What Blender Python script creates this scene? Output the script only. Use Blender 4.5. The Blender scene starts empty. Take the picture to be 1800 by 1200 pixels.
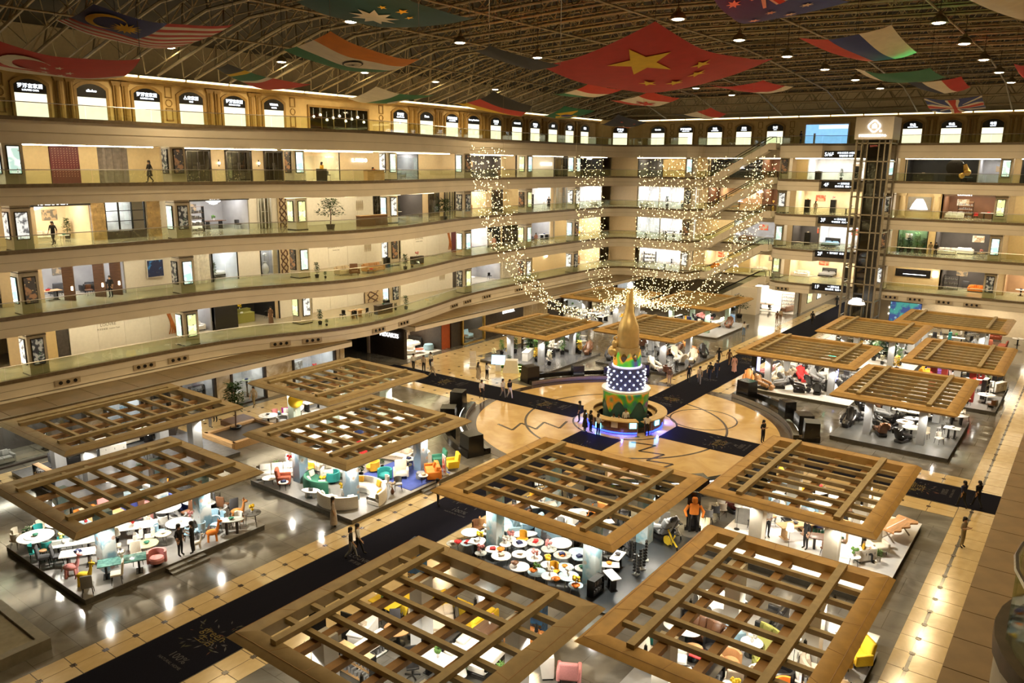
import bpy, bmesh, math, random, re
from mathutils import Vector, Matrix
PI = math.pi
SC = bpy.context.scene
COL = SC.collection
random.seed(7)

# ------------------------------------------------------------------ camera
cam_d = bpy.data.cameras.new('camera'); cam_o = bpy.data.objects.new('camera', cam_d); COL.objects.link(cam_o)
cam_d.sensor_width = 36.0; cam_d.lens = 1386.1 / 1800 * 36; cam_d.clip_end = 600; cam_d.clip_start = 0.1
_pitch, _roll, _yaw = math.radians(12.70), math.radians(0.515), math.radians(-36.70)
_fw = Vector((math.sin(_yaw) * math.cos(_pitch), math.cos(_yaw) * math.cos(_pitch), -math.sin(_pitch)))
_rt = Vector((math.cos(_yaw), -math.sin(_yaw), 0)); _up = _rt.cross(_fw)
_r2 = _rt * math.cos(_roll) + _up * math.sin(_roll); _u2 = -_rt * math.sin(_roll) + _up * math.cos(_roll)
_m = Matrix((_r2, _u2, -_fw)).transposed().to_4x4(); _m.translation = (0, 0, 19.5)
cam_o.matrix_world = _m
SC.camera = cam_o
# ------------------------------------------------------------------ world, exposure
SC.view_settings.view_transform = 'Standard'; SC.view_settings.look = 'None'
SC.view_settings.gamma = 1.0; SC.view_settings.exposure = 0.22; SC.view_settings.use_curve_mapping = False
wd = bpy.data.worlds.new('night'); SC.world = wd; wd.use_nodes = True
_bg = wd.node_tree.nodes['Background']; _bg.inputs[0].default_value = (0.02, 0.018, 0.012, 1); _bg.inputs[1].default_value = 0.25
try:
    cy = SC.cycles
    cy.use_denoising = True; cy.use_adaptive_sampling = True; cy.adaptive_threshold = 0.02; cy.use_light_tree = True; cy.max_bounces = 5; cy.diffuse_bounces = 3; cy.glossy_bounces = 3
    cy.transmission_bounces = 3; cy.transparent_max_bounces = 14; cy.sample_clamp_indirect = 4.0; cy.caustics_reflective = False; cy.caustics_refractive = False
except Exception:
    pass
LAMP_W = 3300.0          # one pendant of the roof
PAV_W = 265.0             # one track spotlight of a pavilion
LAMP_COL = (1.0, 0.74, 0.39)
PAV_COL = (1.0, 0.93, 0.80)

# ------------------------------------------------------------------ materials
MATS = {}
def nd(nt, t, **kw):
    n = nt.nodes.new(t)
    for k, v in kw.items(): setattr(n, k, v)
    return n
def mat(key, col, rough=0.5, metal=0.0, var=0.12, scale=4.0, emit=0.0, ecol=None, bump=0.0, spec=0.5, stretch=None, coat=0.0, detail=3.0):
    """Principled material whose colour is a noise-driven mix of two shades of one hue."""
    if key in MATS: return MATS[key]
    m = bpy.data.materials.new(key); m.use_nodes = True; nt = m.node_tree
    b = nt.nodes['Principled BSDF']
    tc = nd(nt, 'ShaderNodeTexCoord'); mp = nd(nt, 'ShaderNodeMapping'); no = nd(nt, 'ShaderNodeTexNoise')
    nt.links.new(tc.outputs['Object'], mp.inputs[0]); nt.links.new(mp.outputs[0], no.inputs[0])
    if stretch: mp.inputs['Scale'].default_value = stretch
    no.inputs['Scale'].default_value = scale; no.inputs['Detail'].default_value = detail
    rp = nd(nt, 'ShaderNodeValToRGB'); nt.links.new(no.outputs[0], rp.inputs[0])
    rp.color_ramp.elements[0].position = 0.3; rp.color_ramp.elements[1].position = 0.7
    rp.color_ramp.elements[0].color = tuple(max(0, c * (1 - var)) for c in col) + (1,)
    rp.color_ramp.elements[1].color = tuple(min(1, c * (1 + var)) for c in col) + (1,)
    nt.links.new(rp.outputs[0], b.inputs['Base Color'])
    b.inputs['Roughness'].default_value = rough; b.inputs['Metallic'].default_value = metal
    b.inputs['Specular IOR Level'].default_value = spec
    if coat: b.inputs['Coat Weight'].default_value = coat; b.inputs['Coat Roughness'].default_value = 0.08
    if emit:
        b.inputs['Emission Strength'].default_value = emit
        if ecol: b.inputs['Emission Color'].default_value = tuple(ecol) + (1,)
        else: nt.links.new(rp.outputs[0], b.inputs['Emission Color'])
    if bump:
        bp = nd(nt, 'ShaderNodeBump'); bp.inputs['Strength'].default_value = bump; bp.inputs['Distance'].default_value = 0.02
        nt.links.new(no.outputs[0], bp.inputs['Height']); nt.links.new(bp.outputs[0], b.inputs['Normal'])
    MATS[key] = m
    return m
def glow(key, col, s, sample='AUTO'):
    """A light-giving surface with a faint noise in its strength."""
    if key in MATS: return MATS[key]
    m = bpy.data.materials.new(key); m.use_nodes = True; nt = m.node_tree; nt.nodes.clear()
    o = nd(nt, 'ShaderNodeOutputMaterial'); e = nd(nt, 'ShaderNodeEmission'); no = nd(nt, 'ShaderNodeTexNoise'); ma = nd(nt, 'ShaderNodeMath', operation='MULTIPLY_ADD')
    tc = nd(nt, 'ShaderNodeTexCoord'); nt.links.new(tc.outputs['Object'], no.inputs[0]); no.inputs['Scale'].default_value = 2.0
    nt.links.new(no.outputs[0], ma.inputs[0]); ma.inputs[1].default_value = s * 0.3; ma.inputs[2].default_value = s * 0.85
    e.inputs[0].default_value = tuple(col) + (1,); nt.links.new(ma.outputs[0], e.inputs[1]); nt.links.new(e.outputs[0], o.inputs[0])
    if sample != 'AUTO': m.cycles.emission_sampling = sample
    MATS[key] = m
    return m
def glass(key, tint, refl=0.10, rough=0.03):
    if key in MATS: return MATS[key]
    m = bpy.data.materials.new(key); m.use_nodes = True; nt = m.node_tree; nt.nodes.clear()
    o = nd(nt, 'ShaderNodeOutputMaterial'); mx = nd(nt, 'ShaderNodeMixShader'); t = nd(nt, 'ShaderNodeBsdfTransparent'); g = nd(nt, 'ShaderNodeBsdfGlossy')
    lw = nd(nt, 'ShaderNodeLayerWeight'); lw.inputs[0].default_value = 0.25; ad = nd(nt, 'ShaderNodeMath', operation='MULTIPLY_ADD')
    nt.links.new(lw.outputs['Facing'], ad.inputs[0]); ad.inputs[1].default_value = 0.25; ad.inputs[2].default_value = refl
    t.inputs[0].default_value = tuple(tint) + (1,); g.inputs['Roughness'].default_value = rough
    nt.links.new(ad.outputs[0], mx.inputs[0]); nt.links.new(t.outputs[0], mx.inputs[1]); nt.links.new(g.outputs[0], mx.inputs[2]); nt.links.new(mx.outputs[0], o.inputs[0])
    MATS[key] = m
    return m
def printed(key, a, b_, c, scale=3.0, emit=0.0, thr=0.5, seed=0.0, rough=0.5):
    """Flat print: blocks of two colours over a ground, from voronoi and noise."""
    if key in MATS: return MATS[key]
    m = bpy.data.materials.new(key); m.use_nodes = True; nt = m.node_tree; b = nt.nodes['Principled BSDF']
    tc = nd(nt, 'ShaderNodeTexCoord'); mp = nd(nt, 'ShaderNodeMapping'); mp.inputs['Location'].default_value = (seed, seed * 1.7, seed * .6)
    nt.links.new(tc.outputs['Object'], mp.inputs[0])
    no = nd(nt, 'ShaderNodeTexNoise'); no.inputs['Scale'].default_value = scale; no.inputs['Detail'].default_value = 4
    vo = nd(nt, 'ShaderNodeTexVoronoi'); vo.inputs['Scale'].default_value = scale * 1.7
    nt.links.new(mp.outputs[0], no.inputs[0]); nt.links.new(mp.outputs[0], vo.inputs[0])
    r1 = nd(nt, 'ShaderNodeValToRGB'); r1.color_ramp.elements[0].position = thr - .04; r1.color_ramp.elements[1].position = thr + .04
    r1.color_ramp.elements[0].color = tuple(a) + (1,); r1.color_ramp.elements[1].color = tuple(b_) + (1,)
    r2 = nd(nt, 'ShaderNodeValToRGB'); r2.color_ramp.elements[0].position = .18; r2.color_ramp.elements[1].position = .24
    r2.color_ramp.elements[0].color = (1, 1, 1, 1); r2.color_ramp.elements[1].color = (0, 0, 0, 1)
    mx = nd(nt, 'ShaderNodeMixRGB'); nt.links.new(no.outputs[0], r1.inputs[0]); nt.links.new(vo.outputs['Distance'], r2.inputs[0])
    nt.links.new(r2.outputs[0], mx.inputs[0]); nt.links.new(r1.outputs[0], mx.inputs[1]); mx.inputs[2].default_value = tuple(c) + (1,)
    nt.links.new(mx.outputs[0], b.inputs['Base Color']); b.inputs['Roughness'].default_value = rough
    if emit: nt.links.new(mx.outputs[0], b.inputs['Emission Color']); b.inputs['Emission Strength'].default_value = emit
    MATS[key] = m
    return m

# ------------------------------------------------------------------ mesh building
class MB:
    """Collects solids into one mesh."""
    def __init__(s): s.v = []; s.f = []; s.mi = []; s.cur = 0
    def _add(s, vs, fs):
        o = len(s.v); s.v += [tuple(p) for p in vs]
        for f in fs: s.f.append(tuple(i + o for i in f)); s.mi.append(s.cur)
        return s
    def box(s, x, y, z, sx, sy, sz, rz=0.0, rx=0.0, ry=0.0, taper=1.0):
        """centre x,y ; z is the BOTTOM ; taper scales the top face"""
        c, n = math.cos(rz), math.sin(rz); vs = []
        for k, (dz, t) in enumerate(((0, 1.0), (sz, taper))):
            for dx, dy in ((-.5, -.5), (.5, -.5), (.5, .5), (-.5, .5)):
                vs.append(Vector((dx * sx * t, dy * sy * t, dz)))
        if rx or ry:
            R = Matrix.Rotation(rx, 3, 'X') @ Matrix.Rotation(ry, 3, 'Y'); vs = [R @ v for v in vs]
        vs = [(x + v.x * c - v.y * n, y + v.x * n + v.y * c, z + v.z) for v in vs]
        return s._add(vs, [(0, 3, 2, 1), (4, 5, 6, 7), (0, 1, 5, 4), (1, 2, 6, 5), (2, 3, 7, 6), (3, 0, 4, 7)])
    def bar(s, a, b, w, h=None, up=(0, 0, 1)):
        """rectangular bar from a to b"""
        a, b = Vector(a), Vector(b); h = h or w; d = (b - a).normalized(); u = Vector(up)
        if abs(d.dot(u)) > .98: u = Vector((0, 1, 0)) if abs(d.y) < .9 else Vector((1, 0, 0))
        r = d.cross(u).normalized(); u = r.cross(d)
        vs = [p + r * (i * w / 2) + u * (j * h / 2) for p in (a, b) for i, j in ((-1, -1), (1, -1), (1, 1), (-1, 1))]
        return s._add(vs, [(0, 3, 2, 1), (4, 5, 6, 7), (0, 1, 5, 4), (1, 2, 6, 5), (2, 3, 7, 6), (3, 0, 4, 7)])
    def tube(s, a, b, r0, r1=None, n=8, cap=True):
        a, b = Vector(a), Vector(b); r1 = r0 if r1 is None else r1; d = (b - a).normalized()
        u = Vector((0, 0, 1)) if abs(d.z) < .9 else Vector((1, 0, 0)); x = d.cross(u).normalized(); y = d.cross(x)
        vs = [p + (x * math.cos(2 * PI * i / n) + y * math.sin(2 * PI * i / n)) * r for p, r in ((a, r0), (b, r1)) for i in range(n)]
        fs = [(i, (i + 1) % n, n + (i + 1) % n, n + i) for i in range(n)]
        if cap: fs += [tuple(range(n - 1, -1, -1)), tuple(range(n, 2 * n))]
        return s._add(vs, fs)
    def path(s, pts, r, n=6, closed=False):
        pts = [Vector(p) for p in pts]; m = len(pts); vs = []; last = None
        for i, p in enumerate(pts):
            d = (pts[(i + 1) % m] - pts[i - 1]) if closed or 0 < i < m - 1 else (pts[1] - pts[0] if i == 0 else pts[-1] - pts[-2])
            d.normalize(); u = Vector((0, 0, 1)) if abs(d.z) < .9 else Vector((1, 0, 0))
            x = d.cross(u).normalized(); y = d.cross(x); rr = r[i] if isinstance(r, (list, tuple)) else r
            vs += [p + (x * math.cos(2 * PI * k / n) + y * math.sin(2 * PI * k / n)) * rr for k in range(n)]
        fs = []
        for i in range(m if closed else m - 1):
            j = (i + 1) % m
            fs += [(i * n + k, i * n + (k + 1) % n, j * n + (k + 1) % n, j * n + k) for k in range(n)]
        if not closed: fs += [tuple(range(n - 1, -1, -1)), tuple((m - 1) * n + k for k in range(n))]
        return s._add(vs, fs)
    def lathe(s, prof, n=16, c=(0, 0, 0), a0=0.0, a1=2 * PI, sx=1.0, sy=1.0):
        full = abs(a1 - a0 - 2 * PI) < 1e-6; k = n if full else n + 1; vs = []
        for r, z in prof:
            for i in range(k):
                a = a0 + (a1 - a0) * i / n; vs.append((c[0] + r * math.cos(a) * sx, c[1] + r * math.sin(a) * sy, c[2] + z))
        fs = []
        for j in range(len(prof) - 1):
            for i in range(n):
                i2 = (i + 1) % k if full else i + 1
                fs.append((j * k + i, j * k + i2, (j + 1) * k + i2, (j + 1) * k + i))
        if full:
            if prof[0][0] > 1e-4: fs.append(tuple(range(k - 1, -1, -1)))
            if prof[-1][0] > 1e-4: fs.append(tuple((len(prof) - 1) * k + i for i in range(k)))
        return s._add(vs, fs)
    def prism(s, poly, z0, z1):
        n = len(poly); ar = sum(poly[i][0] * poly[(i + 1) % n][1] - poly[(i + 1) % n][0] * poly[i][1] for i in range(n))
        if ar < 0: poly = poly[::-1]
        vs = [(x, y, z0) for x, y in poly] + [(x, y, z1) for x, y in poly]
        return s._add(vs, [tuple(range(n - 1, -1, -1)), tuple(range(n, 2 * n))] + [(i, (i + 1) % n, n + (i + 1) % n, n + i) for i in range(n)])
    def ball(s, c, r, n=8, m=6, sz=1.0, sx=1.0, sy=1.0):
        return s.lathe([(max(1e-5, r * math.sin(PI * j / m)), -r * sz * math.cos(PI * j / m)) for j in range(m + 1)], n, c, sx=sx, sy=sy)
    def ring(s, c, r0, r1, z0, z1, n=48, a0=0.0, a1=2 * PI):
        """ring sector with a rectangular section"""
        full = abs(a1 - a0 - 2 * PI) < 1e-6; k = n if full else n + 1; vs = []
        for r, z in ((r0, z0), (r1, z0), (r1, z1), (r0, z1)):
            vs += [(c[0] + r * math.cos(a0 + (a1 - a0) * i / n), c[1] + r * math.sin(a0 + (a1 - a0) * i / n), z) for i in range(k)]
        fs = []
        for j in range(4):
            for i in range(n):
                i2 = (i + 1) % k if full else i + 1; j2 = (j + 1) % 4
                fs.append((j * k + i, j * k + i2, j2 * k + i2, j2 * k + i))
        if not full: fs += [(0, k, 2 * k, 3 * k)[::-1], (k - 1, 2 * k - 1, 3 * k - 1, 4 * k - 1)]
        return s._add(vs, fs)
    def strip(s, pts, z0, z1, w):
        """wall of thickness w along a plan polyline (offset to the left side)"""
        P = [Vector((p[0], p[1])) for p in pts]; m = len(P); off = []
        for i in range(m):
            d = (P[min(i + 1, m - 1)] - P[max(i - 1, 0)]).normalized(); off.append(P[i] + Vector((-d.y, d.x)) * w)
        vs = [(p.x, p.y, z) for z in (z0, z1) for p in P] + [(p.x, p.y, z) for z in (z0, z1) for p in off]
        a, b, c, d = 0, m, 2 * m, 3 * m; fs = []
        for i in range(m - 1):
            fs += [(a + i, a + i + 1, b + i + 1, b + i), (c + i + 1, c + i, d + i, d + i + 1), (b + i, b + i + 1, d + i + 1, d + i), (a + i + 1, a + i, c + i, c + i + 1)]
        fs += [(a, b, d, c), (a + m - 1, c + m - 1, d + m - 1, b + m - 1)]
        return s._add(vs, fs)
    def cushion(s, x, y, z, sx, sy, sz, rz=0.0, r=None, tilt=0.0, n=3):
        """soft box: rounded edges and a slightly domed top; z is the bottom"""
        r = r if r is not None else min(sx, sy, sz) * .38; c, q = math.cos(rz), math.sin(rz); vs = []; fs = []
        R = Matrix.Rotation(tilt, 3, 'X')
        zs = [(0, r * .5), (r * .4, 0.0), (sz - r * .6, 0.0), (sz - r * .18, r * .3), (sz, r * .95)]
        k = 4 * n
        for dz, ins in zs:
            for qd, (ax, ay) in enumerate(((1, 1), (-1, 1), (-1, -1), (1, -1))):
                for i in range(n):
                    a = PI / 2 * (qd + i / (n - 1)); hx, hy = sx / 2 - r, sy / 2 - r; rr = max(.002, r - ins)
                    v = Vector((ax * hx + math.cos(a) * rr, ay * hy + math.sin(a) * rr, dz)); v = R @ v
                    vs.append((x + v.x * c - v.y * q, y + v.x * q + v.y * c, z + v.z))
        for j in range(len(zs) - 1):
            for i in range(k): fs.append((j * k + i, j * k + (i + 1) % k, (j + 1) * k + (i + 1) % k, (j + 1) * k + i))
        fs += [tuple(range(k - 1, -1, -1)), tuple((len(zs) - 1) * k + i for i in range(k))]
        return s._add(vs, fs)
    def mesh(s, name, smooth=True, angle=40):
        me = bpy.data.meshes.new(name); me.from_pydata(s.v, [], s.f)
        if any(s.mi): me.polygons.foreach_set('material_index', s.mi)
        if smooth:
            me.polygons.foreach_set('use_smooth', [True] * len(me.polygons)); me.set_sharp_from_angle(angle=math.radians(angle))
        return me

LABELS = {}
def put(name, me, m, parent=None, loc=(0, 0, 0), rz=0.0, scale=None):
    """link mesh data (or an MB) as one object; materials sit on the object so that data can be shared"""
    if isinstance(me, MB): me = me.mesh(name)
    ms = m if isinstance(m, (list, tuple)) else [m]
    while len(me.materials) < len(ms): me.materials.append(None)
    o = bpy.data.objects.new(name, me); COL.objects.link(o)
    for i, x in enumerate(ms): o.material_slots[i].link = 'OBJECT'; o.material_slots[i].material = x
    o.location = loc; o.rotation_euler = (0, 0, rz)
    if scale: o.scale = scale
    if parent is not None: o.parent = parent
    return o
def tag(o, label, cat, group=None):
    o['label'] = label; o['category'] = cat
    if group: o['group'] = group
    LABELS.setdefault(label, []).append(o.name)
    return o
def thing(name, label, cat, loc=(0, 0, 0), rz=0.0, group=None):
    o = bpy.data.objects.new(name, None); COL.objects.link(o); o.location = loc; o.rotation_euler = (0, 0, rz); o.empty_display_size = .2
    return tag(o, label, cat, group)
def struct(name, me, m, label=None):
    o = put(name, me, m); o['kind'] = 'structure'
    if label: o['label'] = label
    return o
MESHES = {}
def cached(key, fn):
    if key not in MESHES: MESHES[key] = fn()
    return MESHES[key]
def letters(txt, size, m, parent, loc, rot, name='lettering', depth=0.02, align='CENTER', xs=1.0):
    """text as a mesh standing in the given rotation"""
    k = ('txt', txt, round(size, 3), align, depth)
    def mk():
        cu = bpy.data.curves.new('lettering', 'FONT'); cu.body = txt; cu.size = size; cu.extrude = depth; cu.align_x = align; cu.align_y = 'CENTER'; cu.resolution_u = 2
        ob = bpy.data.objects.new('lettering', cu); COL.objects.link(ob); dg = bpy.context.evaluated_depsgraph_get(); dg.update()
        me = bpy.data.meshes.new_from_object(ob.evaluated_get(dg)); bpy.data.objects.remove(ob); bpy.data.curves.remove(cu); me.materials.clear(); return me
    o = put(name, cached(k, mk), m, parent, loc); o.rotation_euler = rot
    if xs != 1.0: o.scale = (xs, 1, 1)
    return o
def spot(parent, loc, power, col, angle=130, rad=0.06, target=None, blend=.6, name='lamp_light'):
    l = bpy.data.lights.new(name, 'SPOT'); l.energy = power; l.color = col; l.spot_size = math.radians(angle); l.spot_blend = blend; l.shadow_soft_size = rad
    o = bpy.data.objects.new(name, l); COL.objects.link(o); o.location = loc
    if target is not None: o.rotation_euler = (Vector(target) - Vector(loc)).to_track_quat('-Z', 'Y').to_euler()
    if parent is not None: o.parent = parent
    return o
def area(parent, loc, rot, sx, sy, power, col, name='lamp_light'):
    l = bpy.data.lights.new(name, 'AREA'); l.shape = 'RECTANGLE'; l.size = sx; l.size_y = sy; l.energy = power; l.color = col
    o = bpy.data.objects.new(name, l); COL.objects.link(o); o.location = loc; o.rotation_euler = rot
    if parent is not None: o.parent = parent
    return o
ORD = ['first', 'second', 'third', 'fourth', 'fifth', 'sixth', 'seventh', 'eighth', 'ninth', 'tenth', 'eleventh', 'twelfth', 'thirteenth', 'fourteenth', 'fifteenth', 'sixteenth', 'seventeenth', 'eighteenth', 'nineteenth', 'twentieth']
def nth(i):
    """0 -> first ... in words"""
    if i < 20: return ORD[i]
    tens = ['', '', 'twenty', 'thirty', 'forty', 'fifty', 'sixty', 'seventy', 'eighty', 'ninety'][(i + 1) // 10 % 10]
    return tens + '-' + ORD[(i + 1) % 10 - 1] if (i + 1) % 10 else {20: 'twentieth', 30: 'thirtieth', 40: 'fortieth', 50: 'fiftieth', 60: 'sixtieth', 70: 'seventieth', 80: 'eightieth', 90: 'ninetieth'}.get(i + 1, str(i + 1) + 'th')
FL = {1: 'ground', 2: 'second', 3: 'third', 4: 'fourth', 5: 'fifth', 6: 'sixth'}
FZ = {1: 0.0, 2: 4.77, 3: 9.07, 4: 13.45, 5: 17.78, 6: 22.15}
CEIL = 25.85

# palette
M_FASCIA = mat('ivory_board', (.78, .71, .60), .55, var=.05, scale=.6)
M_KERB = mat('brown_stone', (.16, .12, .07), .4, var=.2)
M_WALLC = mat('cream_plaster', (.74, .61, .38), .7, var=.07, scale=1.2)
M_BEIGE = mat('beige_board', (.70, .58, .40), .6, var=.05)
M_WHITE = mat('white_paint', (.80, .77, .70), .5, var=.04)
M_BLACK = mat('black_lacquer', (.012, .011, .010), .25, var=.3)
M_DARK = mat('dark_brown_board', (.035, .025, .018), .45, var=.3)
M_GREY = mat('grey_paint', (.28, .27, .25), .5, var=.1)
M_STEEL = mat('brushed_steel', (.5, .48, .44), .3, 1.0, var=.08, scale=20, stretch=(1, 1, .05))
M_GOLD = mat('gold_leaf', (.75, .50, .14), .28, 1.0, var=.15)
M_WOODC = mat('canopy_wood', (.42, .27, .10), .6, var=.16, scale=3, stretch=(1, 1, 6), bump=.15)
M_WOODD = mat('dark_walnut', (.12, .06, .03), .45, var=.3, scale=6, stretch=(.3, 3, 3))
M_OAK = mat('oak_veneer', (.50, .31, .14), .5, var=.25, scale=5, stretch=(.3, 4, 4))
M_GLASS = glass('railing_glass', (.90, .95, .86), .05)
M_GLASSD = glass('dark_glass', (.35, .36, .34), .12)
M_GLASSC = glass('clear_glass', (.93, .96, .95), .05)
M_LIT = glow('lit_sign', (1, .97, .92), 5.0)
M_WARM = glow('warm_strip', (1, .84, .56), 27.0)
M_COVE = glow('cove_strip', (1, .80, .42), 3.6)
M_LPAN = glow('light_panel', (1, .90, .72), 13.0)
M_LPANC = glow('cool_light_panel', (.97, .97, 1), 10.0)
# ------------------------------------------------------------------ roof pendants: the light of the hall
lampshade_m = mat('lamp_shade', (.35, .30, .2), .4, .6)
def pendant(x, y, z, label, zt):
    t = thing('pendant_lamp', label, 'lamp', (x, y, z), 0, 'dome pendants hanging from the roof trusses')
    put('lamp_shade', cached('ps', lambda: MB().lathe([(.48, 0), (.46, .1), (.34, .3), (.16, .42), (.12, .62), (.02, .66)], 16).mesh('lamp_shade')), lampshade_m, t)
    put('bulb', cached('pb', lambda: MB().lathe([(.01, -.06), (.25, -.04), (.42, .03), (.42, .06), (.01, .07)], 16).mesh('bulb')), glow('pendant_glow', (1, .86, .55), 26.0, 'NONE'), t)
    put('stem', MB().tube((0, 0, .6), (0, 0, zt - z), .025, n=5), M_DARK, t)
    spot(t, (0, 0, -.12), LAMP_W, LAMP_COL, 165, .35, name='pendant_light')
rowlab = {-56.3: 'over the curved balconies', -37.0: 'left of the roof middle', -20.9: 'right of the roof middle', -9.2: 'along the right side'}
for x in (-56.3, -37.0, -20.9, -9.2):
    ys = ([24.0] if x > -30 else []) + [33.6, 43.4, 52.6, 62.2, 72, 82, 92]
    for i, y in enumerate(ys):
        if x < -50 and y > 76: continue
        z = 27.5
        pendant(x, y, z, f'glowing dome pendant in the roof row {rowlab[x]}, {nth(len(ys) - 1 - i)} from far end', 30.2 if x > -50 else 28.6)

# ------------------------------------------------------------------ ground floor
def marble(key, col, vein, rough, scale, tile=None, var=.5):
    m = bpy.data.materials.new(key); m.use_nodes = True; nt = m.node_tree; b = nt.nodes['Principled BSDF']
    tc = nd(nt, 'ShaderNodeTexCoord'); no = nd(nt, 'ShaderNodeTexNoise'); no.inputs['Scale'].default_value = scale; no.inputs['Detail'].default_value = 6; no.inputs['Distortion'].default_value = 1.6
    nt.links.new(tc.outputs['Object'], no.inputs[0]); r = nd(nt, 'ShaderNodeValToRGB'); nt.links.new(no.outputs[0], r.inputs[0])
    e = r.color_ramp.elements; e[0].position = .35; e[0].color = tuple(vein) + (1,); e[1].position = .62; e[1].color = tuple(col) + (1,)
    last = r.outputs[0]
    if tile:
        br = nd(nt, 'ShaderNodeTexBrick'); br.offset = 0.5; br.inputs['Scale'].default_value = 1.0; br.inputs['Brick Width'].default_value = tile; br.inputs['Row Height'].default_value = tile
        br.inputs['Mortar Size'].default_value = .012; br.inputs['Color1'].default_value = (1, 1, 1, 1); br.inputs['Color2'].default_value = (.86, .86, .86, 1); br.inputs['Mortar'].default_value = (.45, .43, .40, 1)
        nt.links.new(tc.outputs['Object'], br.inputs['Vector']); mx = nd(nt, 'ShaderNodeMixRGB', blend_type='MULTIPLY'); mx.inputs[0].default_value = 1
        nt.links.new(last, mx.inputs[1]); nt.links.new(br.outputs[0], mx.inputs[2]); last = mx.outputs[0]
    nt.links.new(last, b.inputs['Base Color']); b.inputs['Roughness'].default_value = rough; b.inputs['Specular IOR Level'].default_value = .6
    MATS[key] = m
    return m
M_GREYST = marble('grey_marble', (.20, .185, .155), (.12, .11, .09), .12, .35, 1.8)
M_CREAM = marble('cream_marble', (.68, .48, .21), (.58, .39, .16), .14, .5)
M_MARBLEW = marble('white_marble', (.72, .66, .54), (.42, .32, .18), .2, .8)
M_DKST = mat('dark_stone', (.05, .03, .02), .2, var=.3)
floor1 = struct('floor', MB().box(-29, 60, -.3, 110, 150, .3), M_GREYST, 'polished grey marble floor of the ground-floor hall')
CX, CY = -27.8, 52.0
inlay = put('centre_disc', MB().lathe([(0.01, .012), (11.5, .012), (11.5, 0.0)], 96, (CX, CY, 0)), M_CREAM, floor1)
for r0, r1, a0, a1 in ((11.5, 12.3, 0, 2 * PI), (7.6, 7.78, 0, 2 * PI), (3.9, 4.05, 0, 2 * PI)):
    put('inlay_band', MB().ring((CX, CY), r0, r1, 0, .018, 96, a0, a1), M_DKST, floor1)
for q in range(4):      # zigzag inlays between the carpets, and small arcs
    a = PI / 4 + q * PI / 2; pts = []
    for i in range(7):
        r = 4.4 + i * .9; w = .55 if i % 2 else -.55; pts.append((CX + r * math.cos(a) - w * math.sin(a) * 1.4, CY + r * math.sin(a) + w * math.cos(a) * 1.4))
    mb = MB()
    for i in range(6): mb.bar((pts[i][0], pts[i][1], .01), (pts[i + 1][0], pts[i + 1][1], .01), .2, .02)
    if q in (2, 3): put('zigzag_inlay', mb, M_DKST, floor1)
    if q != 0: continue
    mb = MB().ring((CX + 6.4 * math.cos(a), CY + 6.4 * math.sin(a)), 2.5, 2.62, 0, .02, 40); put('inlay_band', mb, M_DKST, floor1)
# cream paths of single tiles with dark square insets
M_CTILE = marble('cream_tile', (.68, .52, .27), (.58, .43, .21), .13, .7)
tiles = []; dots = []
def path_tiles(x0, x1, y0, y1, axis, tw, tl, dot_at=None, rng=None):
    """tiles over a rectangle, axis = running direction"""
    L, W = ((y1 - y0), (x1 - x0)) if axis == 'y' else ((x1 - x0), (y1 - y0))
    nl = max(1, round(L / tl)); nw = max(1, round(W / tw)); tl = L / nl; tw = W / nw
    for i in range(nl):
        for j in range(nw):
            a, b = (j + .5) * tw, (i + .5) * tl
            x, y = (x0 + a, y0 + b) if axis == 'y' else (x0 + b, y0 + a)
            if math.hypot(x - CX, y - CY) < 12.6: continue
            tiles.append((x, y, tw, tl, axis))
        if dot_at is not None:
            b = i * tl; x, y = (x0 + dot_at, y0 + b) if axis == 'y' else (x0 + b, y0 + dot_at)
            if math.hypot(x - CX, y - CY) > 12.4: dots.append((x, y))
path_tiles(-31.1, -29.45, 8, 41, 'y', .83, 1.28, .82)
path_tiles(-25.95, -24.3, 10, 41, 'y', .83, 1.28, .82)
path_tiles(-31.1, -29.45, 63, 118, 'y', .83, 1.5, .82); path_tiles(-25.95, -24.3, 63, 106, 'y', .83, 1.5, .82)
path_tiles(-4.66, -4.0, 12, 100, 'y', .66, 1.32, .71); path_tiles(-3.9, -2.2, 12, 100, 'y', 1.7, 1.32)
path_tiles(-16.2, -4.66, 48.6, 50.35, 'x', .88, 1.4, .85); path_tiles(-16.2, -4.66, 53.85, 55.6, 'x', .88, 1.4, .85)
path_tiles(-53.8, -39.6, 48.6, 50.35, 'x', .88, 1.4, .85); path_tiles(-53.8, -39.6, 53.85, 55.6, 'x', .88, 1.4, .85)
path_tiles(-54.0, -50.4, 10, 48.6, 'y', 1.2, 1.3, 1.2); path_tiles(-54.0, -50.4, 55.6, 104, 'y', 1.2, 1.3, 1.2)
path_tiles(-50.4, -42, 55.6, 61.5, 'y', 1.4, 1.4, 1.4)
def near(p): return math.hypot(p[0], p[1])
tiles.sort(key=near); dots.sort(key=near)
for x, y, tw, tl, ax in tiles[:290]:
    me = cached(('tile', round(tw, 2), round(tl, 2)), lambda: MB().box(0, 0, 0, tw - .035, tl - .035, .014).mesh('tile', False))
    put('tile', me, M_CTILE, floor1, (x, y, 0), 0 if ax == 'y' else PI / 2)
mb = MB()
for x, y, tw, tl, ax in tiles[290:]: mb.box(x, y, 0, (tw if ax == 'y' else tl) - .035, (tl if ax == 'y' else tw) - .035, .014)
o = put('tile_field', mb, M_CTILE, floor1); o['kind'] = 'stuff'
for x, y in dots[:150]: put('inset', cached('inset', lambda: MB().box(0, 0, 0, .22, .22, .02).mesh('inset', False)), M_DKST, floor1, (x, y, 0))
mb = MB()
for x, y in dots[150:]: mb.box(x, y, 0, .22, .22, .02)
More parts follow.
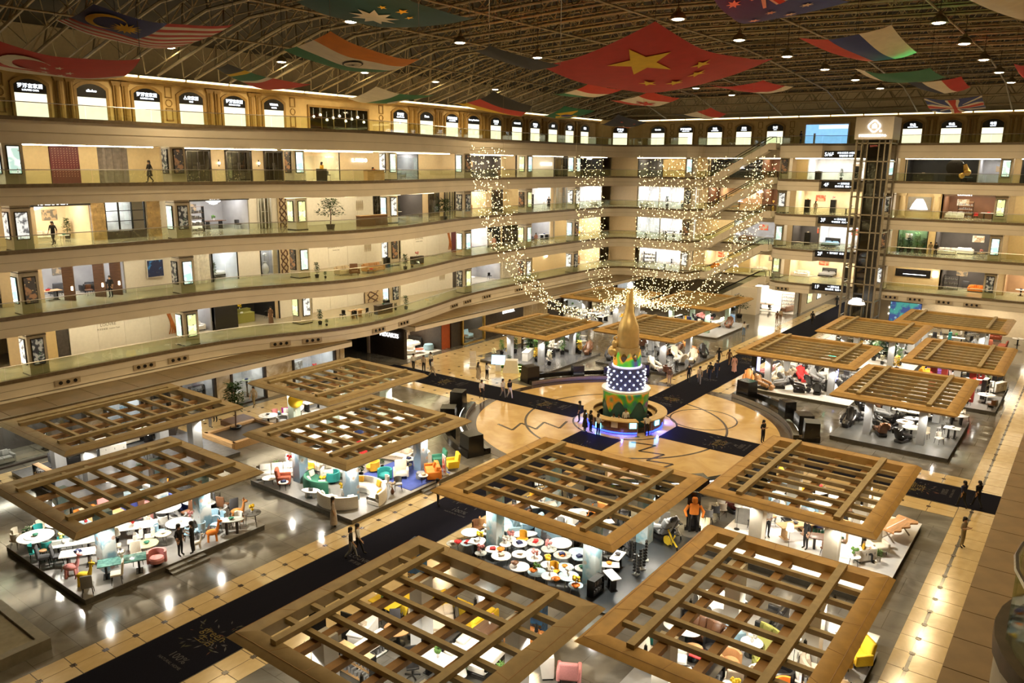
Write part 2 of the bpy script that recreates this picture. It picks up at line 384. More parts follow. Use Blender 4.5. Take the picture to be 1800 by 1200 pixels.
o = put('inset_field', mb, M_DKST, floor1); o['kind'] = 'stuff'

# ------------------------------------------------------------------ gallery edge line
EDGE_L = [(-58, 4), (-58, 20), (-58, 33), (-57.8, 36), (-57.3, 39), (-56.2, 42), (-55.0, 44.8), (-54.2, 47.5), (-53.9, 50.2), (-54.1, 53), (-54.6, 56), (-55.4, 59.5), (-56.3, 63), (-57.2, 66.5), (-57.8, 70), (-58.1, 74), (-58.3, 84), (-58.3, 98), (-58.1, 100.6), (-57.3, 102.2), (-56, 103.1), (-54, 103.2), (-50, 103.0), (-47, 102.6)]
EDGE_R0 = [(-47, 102.6), (-46.2, 103.6), (-45.9, 106), (-35.1, 106), (-34.6, 103.4), (-33.6, 102.6), (-32, 102.4), (-29.2, 102.5), (-28.8, 103.6), (-24.8, 103.6)]
EDGE_R1 = [(-21.0, 104.0), (-14, 104.2), (-4, 104.4), (2.2, 104.4), (2.4, 104.2)]
EDGE = EDGE_L + EDGE_R0[1:] + EDGE_R1
WX, WY = -62.5, 109.0     # shopfront planes
def smooth(pts, k=3):
    for _ in range(k - 1):
        o = [pts[0]]
        for a, b in zip(pts, pts[1:]): o += [(a[0] * .75 + b[0] * .25, a[1] * .75 + b[1] * .25), (a[0] * .25 + b[0] * .75, a[1] * .25 + b[1] * .75)]
        pts = o + [pts[-1]]
    return pts
EL = smooth(EDGE_L, 2)
EALL = EL + EDGE_R0[1:] + EDGE_R1
outer = [(2.4, 114), (-68, 114), (-68, 4)]
M_GALF = mat('gallery_stone', (.52, .46, .34), .1, var=.06, scale=1.0)
M_SOFF = mat('soffit_paint', (.66, .58, .46), .6, var=.05)
ceil_names = {}
for f in (2, 3, 4, 5, 6):
    h = 1.62 if f == 6 else (1.15 if f == 2 else 1.28); z = FZ[f]
    EIN = [(x - .12, y + (.12 if y > 101.5 else 0)) for x, y in EALL]
    struct('floor', MB().prism(EIN + outer, z - .12, z), M_GALF, f'polished stone walkway of the {FL[f]} floor gallery')
    struct('ceiling', MB().prism(EIN + outer, z - h + .06, z - .14), M_SOFF, f'painted soffit under the {FL[f]} floor gallery')
    tr = struct('trim_%d' % f, MB().strip(EALL, z - h, z - .12, .22), M_FASCIA, f'ivory balcony fascia of the {FL[f]} floor')
    put('seam', MB().strip([(x + .012, y - .012) for x, y in EALL], z - h * .55, z - h * .55 + .025, .05), mat('seam_brown', (.35, .29, .2), .7), tr)  # plain brown joint line along the fascia boards
    put('kerb', MB().strip([(x + .06, y - .06) for x, y in EALL], z - .13, z + .12, .35), M_KERB, tr)
# glass balustrades: one per floor and stretch
def balustrade(line, z, label, n=None):
    t = thing('glass_balustrade', label, 'balustrade', (line[0][0], line[0][1], z))
    P = [Vector((x, y)) for x, y in line]; L = [0]
    for a, b in zip(P, P[1:]): L.append(L[-1] + (b - a).length)
    def at(s):
        for i in range(len(P) - 1):
            if s <= L[i + 1] + 1e-6: return P[i].lerp(P[i + 1], (s - L[i]) / max(1e-6, L[i + 1] - L[i]))
        return P[-1]
    n = n or max(2, round(L[-1] / 2.4)); st = L[-1] / n
    o0 = Vector(line[0])
    for i in range(n):
        a, b = at(i * st + .02) - o0, at((i + 1) * st - .02) - o0
        put('glass_pane', MB().bar((a.x, a.y, .55), (b.x, b.y, .55), .018, .88), M_GLASS, t)
    put('handrail', MB().path([(*(at(L[-1] * i / (2 * n)) - o0), 1.04) for i in range(2 * n + 1)], .035, 6), M_STEEL, t)
ins = .10
for f in (2, 3, 4, 5, 6):
    balustrade([(x - ins, y + (ins if y > 101 else 0)) for x, y in EL], FZ[f], f'long glass balustrade edging the curved {FL[f]} floor gallery on the left side')
    balustrade([(-46.0, 103.8), (-45.8, 106.1), (-35.3, 106.1)], FZ[f], f'glass balustrade of the {FL[f]} floor gallery behind the escalators', 5)
    balustrade([(-35.0, 105.8), (-34.6, 103.5), (-33.6, 102.7), (-32, 102.5), (-29.2, 102.6), (-28.8, 103.7), (-24.8, 103.7)], FZ[f], f'glass balustrade of the {FL[f]} floor landing between escalators and lift tower', 5)
    balustrade([(x, y + ins) for x, y in EDGE_R1], FZ[f], f'glass balustrade of the {FL[f]} floor gallery beyond the lift tower')
# outer walls
M_WBACK = mat('gallery_wall', (.66, .54, .36), .65, var=.05)
wall_left = struct('wall_left', MB().box(-68.2, 60, 0, .4, 112, 30), M_WBACK)
wall_back = struct('wall_back', MB().box(-50.1, 114.2, 0, 36.4, .4, 30).box(-10.9, 114.2, 0, 26.4, .4, 30).box(-28, 114.2, 3.8, 7.8, .4, 26.2), M_WBACK)
wall_right = struct('wall_right', MB().box(9.2, 60, 0, .4, 112, 30), M_WBACK)
wall_near = struct('wall_near', MB().box(-33, -7.2, 0, 84.8, .4, 30), M_WBACK)
# near ledge and the rounded balcony corner at the right edge of the view
M_LEDGE = mat('ledge_stone', (.18, .115, .045), .6, var=.15, scale=.8)  # stone brown toned down evenly in place of the gallery's cast shadow
nl = struct('trim_near', MB().box(.2, 52, 3.3, 5.0, 120, .3), M_LEDGE, 'brown stone ledge above the near shopfronts')
for i in range(22):
    for j in range(2): put('slab', cached('lslab', lambda: MB().box(0, 0, 0, 2.0, 2.06, .03).mesh('slab', False)), M_LEDGE, nl, (-1.28 + j * 2.02, 11 + i * 2.1, 3.6))
struct('wall_near_gallery', MB().box(2.8, 52, 0, .3, 120, 3.4), M_WBACK)
cn = []
for i in range(13):
    a = PI * .5 + i / 12 * PI * 1.0; cn.append((.86 + 1.28 * math.cos(a), 11.6 + 1.75 * math.sin(a)))
cn = [(3.2, 13.35)] + cn + [(3.2, 9.85)]
struct('floor', MB().prism(cn, 13.30, 13.45), M_GALF, 'rounded corner of the near fourth floor gallery')
tr = struct('trim_7', MB().strip(cn[::-1], 12.0, 13.33, -.15), M_WHITE, 'white rounded fascia of the near fourth floor corner')
put('kerb', MB().strip([(x - .05, y) for x, y in cn[::-1]], 13.32, 13.56, -.15), M_KERB, tr)
tb = thing('glass_balustrade', 'curved glass balustrade cut by the picture edge, right above the brown ledge', 'balustrade', (.86, 11.6, 13.45))
for i in range(0, 14, 2):
    a, b = cn[i + 0], cn[min(i + 2, 14)]; put('glass_pane', MB().bar((a[0] - .86 + .08, a[1] - 11.6, .55), (b[0] - .86 + .08, b[1] - 11.6, .55), .02, .95), M_GLASS, tb)
put('handrail', MB().path([(x - .86 + .08, y - 11.6, 1.08) for x, y in cn], .035, 6), M_STEEL, tb)
# ledge over the ground-floor shopfronts on the left, in two stretches
for i, (y0, y1) in enumerate(((8, 47.4), (55.7, 104.5))):
    lg = struct('trim_%d' % (8 + i), MB().box(-55.9, (y0 + y1) / 2, 3.15, 4.8, y1 - y0, .4), M_FASCIA, 'stone-topped ledge over the ground-floor shopfronts')
    n = round((y1 - y0) / 2.8)
    for k in range(n): put('slab', MB().box(0, 0, 0, 3.5, (y1 - y0) / n - .04, .06), M_LEDGE, lg, (-55.4, y0 + (k + .5) * (y1 - y0) / n, 3.55))
    put('gutter', MB().box(-53.62, (y0 + y1) / 2, 3.55, .22, y1 - y0, .12), M_KERB, lg)
# ------------------------------------------------------------------ columns of the galleries
M_COLW = mat('column_board', (.62, .56, .45), .5, var=.05)
COLY = [23.1, 34.8, 46.4, 58.0, 69.8, 81.8, 93.1]
COLX = [-21.4, -9.6]
def column(x, y, z, h, lab):
    c = struct('column', MB().box(0, 0, 0, 1.25, 1.25, h), M_COLW, lab); c.location = (x, y, z)
    put('black_band', MB().box(0, 0, h - .35, 1.3, 1.3, .04), M_BLACK, c); put('plinth', MB().box(0, 0, 0, 1.31, 1.31, .08), M_BLACK, c)  # thin black band near the column top, black plinth at its foot
    return c
for f in (2, 3, 4, 5):
    h = FZ[f + 1] - FZ[f] - 1.15
    for i, y in enumerate(COLY): column(-59.1, y, FZ[f], h, f'ivory column {nth(i)} along the left gallery, {FL[f]} floor')
    for i, x in enumerate(COLX): column(x - .2, 105.6, FZ[f], h, f'ivory column on the far {FL[f]} floor gallery ' + ('beside the lift tower' if i == 0 else 'near the picture edge'))
    column(-35.0, 107.3, FZ[f], h, f'ivory column right of the escalators, {FL[f]} floor')
    column(-47.6, 105.5, FZ[f], h, f'ivory column left of the escalators, {FL[f]} floor')
# ------------------------------------------------------------------ sixth-floor arcade wall
M_ARC = mat('arcade_stone', (.66, .50, .24), .65, var=.08, scale=1.5)
M_ARCT = mat('arcade_trim', (.32, .20, .06), .5, var=.12)
M_WINLIT = glow('lit_window', (1, .93, .66), 1.35)
M_SIGNB = mat('black_sign', (.01, .01, .012), .3, var=.2)
M_SIGNL = glow('white_sign_light', (.85, .92, 1.0), 3.2)
wl6 = struct('wall_arcade', MB().box(-63, 56, 22.15, 1.6, 104, 3.75), M_ARC, 'cream stone arcade wall of the sixth floor, left side')
wf6 = struct('wall_arcade_back', MB().box(-30, 109.6, 22.15, 66, 1.6, 3.75), M_ARC, 'cream stone arcade wall of the sixth floor, far side')
ch6 = struct('wall_arcade_corner', MB().prism([(-62.3, 103.4), (-62.3, 109), (-56.8, 109), (-57.6, 108.7)], 22.15, 25.9), M_ARC, 'angled corner of the sixth floor arcade wall')
def arch_poly(w, h, rise, n=8):
    """points of a window outline with a segmental head, local x across, z up"""
    pts = [(-w / 2, 0), (w / 2, 0), (w / 2, h - rise)]
    R = (w * w / 4 + rise * rise) / (2 * rise); zc = h - R; a = math.asin(w / 2 / R)
    for i in range(1, n): t = a - 2 * a * i / n; pts.append((R * math.sin(t), zc + R * math.cos(t)))
    return pts + [(-w / 2, h - rise)]
def extrude(poly, y0, y1):
    m = MB(); n = len(poly)
    return m._add([(x, y0, z) for x, z in poly] + [(x, y1, z) for x, z in poly], [tuple(range(n)), tuple(range(2 * n - 1, n - 1, -1))] + [(i, n + i, n + (i + 1) % n, (i + 1) % n) for i in range(n)])
def frame_band(poly, poly2, y0, y1):
    n = len(poly); m = MB(); vs = [(x, y0, z) for x, z in poly] + [(x, y0, z) for x, z in poly2] + [(x, y1, z) for x, z in poly] + [(x, y1, z) for x, z in poly2]; fs = []
    for i in range(n):
        j = (i + 1) % n
        if i == 0: continue
        fs += [(i, j, n + j, n + i), (2 * n + j, 2 * n + i, 3 * n + i, 3 * n + j), (n + i, n + j, 3 * n + j, 3 * n + i), (j, i, 2 * n + i, 2 * n + j)]
    return m._add(vs, fs)
WIN_TEXT = ['罗浮宫家居', 'alladuo', '罗浮宫家居', '亼宋家居', '罗浮宫家居', 'VIRIDIA', '罗浮宫', 'Duca', '罗浮宫家居', 'Luxury Furniture', '罗浮宫', 'VERSAILLES', '罗浮宫', '品臻', '罗浮宫', '家居', '罗浮宫', 'GRAZIA', '罗浮宫国际', '饰品', '灯饰', '沙发', '饰品', '饰品', '地毯', '灯饰', '家具']
WIN_SUB = ['LOUVRE CASA', '', 'LOUVRE CASA', 'BAN', 'LOUVRE CASA', 'VIRIDIA', 'LOUVRE CASA', '', 'LOUVRE CASA', '', 'LOUVRE', '', 'LOUVRE', '', 'LOUVRE', '', 'LOUVRE', '', 'LOUVRE CASA', 'ACCESSORIES', 'LIGHTING', 'SOFA', 'DECORATION', 'DECORATION', 'CARPET', 'LIGHTING', 'FURNITURE']
wi = 0
def arcade_window(x, y, rz, w=2.15):
    global wi
    o = bpy.data.objects.new('window_%d' % (wi + 1), None); COL.objects.link(o); o.location = (x, y, 22.3); o.rotation_euler = (0, 0, rz)
    o['kind'] = 'structure'; o['label'] = f'lit arched window with a black lettered head, {nth(wi)} of the sixth floor arcade'
    H = 2.72; P = arch_poly(w, H, .42); P2 = arch_poly(w + .42, H + .24, .5); k = round(w, 2)
    put('frame', cached(('awf', k), lambda: frame_band(P, P2, -.14, .05).mesh('frame', False)), M_ARCT, o)
    put('pane', cached(('awp', k), lambda: MB().box(0, 0, 0, w, .04, 1.75).mesh('pane', False)), M_WINLIT, o, (0, -.03, 0))
    top = [(px, pz) for px, pz in P if pz > 1.0]
    sg = put('sign_panel', cached(('aws', k), lambda: extrude([(-w / 2, 1.75), (w / 2, 1.75)] + top, -.12, 0).mesh('sign_panel', False)), M_SIGNB, o)
    tx = WIN_TEXT[wi % len(WIN_TEXT)]; sb = WIN_SUB[wi % len(WIN_SUB)]
    letters(tx, .34 if len(tx) < 6 else .27, M_SIGNL, sg, (0, -.14, 2.22), (PI / 2, 0, 0))
    if sb: letters(sb, .17, M_SIGNL, sg, (0, -.14, 1.95), (PI / 2, 0, 0))
    if wi % 2 == 0: letters('6F', .32, M_SIGNL, o, (0, -.08, 1.35), (PI / 2, 0, 0))
    put('sill', MB().box(0, -.12, -.12, w + .3, .25, .12), M_ARCT, o)
    wi += 1
for yc in [26.15, 30.4, 34.7, 38.5, 42.6, 46.7, 62.9, 67.0, 71.3, 75.2, 79.5, 83.9, 87.9, 92.1, 96.3, 100.3]: arcade_window(-62.14, yc, PI / 2)
arcade_window(-59.6, 106.3, PI / 4, 2.15); 
for xc in [-54.6, -50.2, -45.8, -41.6, -37.3]: arcade_window(xc, 108.74, 0)
for xc in [-20.5, -16.3, -12.05, -7.7, -3.4]: arcade_window(xc, 108.74, 0)
def pilaster(x, y, rz):
    t = put('pilaster', cached('pil', lambda: MB().box(0, 0, 0, .62, .2, .25).box(0, 0, .25, .46, .16, 2.6).tube((0, -.1, .3), (0, -.1, 2.85), .17, .14, 8).box(0, 0, 2.85, .6, .22, .15).box(0, 0, 3.0, .74, .3, .18).mesh('pilaster')), M_ARCT, wl6 if abs(rz) > .1 else wf6, (x, y, 22.2), rz)
for yc in (28.1, 28.9, 32.3, 33.0, 40.3, 41.0, 44.4, 45.1, 64.6, 65.3, 68.8, 69.5, 73.0, 73.7, 77.1, 77.8, 81.4, 82.1, 85.6, 86.3, 90, 90.6, 94.1, 94.7, 98.2, 98.8): pilaster(-62.1, yc, PI / 2)
for xc in (-18.8, -18.1, -14.5, -13.9, -10.2, -9.5, -5.9, -5.2): pilaster(xc, 108.7, 0)
def moulding(x, y, rz):
    def mk():
        m = MB()
        for z0, h in ((.35, 1.0), (2.15, .85)):
            for a in (0, h - .07): m.box(0, 0, z0 + a, .6, .07, .07)
            for b in (-.27, .27): m.box(b, 0, z0, .07, .07, h)
        m.path([(.27 * math.cos(2 * PI * i / 14), 0, 1.74 + .27 * math.sin(2 * PI * i / 14)) for i in range(14)], .045, 5, True)
        return m.mesh('panel_moulding')
    put('panel_moulding', cached('mould', mk), M_ARCT, wl6 if abs(rz) > .1 else wf6, (x, y, 22.3), rz)
for yc in (24.2, 36.6, 48.9, 60.2, 65.0 + 8, 77.4 + 8.2, 81.7 + 8.2): moulding(-62.16, yc, PI / 2)
for xc in (-52.4, -48.0, -43.7, -39.4, -35.1): moulding(xc, 108.76, 0)
# wide openings of the sixth floor: a dark showroom left, a blue-lit one at the far side
M_BLUEW = glow('blue_screen_wall', (.25, .52, .95), 1.2)
o = bpy.data.objects.new('window_40', None); COL.objects.link(o); o.location = (-62.16, 54.5, 22.3); o.rotation_euler = (0, 0, PI / 2); o['kind'] = 'structure'; o['label'] = 'wide dark glazed showroom opening with hanging lamps on the sixth floor'
put('frame', MB().box(-3.8, 0, 0, .18, .25, 2.3).box(3.8, 0, 0, .18, .25, 2.3).box(0, 0, 2.3, 7.8, .25, .2), M_ARCT, o)
put('recess', MB().box(0, .1, 0, 7.5, .05, 2.3), mat('dark_showroom', (.05, .045, .03), .4, var=.5, scale=2), o)
for i in range(5): put('pane', MB().box(-3.0 + 1.5 * i, -.04, 0, 1.42, .03, 2.3), M_GLASSD, o)
for i in range(9): put('hanging_lamp', cached('hl6', lambda: MB().tube((0, 0, .2), (0, 0, .9), .01, n=4).lathe([(.01, 0), (.14, .05), (.12, .2), (.01, .25)], 8).mesh('hanging_lamp')), glow('hanging_lamp_glow', (1, .85, .6), 5), o, (-3.2 + .8 * i, -.02, 1.3 + .25 * math.sin(i * 2.1)))
o = bpy.data.objects.new('window_41', None); COL.objects.link(o); o.location = (-30.6, 108.7, 22.3); o['kind'] = 'structure'; o['label'] = 'wide showroom opening glowing blue on the sixth floor beside the lift tower'
put('frame', MB().box(-2.75, 0, 0, .2, .3, 2.5).box(2.75, 0, 0, .2, .3, 2.5).box(0, 0, 2.5, 5.7, .3, .2), M_BEIGE, o)
put('screen', MB().box(0, .02, 0, 5.3, .05, 2.5), M_BLUEW, o)
put('screen_band', MB().box(.8, -.03, 1.95, 3.6, .05, .45), glow('pale_blue_light', (.8, .9, 1), 1.8), o)
put('stanchion', MB().box(-1.45, -.12, 0, .25, .1, 1.4), M_WHITE, o)
# cornice and cove light around the top
cw = struct('trim_10', MB().box(-61.95, 55.5, 25.45, .5, 100, .3), M_ARCT, 'cornice above the sixth floor arcade, left side')
cf = struct('trim_11', MB().box(-27, 108.5, 25.45, 62, .5, .3), M_ARCT, 'cornice above the sixth floor arcade, far side')
for i in range(25): put('cove_light', MB().box(0, 0, 0, .22, 3.75, .14), M_COVE, cw, (-61.72, 8 + 4 * i, 25.78))
for i in range(15): put('cove_light', MB().box(0, 0, 0, 3.8, .22, .14), M_COVE, cf, (-56.2 + 4 * i, 108.3, 25.78))
# ------------------------------------------------------------------ roof: deck, trusses, purlins
M_TRUSS = mat('truss_steel', (.34, .28, .17), .5, .2, var=.12)
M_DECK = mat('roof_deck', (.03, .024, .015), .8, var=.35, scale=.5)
def roof_z(x, y):
    def f(d, w, h): return h * min(1, d / w) if d < w else h + (d - w) * .035
    zx = min(f(x + 61.0, 11.7, 3.1), f(5.4 - x, 11.7, 3.1)); zy = f(107.5 - y, 9.0, 2.2) + .03 * max(0, 98 - y)
    return 26.0 + min(zx, max(zy, 0))
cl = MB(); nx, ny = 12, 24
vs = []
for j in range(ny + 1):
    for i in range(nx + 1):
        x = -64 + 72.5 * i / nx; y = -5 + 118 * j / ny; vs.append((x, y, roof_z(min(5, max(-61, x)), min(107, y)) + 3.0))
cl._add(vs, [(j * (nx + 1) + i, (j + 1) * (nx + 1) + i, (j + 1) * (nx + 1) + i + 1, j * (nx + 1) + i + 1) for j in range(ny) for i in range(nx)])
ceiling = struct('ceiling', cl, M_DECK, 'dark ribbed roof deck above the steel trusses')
XS = [-61 + 66.4 * i / 22 for i in range(23)]
def truss(y, k):
    t = thing('roof_truss', f'pale steel roof truss spanning the hall, {nth(k)} counted from the far wall', 'roof truss', (0, y, 26), 0, 'steel trusses under the roof')
    def zb(x): return roof_z(x, y) - 26
    pts = [(x, 0, zb(x)) for x in XS]; mids = [(XS[i] + XS[i + 1]) / 2 for i in range(len(XS) - 1)]
    bot = put('bottom_chord', MB().path(pts, .115, 6), M_TRUSS, t)
    put('top_chord', MB().path([(x, 1.1, zb(x) + 2.2) for x in mids], .085, 5), M_TRUSS, t)
    w = MB()
    for i, x in enumerate(mids):
        w.tube((XS[i], 0, zb(XS[i])), (x, 1.1, zb(x) + 2.2), .055, n=4, cap=False); w.tube((XS[i + 1], 0, zb(XS[i + 1])), (x, 1.1, zb(x) + 2.2), .055, n=4, cap=False)
        w.tube((XS[i], 2.2, zb(XS[i])), (x, 1.1, zb(x) + 2.2), .04, n=4, cap=False); w.tube((XS[i + 1], 2.2, zb(XS[i + 1])), (x, 1.1, zb(x) + 2.2), .04, n=4, cap=False)
    put('web', w, M_TRUSS, t)
    put('panel_joint', MB().path([(x, 2.2, zb(x)) for x in XS], .05, 5), M_TRUSS, t)
TY = [105.6 - 3.2 * i for i in range(31)]
for k, y in enumerate(TY): truss(y, k)
for i, x in enumerate([-52.6, -44, -36, -28, -19.9, -10.3, -2]):
    t = thing('roof_purlin', f'steel tube running lengthwise under the trusses, {nth(i)} from the left wall', 'purlin', (x, 52, 26), 0, 'lengthwise roof tubes')
    put('tube', MB().path([(0, y - 52, roof_z(x, y) - 26 - .12) for y in [107 - 4.5 * j for j in range(24)]], .075, 6), M_TRUSS, t)
    put('upper_tube', MB().path([(1.5, y - 52, roof_z(x, y) - 26 + 2.25) for y in [104 - 4.5 * j for j in range(23)]], .05, 5), M_TRUSS, t)
# ------------------------------------------------------------------ timber lattice pavilions
M_CW = [mat('canopy_board', (.42, .25, .065), .6, var=.14, scale=2.0, bump=.1), mat('canopy_board_grey', (.30, .215, .095), .65, var=.14, scale=2.0, bump=.1)]
M_BEAM = mat('canopy_beam', (.32, .24, .11), .6, var=.15, scale=3)
M_JOIST = mat('canopy_joist', (.30, .16, .05), .6, var=.15, scale=3)
M_PIL = mat('pavilion_pillar', (.40, .41, .42), .5, var=.05)
M_PLAT = mat('platform_edge', (.10, .09, .07), .45, var=.2)
M_SPOTB = mat('spot_housing', (.03, .03, .03), .4)
M_SPOTL = glow('spot_lens', (1, .95, .85), 18.0, 'NONE')
HC = 3.6
KS = (19.5 - 3.6) / (19.5 - 4.15)
# x0, y0, width (x), depth (y), beam axis, short name used in the labels
PAV = {
 'front': (-21.65, 13.2, 9.2, 9.3, 'y', 'the frontmost pavilion'),
 'corner': (-12.3, 20.1, 7.7, 11.0, 'y', 'the lower right pavilion'),
 'tables': (-24.5, 26.3, 10.15, 9.7, 'y', 'the round-table pavilion'),
 'timber': (-14.1, 34.2, 8.1, 10.3, 'y', 'the live-edge pavilion'),
 'dining': (-41.35, 13.4, 8.6, 9.45, 'y', 'the left dining pavilion'),
 'rear_dining': (-51.6, 17.6, 8.6, 11.2, 'y', 'the rear dining pavilion'),
 'sofa': (-38.6, 25.55, 8.95, 10.2, 'y', 'the white sofa pavilion'),
 'yellow': (-47.75, 32.3, 8.75, 9.65, 'y', 'the yellow balloon pavilion'),
 'garden': (-47.1, 57.6, 8.2, 10.0, 'y', 'the garden bar pavilion'),
 'fitness': (-38.05, 63.95, 8.65, 10.3, 'y', 'the fitness pavilion'),
 'far_mid': (-41.5, 81.5, 9.0, 10.5, 'y', 'the escalator pavilion'),
 'far_left': (-51.5, 78.5, 8.8, 10.0, 'y', 'the hall-corner pavilion'),
 'massage': (-23.95, 64.0, 9.8, 9.6, 'y', 'the massage chair pavilion'),
 'black_massage': (-13.9, 55.7, 8.0, 10.6, 'y', 'the black lounger pavilion'),
 'red_pillar': (-12.05, 69.4, 7.4, 11.0, 'y', 'the red-pillar pavilion'),
 'flower': (-21.2, 77.4, 8.85, 9.55, 'y', 'the flower pavilion'),
 'far_right': (-16.3, 87.4, 10.2, 8.7, 'y', 'the farthest pavilion'),
}
PAV = {k: tuple(a * KS for a in v[:4]) + v[4:] for k, v in PAV.items()}
PIL_MAT = {'red_pillar': mat('red_pillar', (.35, .03, .02), .5), 'dining': printed('mural_blue', (.62, .66, .66), (.20, .36, .46), (.40, .28, .24), 1.1, rough=.4),
           'sofa': printed('mural_blue2', (.55, .60, .64), (.25, .36, .46), (.45, .35, .28), 1.1, seed=3, rough=.4), 'tables': printed('mural_blue3', (.60, .70, .72), (.30, .52, .60), (.5, .5, .44), 1.2, seed=5, rough=.4),
           'front': mat('white_pillar', (.72, .72, .70), .5, var=.03), 'timber': mat('cream_pillar', (.72, .66, .54), .5, var=.03), 'corner': mat('cream_pillar2', (.74, .70, .60), .5, var=.03),
           'yellow': mat('mint_pillar', (.55, .66, .58), .5, var=.04), 'far_mid': mat('mint_pillar2', (.45, .62, .52), .5, var=.04)}
PH = {'front': .0, 'tables': .12, 'yellow': .2, 'corner': .2, 'garden': .25, 'fitness': .25, 'flower': .25, 'far_right': .25, 'far_mid': .25, 'far_left': .25}
def canopy(key):
    x0, y0, w, d, ax, nm = PAV[key]; cx, cy = x0 + w / 2, y0 + d / 2
    t = thing('lattice_pavilion', 'brown timber lattice canopy on pillars, ' + nm, 'pavilion', (cx, cy, 0), 0, 'timber lattice pavilions on the ground floor')
    W, D = w / 2, d / 2; fw = .82; zt, zl = HC, HC - .30; cm = M_CW[1] if key in ('front', 'dining', 'rear_dining', 'sofa', 'yellow') else M_CW[0]
    # four mitred boards with a sloping outer edge, each cut in planks by a dark joint
    def board(a, b, ia, ib):
        mb = MB(); A, B, IA, IB = [Vector(v) for v in (a, b, ia, ib)]
        n = 1
        vs = []
        c = Vector((0, 0))
        for P, Q in ((A, IA), (B, IB)):
            o_ = P; i_ = Q; mid = P.lerp(Q, .28)
            vs += [(o_.x, o_.y, zl + .12), (mid.x, mid.y, zt), (i_.x, i_.y, zt), (i_.x, i_.y, zl - .14), (mid.x, mid.y, zl - .06)]
        k = 5
        fs = [(i, (i + 1) % k, k + (i + 1) % k, k + i) for i in range(k)] + [tuple(range(k - 1, -1, -1)), tuple(range(k, 2 * k))]
        mb._add(vs, fs); return mb
    co = [(-W, -D), (W, -D), (W, D), (-W, D)]; ci = [(-W + fw, -D + fw), (W - fw, -D + fw), (W - fw, D - fw), (-W + fw, D - fw)]
    for i in range(4):
        j = (i + 1) % 4; o = put('frame_board', board(co[i], co[j], ci[i], ci[j]), cm, t)
        A, B = Vector(co[i]), Vector(co[j]); IA, IB = Vector(ci[i]), Vector(ci[j]); seams = MB()
        for q in range(1, 5):
            P, Q = A.lerp(B, q / 5), IA.lerp(IB, q / 5); m_ = P.lerp(Q, .28); seams.bar((m_.x, m_.y, zt + .001), (Q.x, Q.y, zt + .001), .02, .012)
        seams.bar((A.lerp(IA, .28).x, A.lerp(IA, .28).y, zt), (B.lerp(IB, .28).x, B.lerp(IB, .28).y, zt), .02, .012)
        put('board_joint', seams, M_JOIST, o)
    L = D - fw
    far = cy > 60
    # two upper rails along y, cross bars along x below them, brown joists along y below those
    for s in (-1, 1): put('upper_rail', MB().box(s * (W - fw - 1.05), 0, zt - .02, .3, 2 * (D - fw) + .5, .2), M_BEAM, t)
    nb = max(4, round((2 * L) / 1.35)); sp = 2 * L / (nb + 1)
    for i in range(nb): put('cross_bar', cached(('cb', round(w, 2)), lambda: MB().bar((-W + fw, 0, 0), (W - fw, 0, 0), .2, .2).mesh('cross_bar', False)), M_BEAM, t, (0, -L + sp * (i + 1), zt - .16))
    nj = max(3, round((2 * (W - fw) - 2) / 1.55)); sj = (2 * (W - fw)) / (nj + 1)
    for i in range(nj): put('joist', cached(('jo', round(d, 2)), lambda: MB().bar((0, -L, 0), (0, L, 0), .34, .22).mesh('joist', False)), M_JOIST, t, (-W + fw + sj * (i + 1), 0, zt - .42))
    # pillars
    pm = PIL_MAT.get(key, M_PIL)
    for sx in (-1, 1):
        for sy in (-1, 1):
            px, py = sx * (W - 2.35), sy * (D - 2.35)
            put('pillar', cached(('pil', key), lambda: MB().box(0, 0, PH.get(key, .3), (.66 if cy < 50 else .5), (.66 if cy < 50 else .5), zl - .02 - PH.get(key, .3)).mesh('pillar', False)), pm, t, (px, py, 0))
    # track spotlights under the joists
    n = 0
    for i in range(3):
        for j in range(3):
            lx, ly = (i - 1) * (W - 1.6), (j - 1) * (D - 1.6)
            lx *= .92; ly *= .92
            put('spotlight', cached('spotl', lambda: MB().tube((0, 0, .28), (0, 0, .0), .06, .075, 8).tube((0, 0, .28), (0, 0, .36), .015, n=4).mesh('spotlight')), M_SPOTB, t, (lx, ly, zl - .62))
            put('lamp_lens', cached('spotln', lambda: MB().lathe([(.005, -.012), (.065, -.008), (.065, 0), (.005, .002)], 8).mesh('lamp_lens')), M_SPOTL, t, (lx, ly, zl - .62))
            spot(t, (lx, ly, zl - .68), PAV_W * (1.25 if key in ('tables', 'dining', 'sofa') else 1.0), PAV_COL, 150, .05, name='track_light')
    return t
for k in PAV: canopy(k)
# ------------------------------------------------------------------ runner carpets with their prints
M_CARP = mat('navy_carpet', (.006, .006, .013), .95, var=.25, scale=30, spec=.1)
PRC = [mat('print_rust', (.085, .030, .012), .9), mat('print_olive', (.05, .05, .018), .9), mat('print_grey', (.07, .068, .075), .9), mat('print_gold', (.14, .10, .02), .9)]
def runner(x0, x1, y0, y1, label):
    t = thing('carpet_runner', label, 'carpet', ((x0 + x1) / 2, (y0 + y1) / 2, 0.018))
    put('pile', MB().box(0, 0, 0, x1 - x0, y1 - y0, .012), M_CARP, t); return t
rA = runner(-29.4, -26.0, 5, 48.2, 'dark navy runner carpet from the lower left corner to the round counter')
rB = runner(-29.4, -26.0, 55.8, 124, 'dark navy runner carpet from the round counter to the far entrance')
rC = runner(-54.5, -31.6, 50.5, 53.7, 'dark navy runner carpet from the dark shop to the round counter')
rD = runner(-24.2, -2.6, 50.5, 53.7, 'dark navy runner carpet ending beside the brown ledge at right')
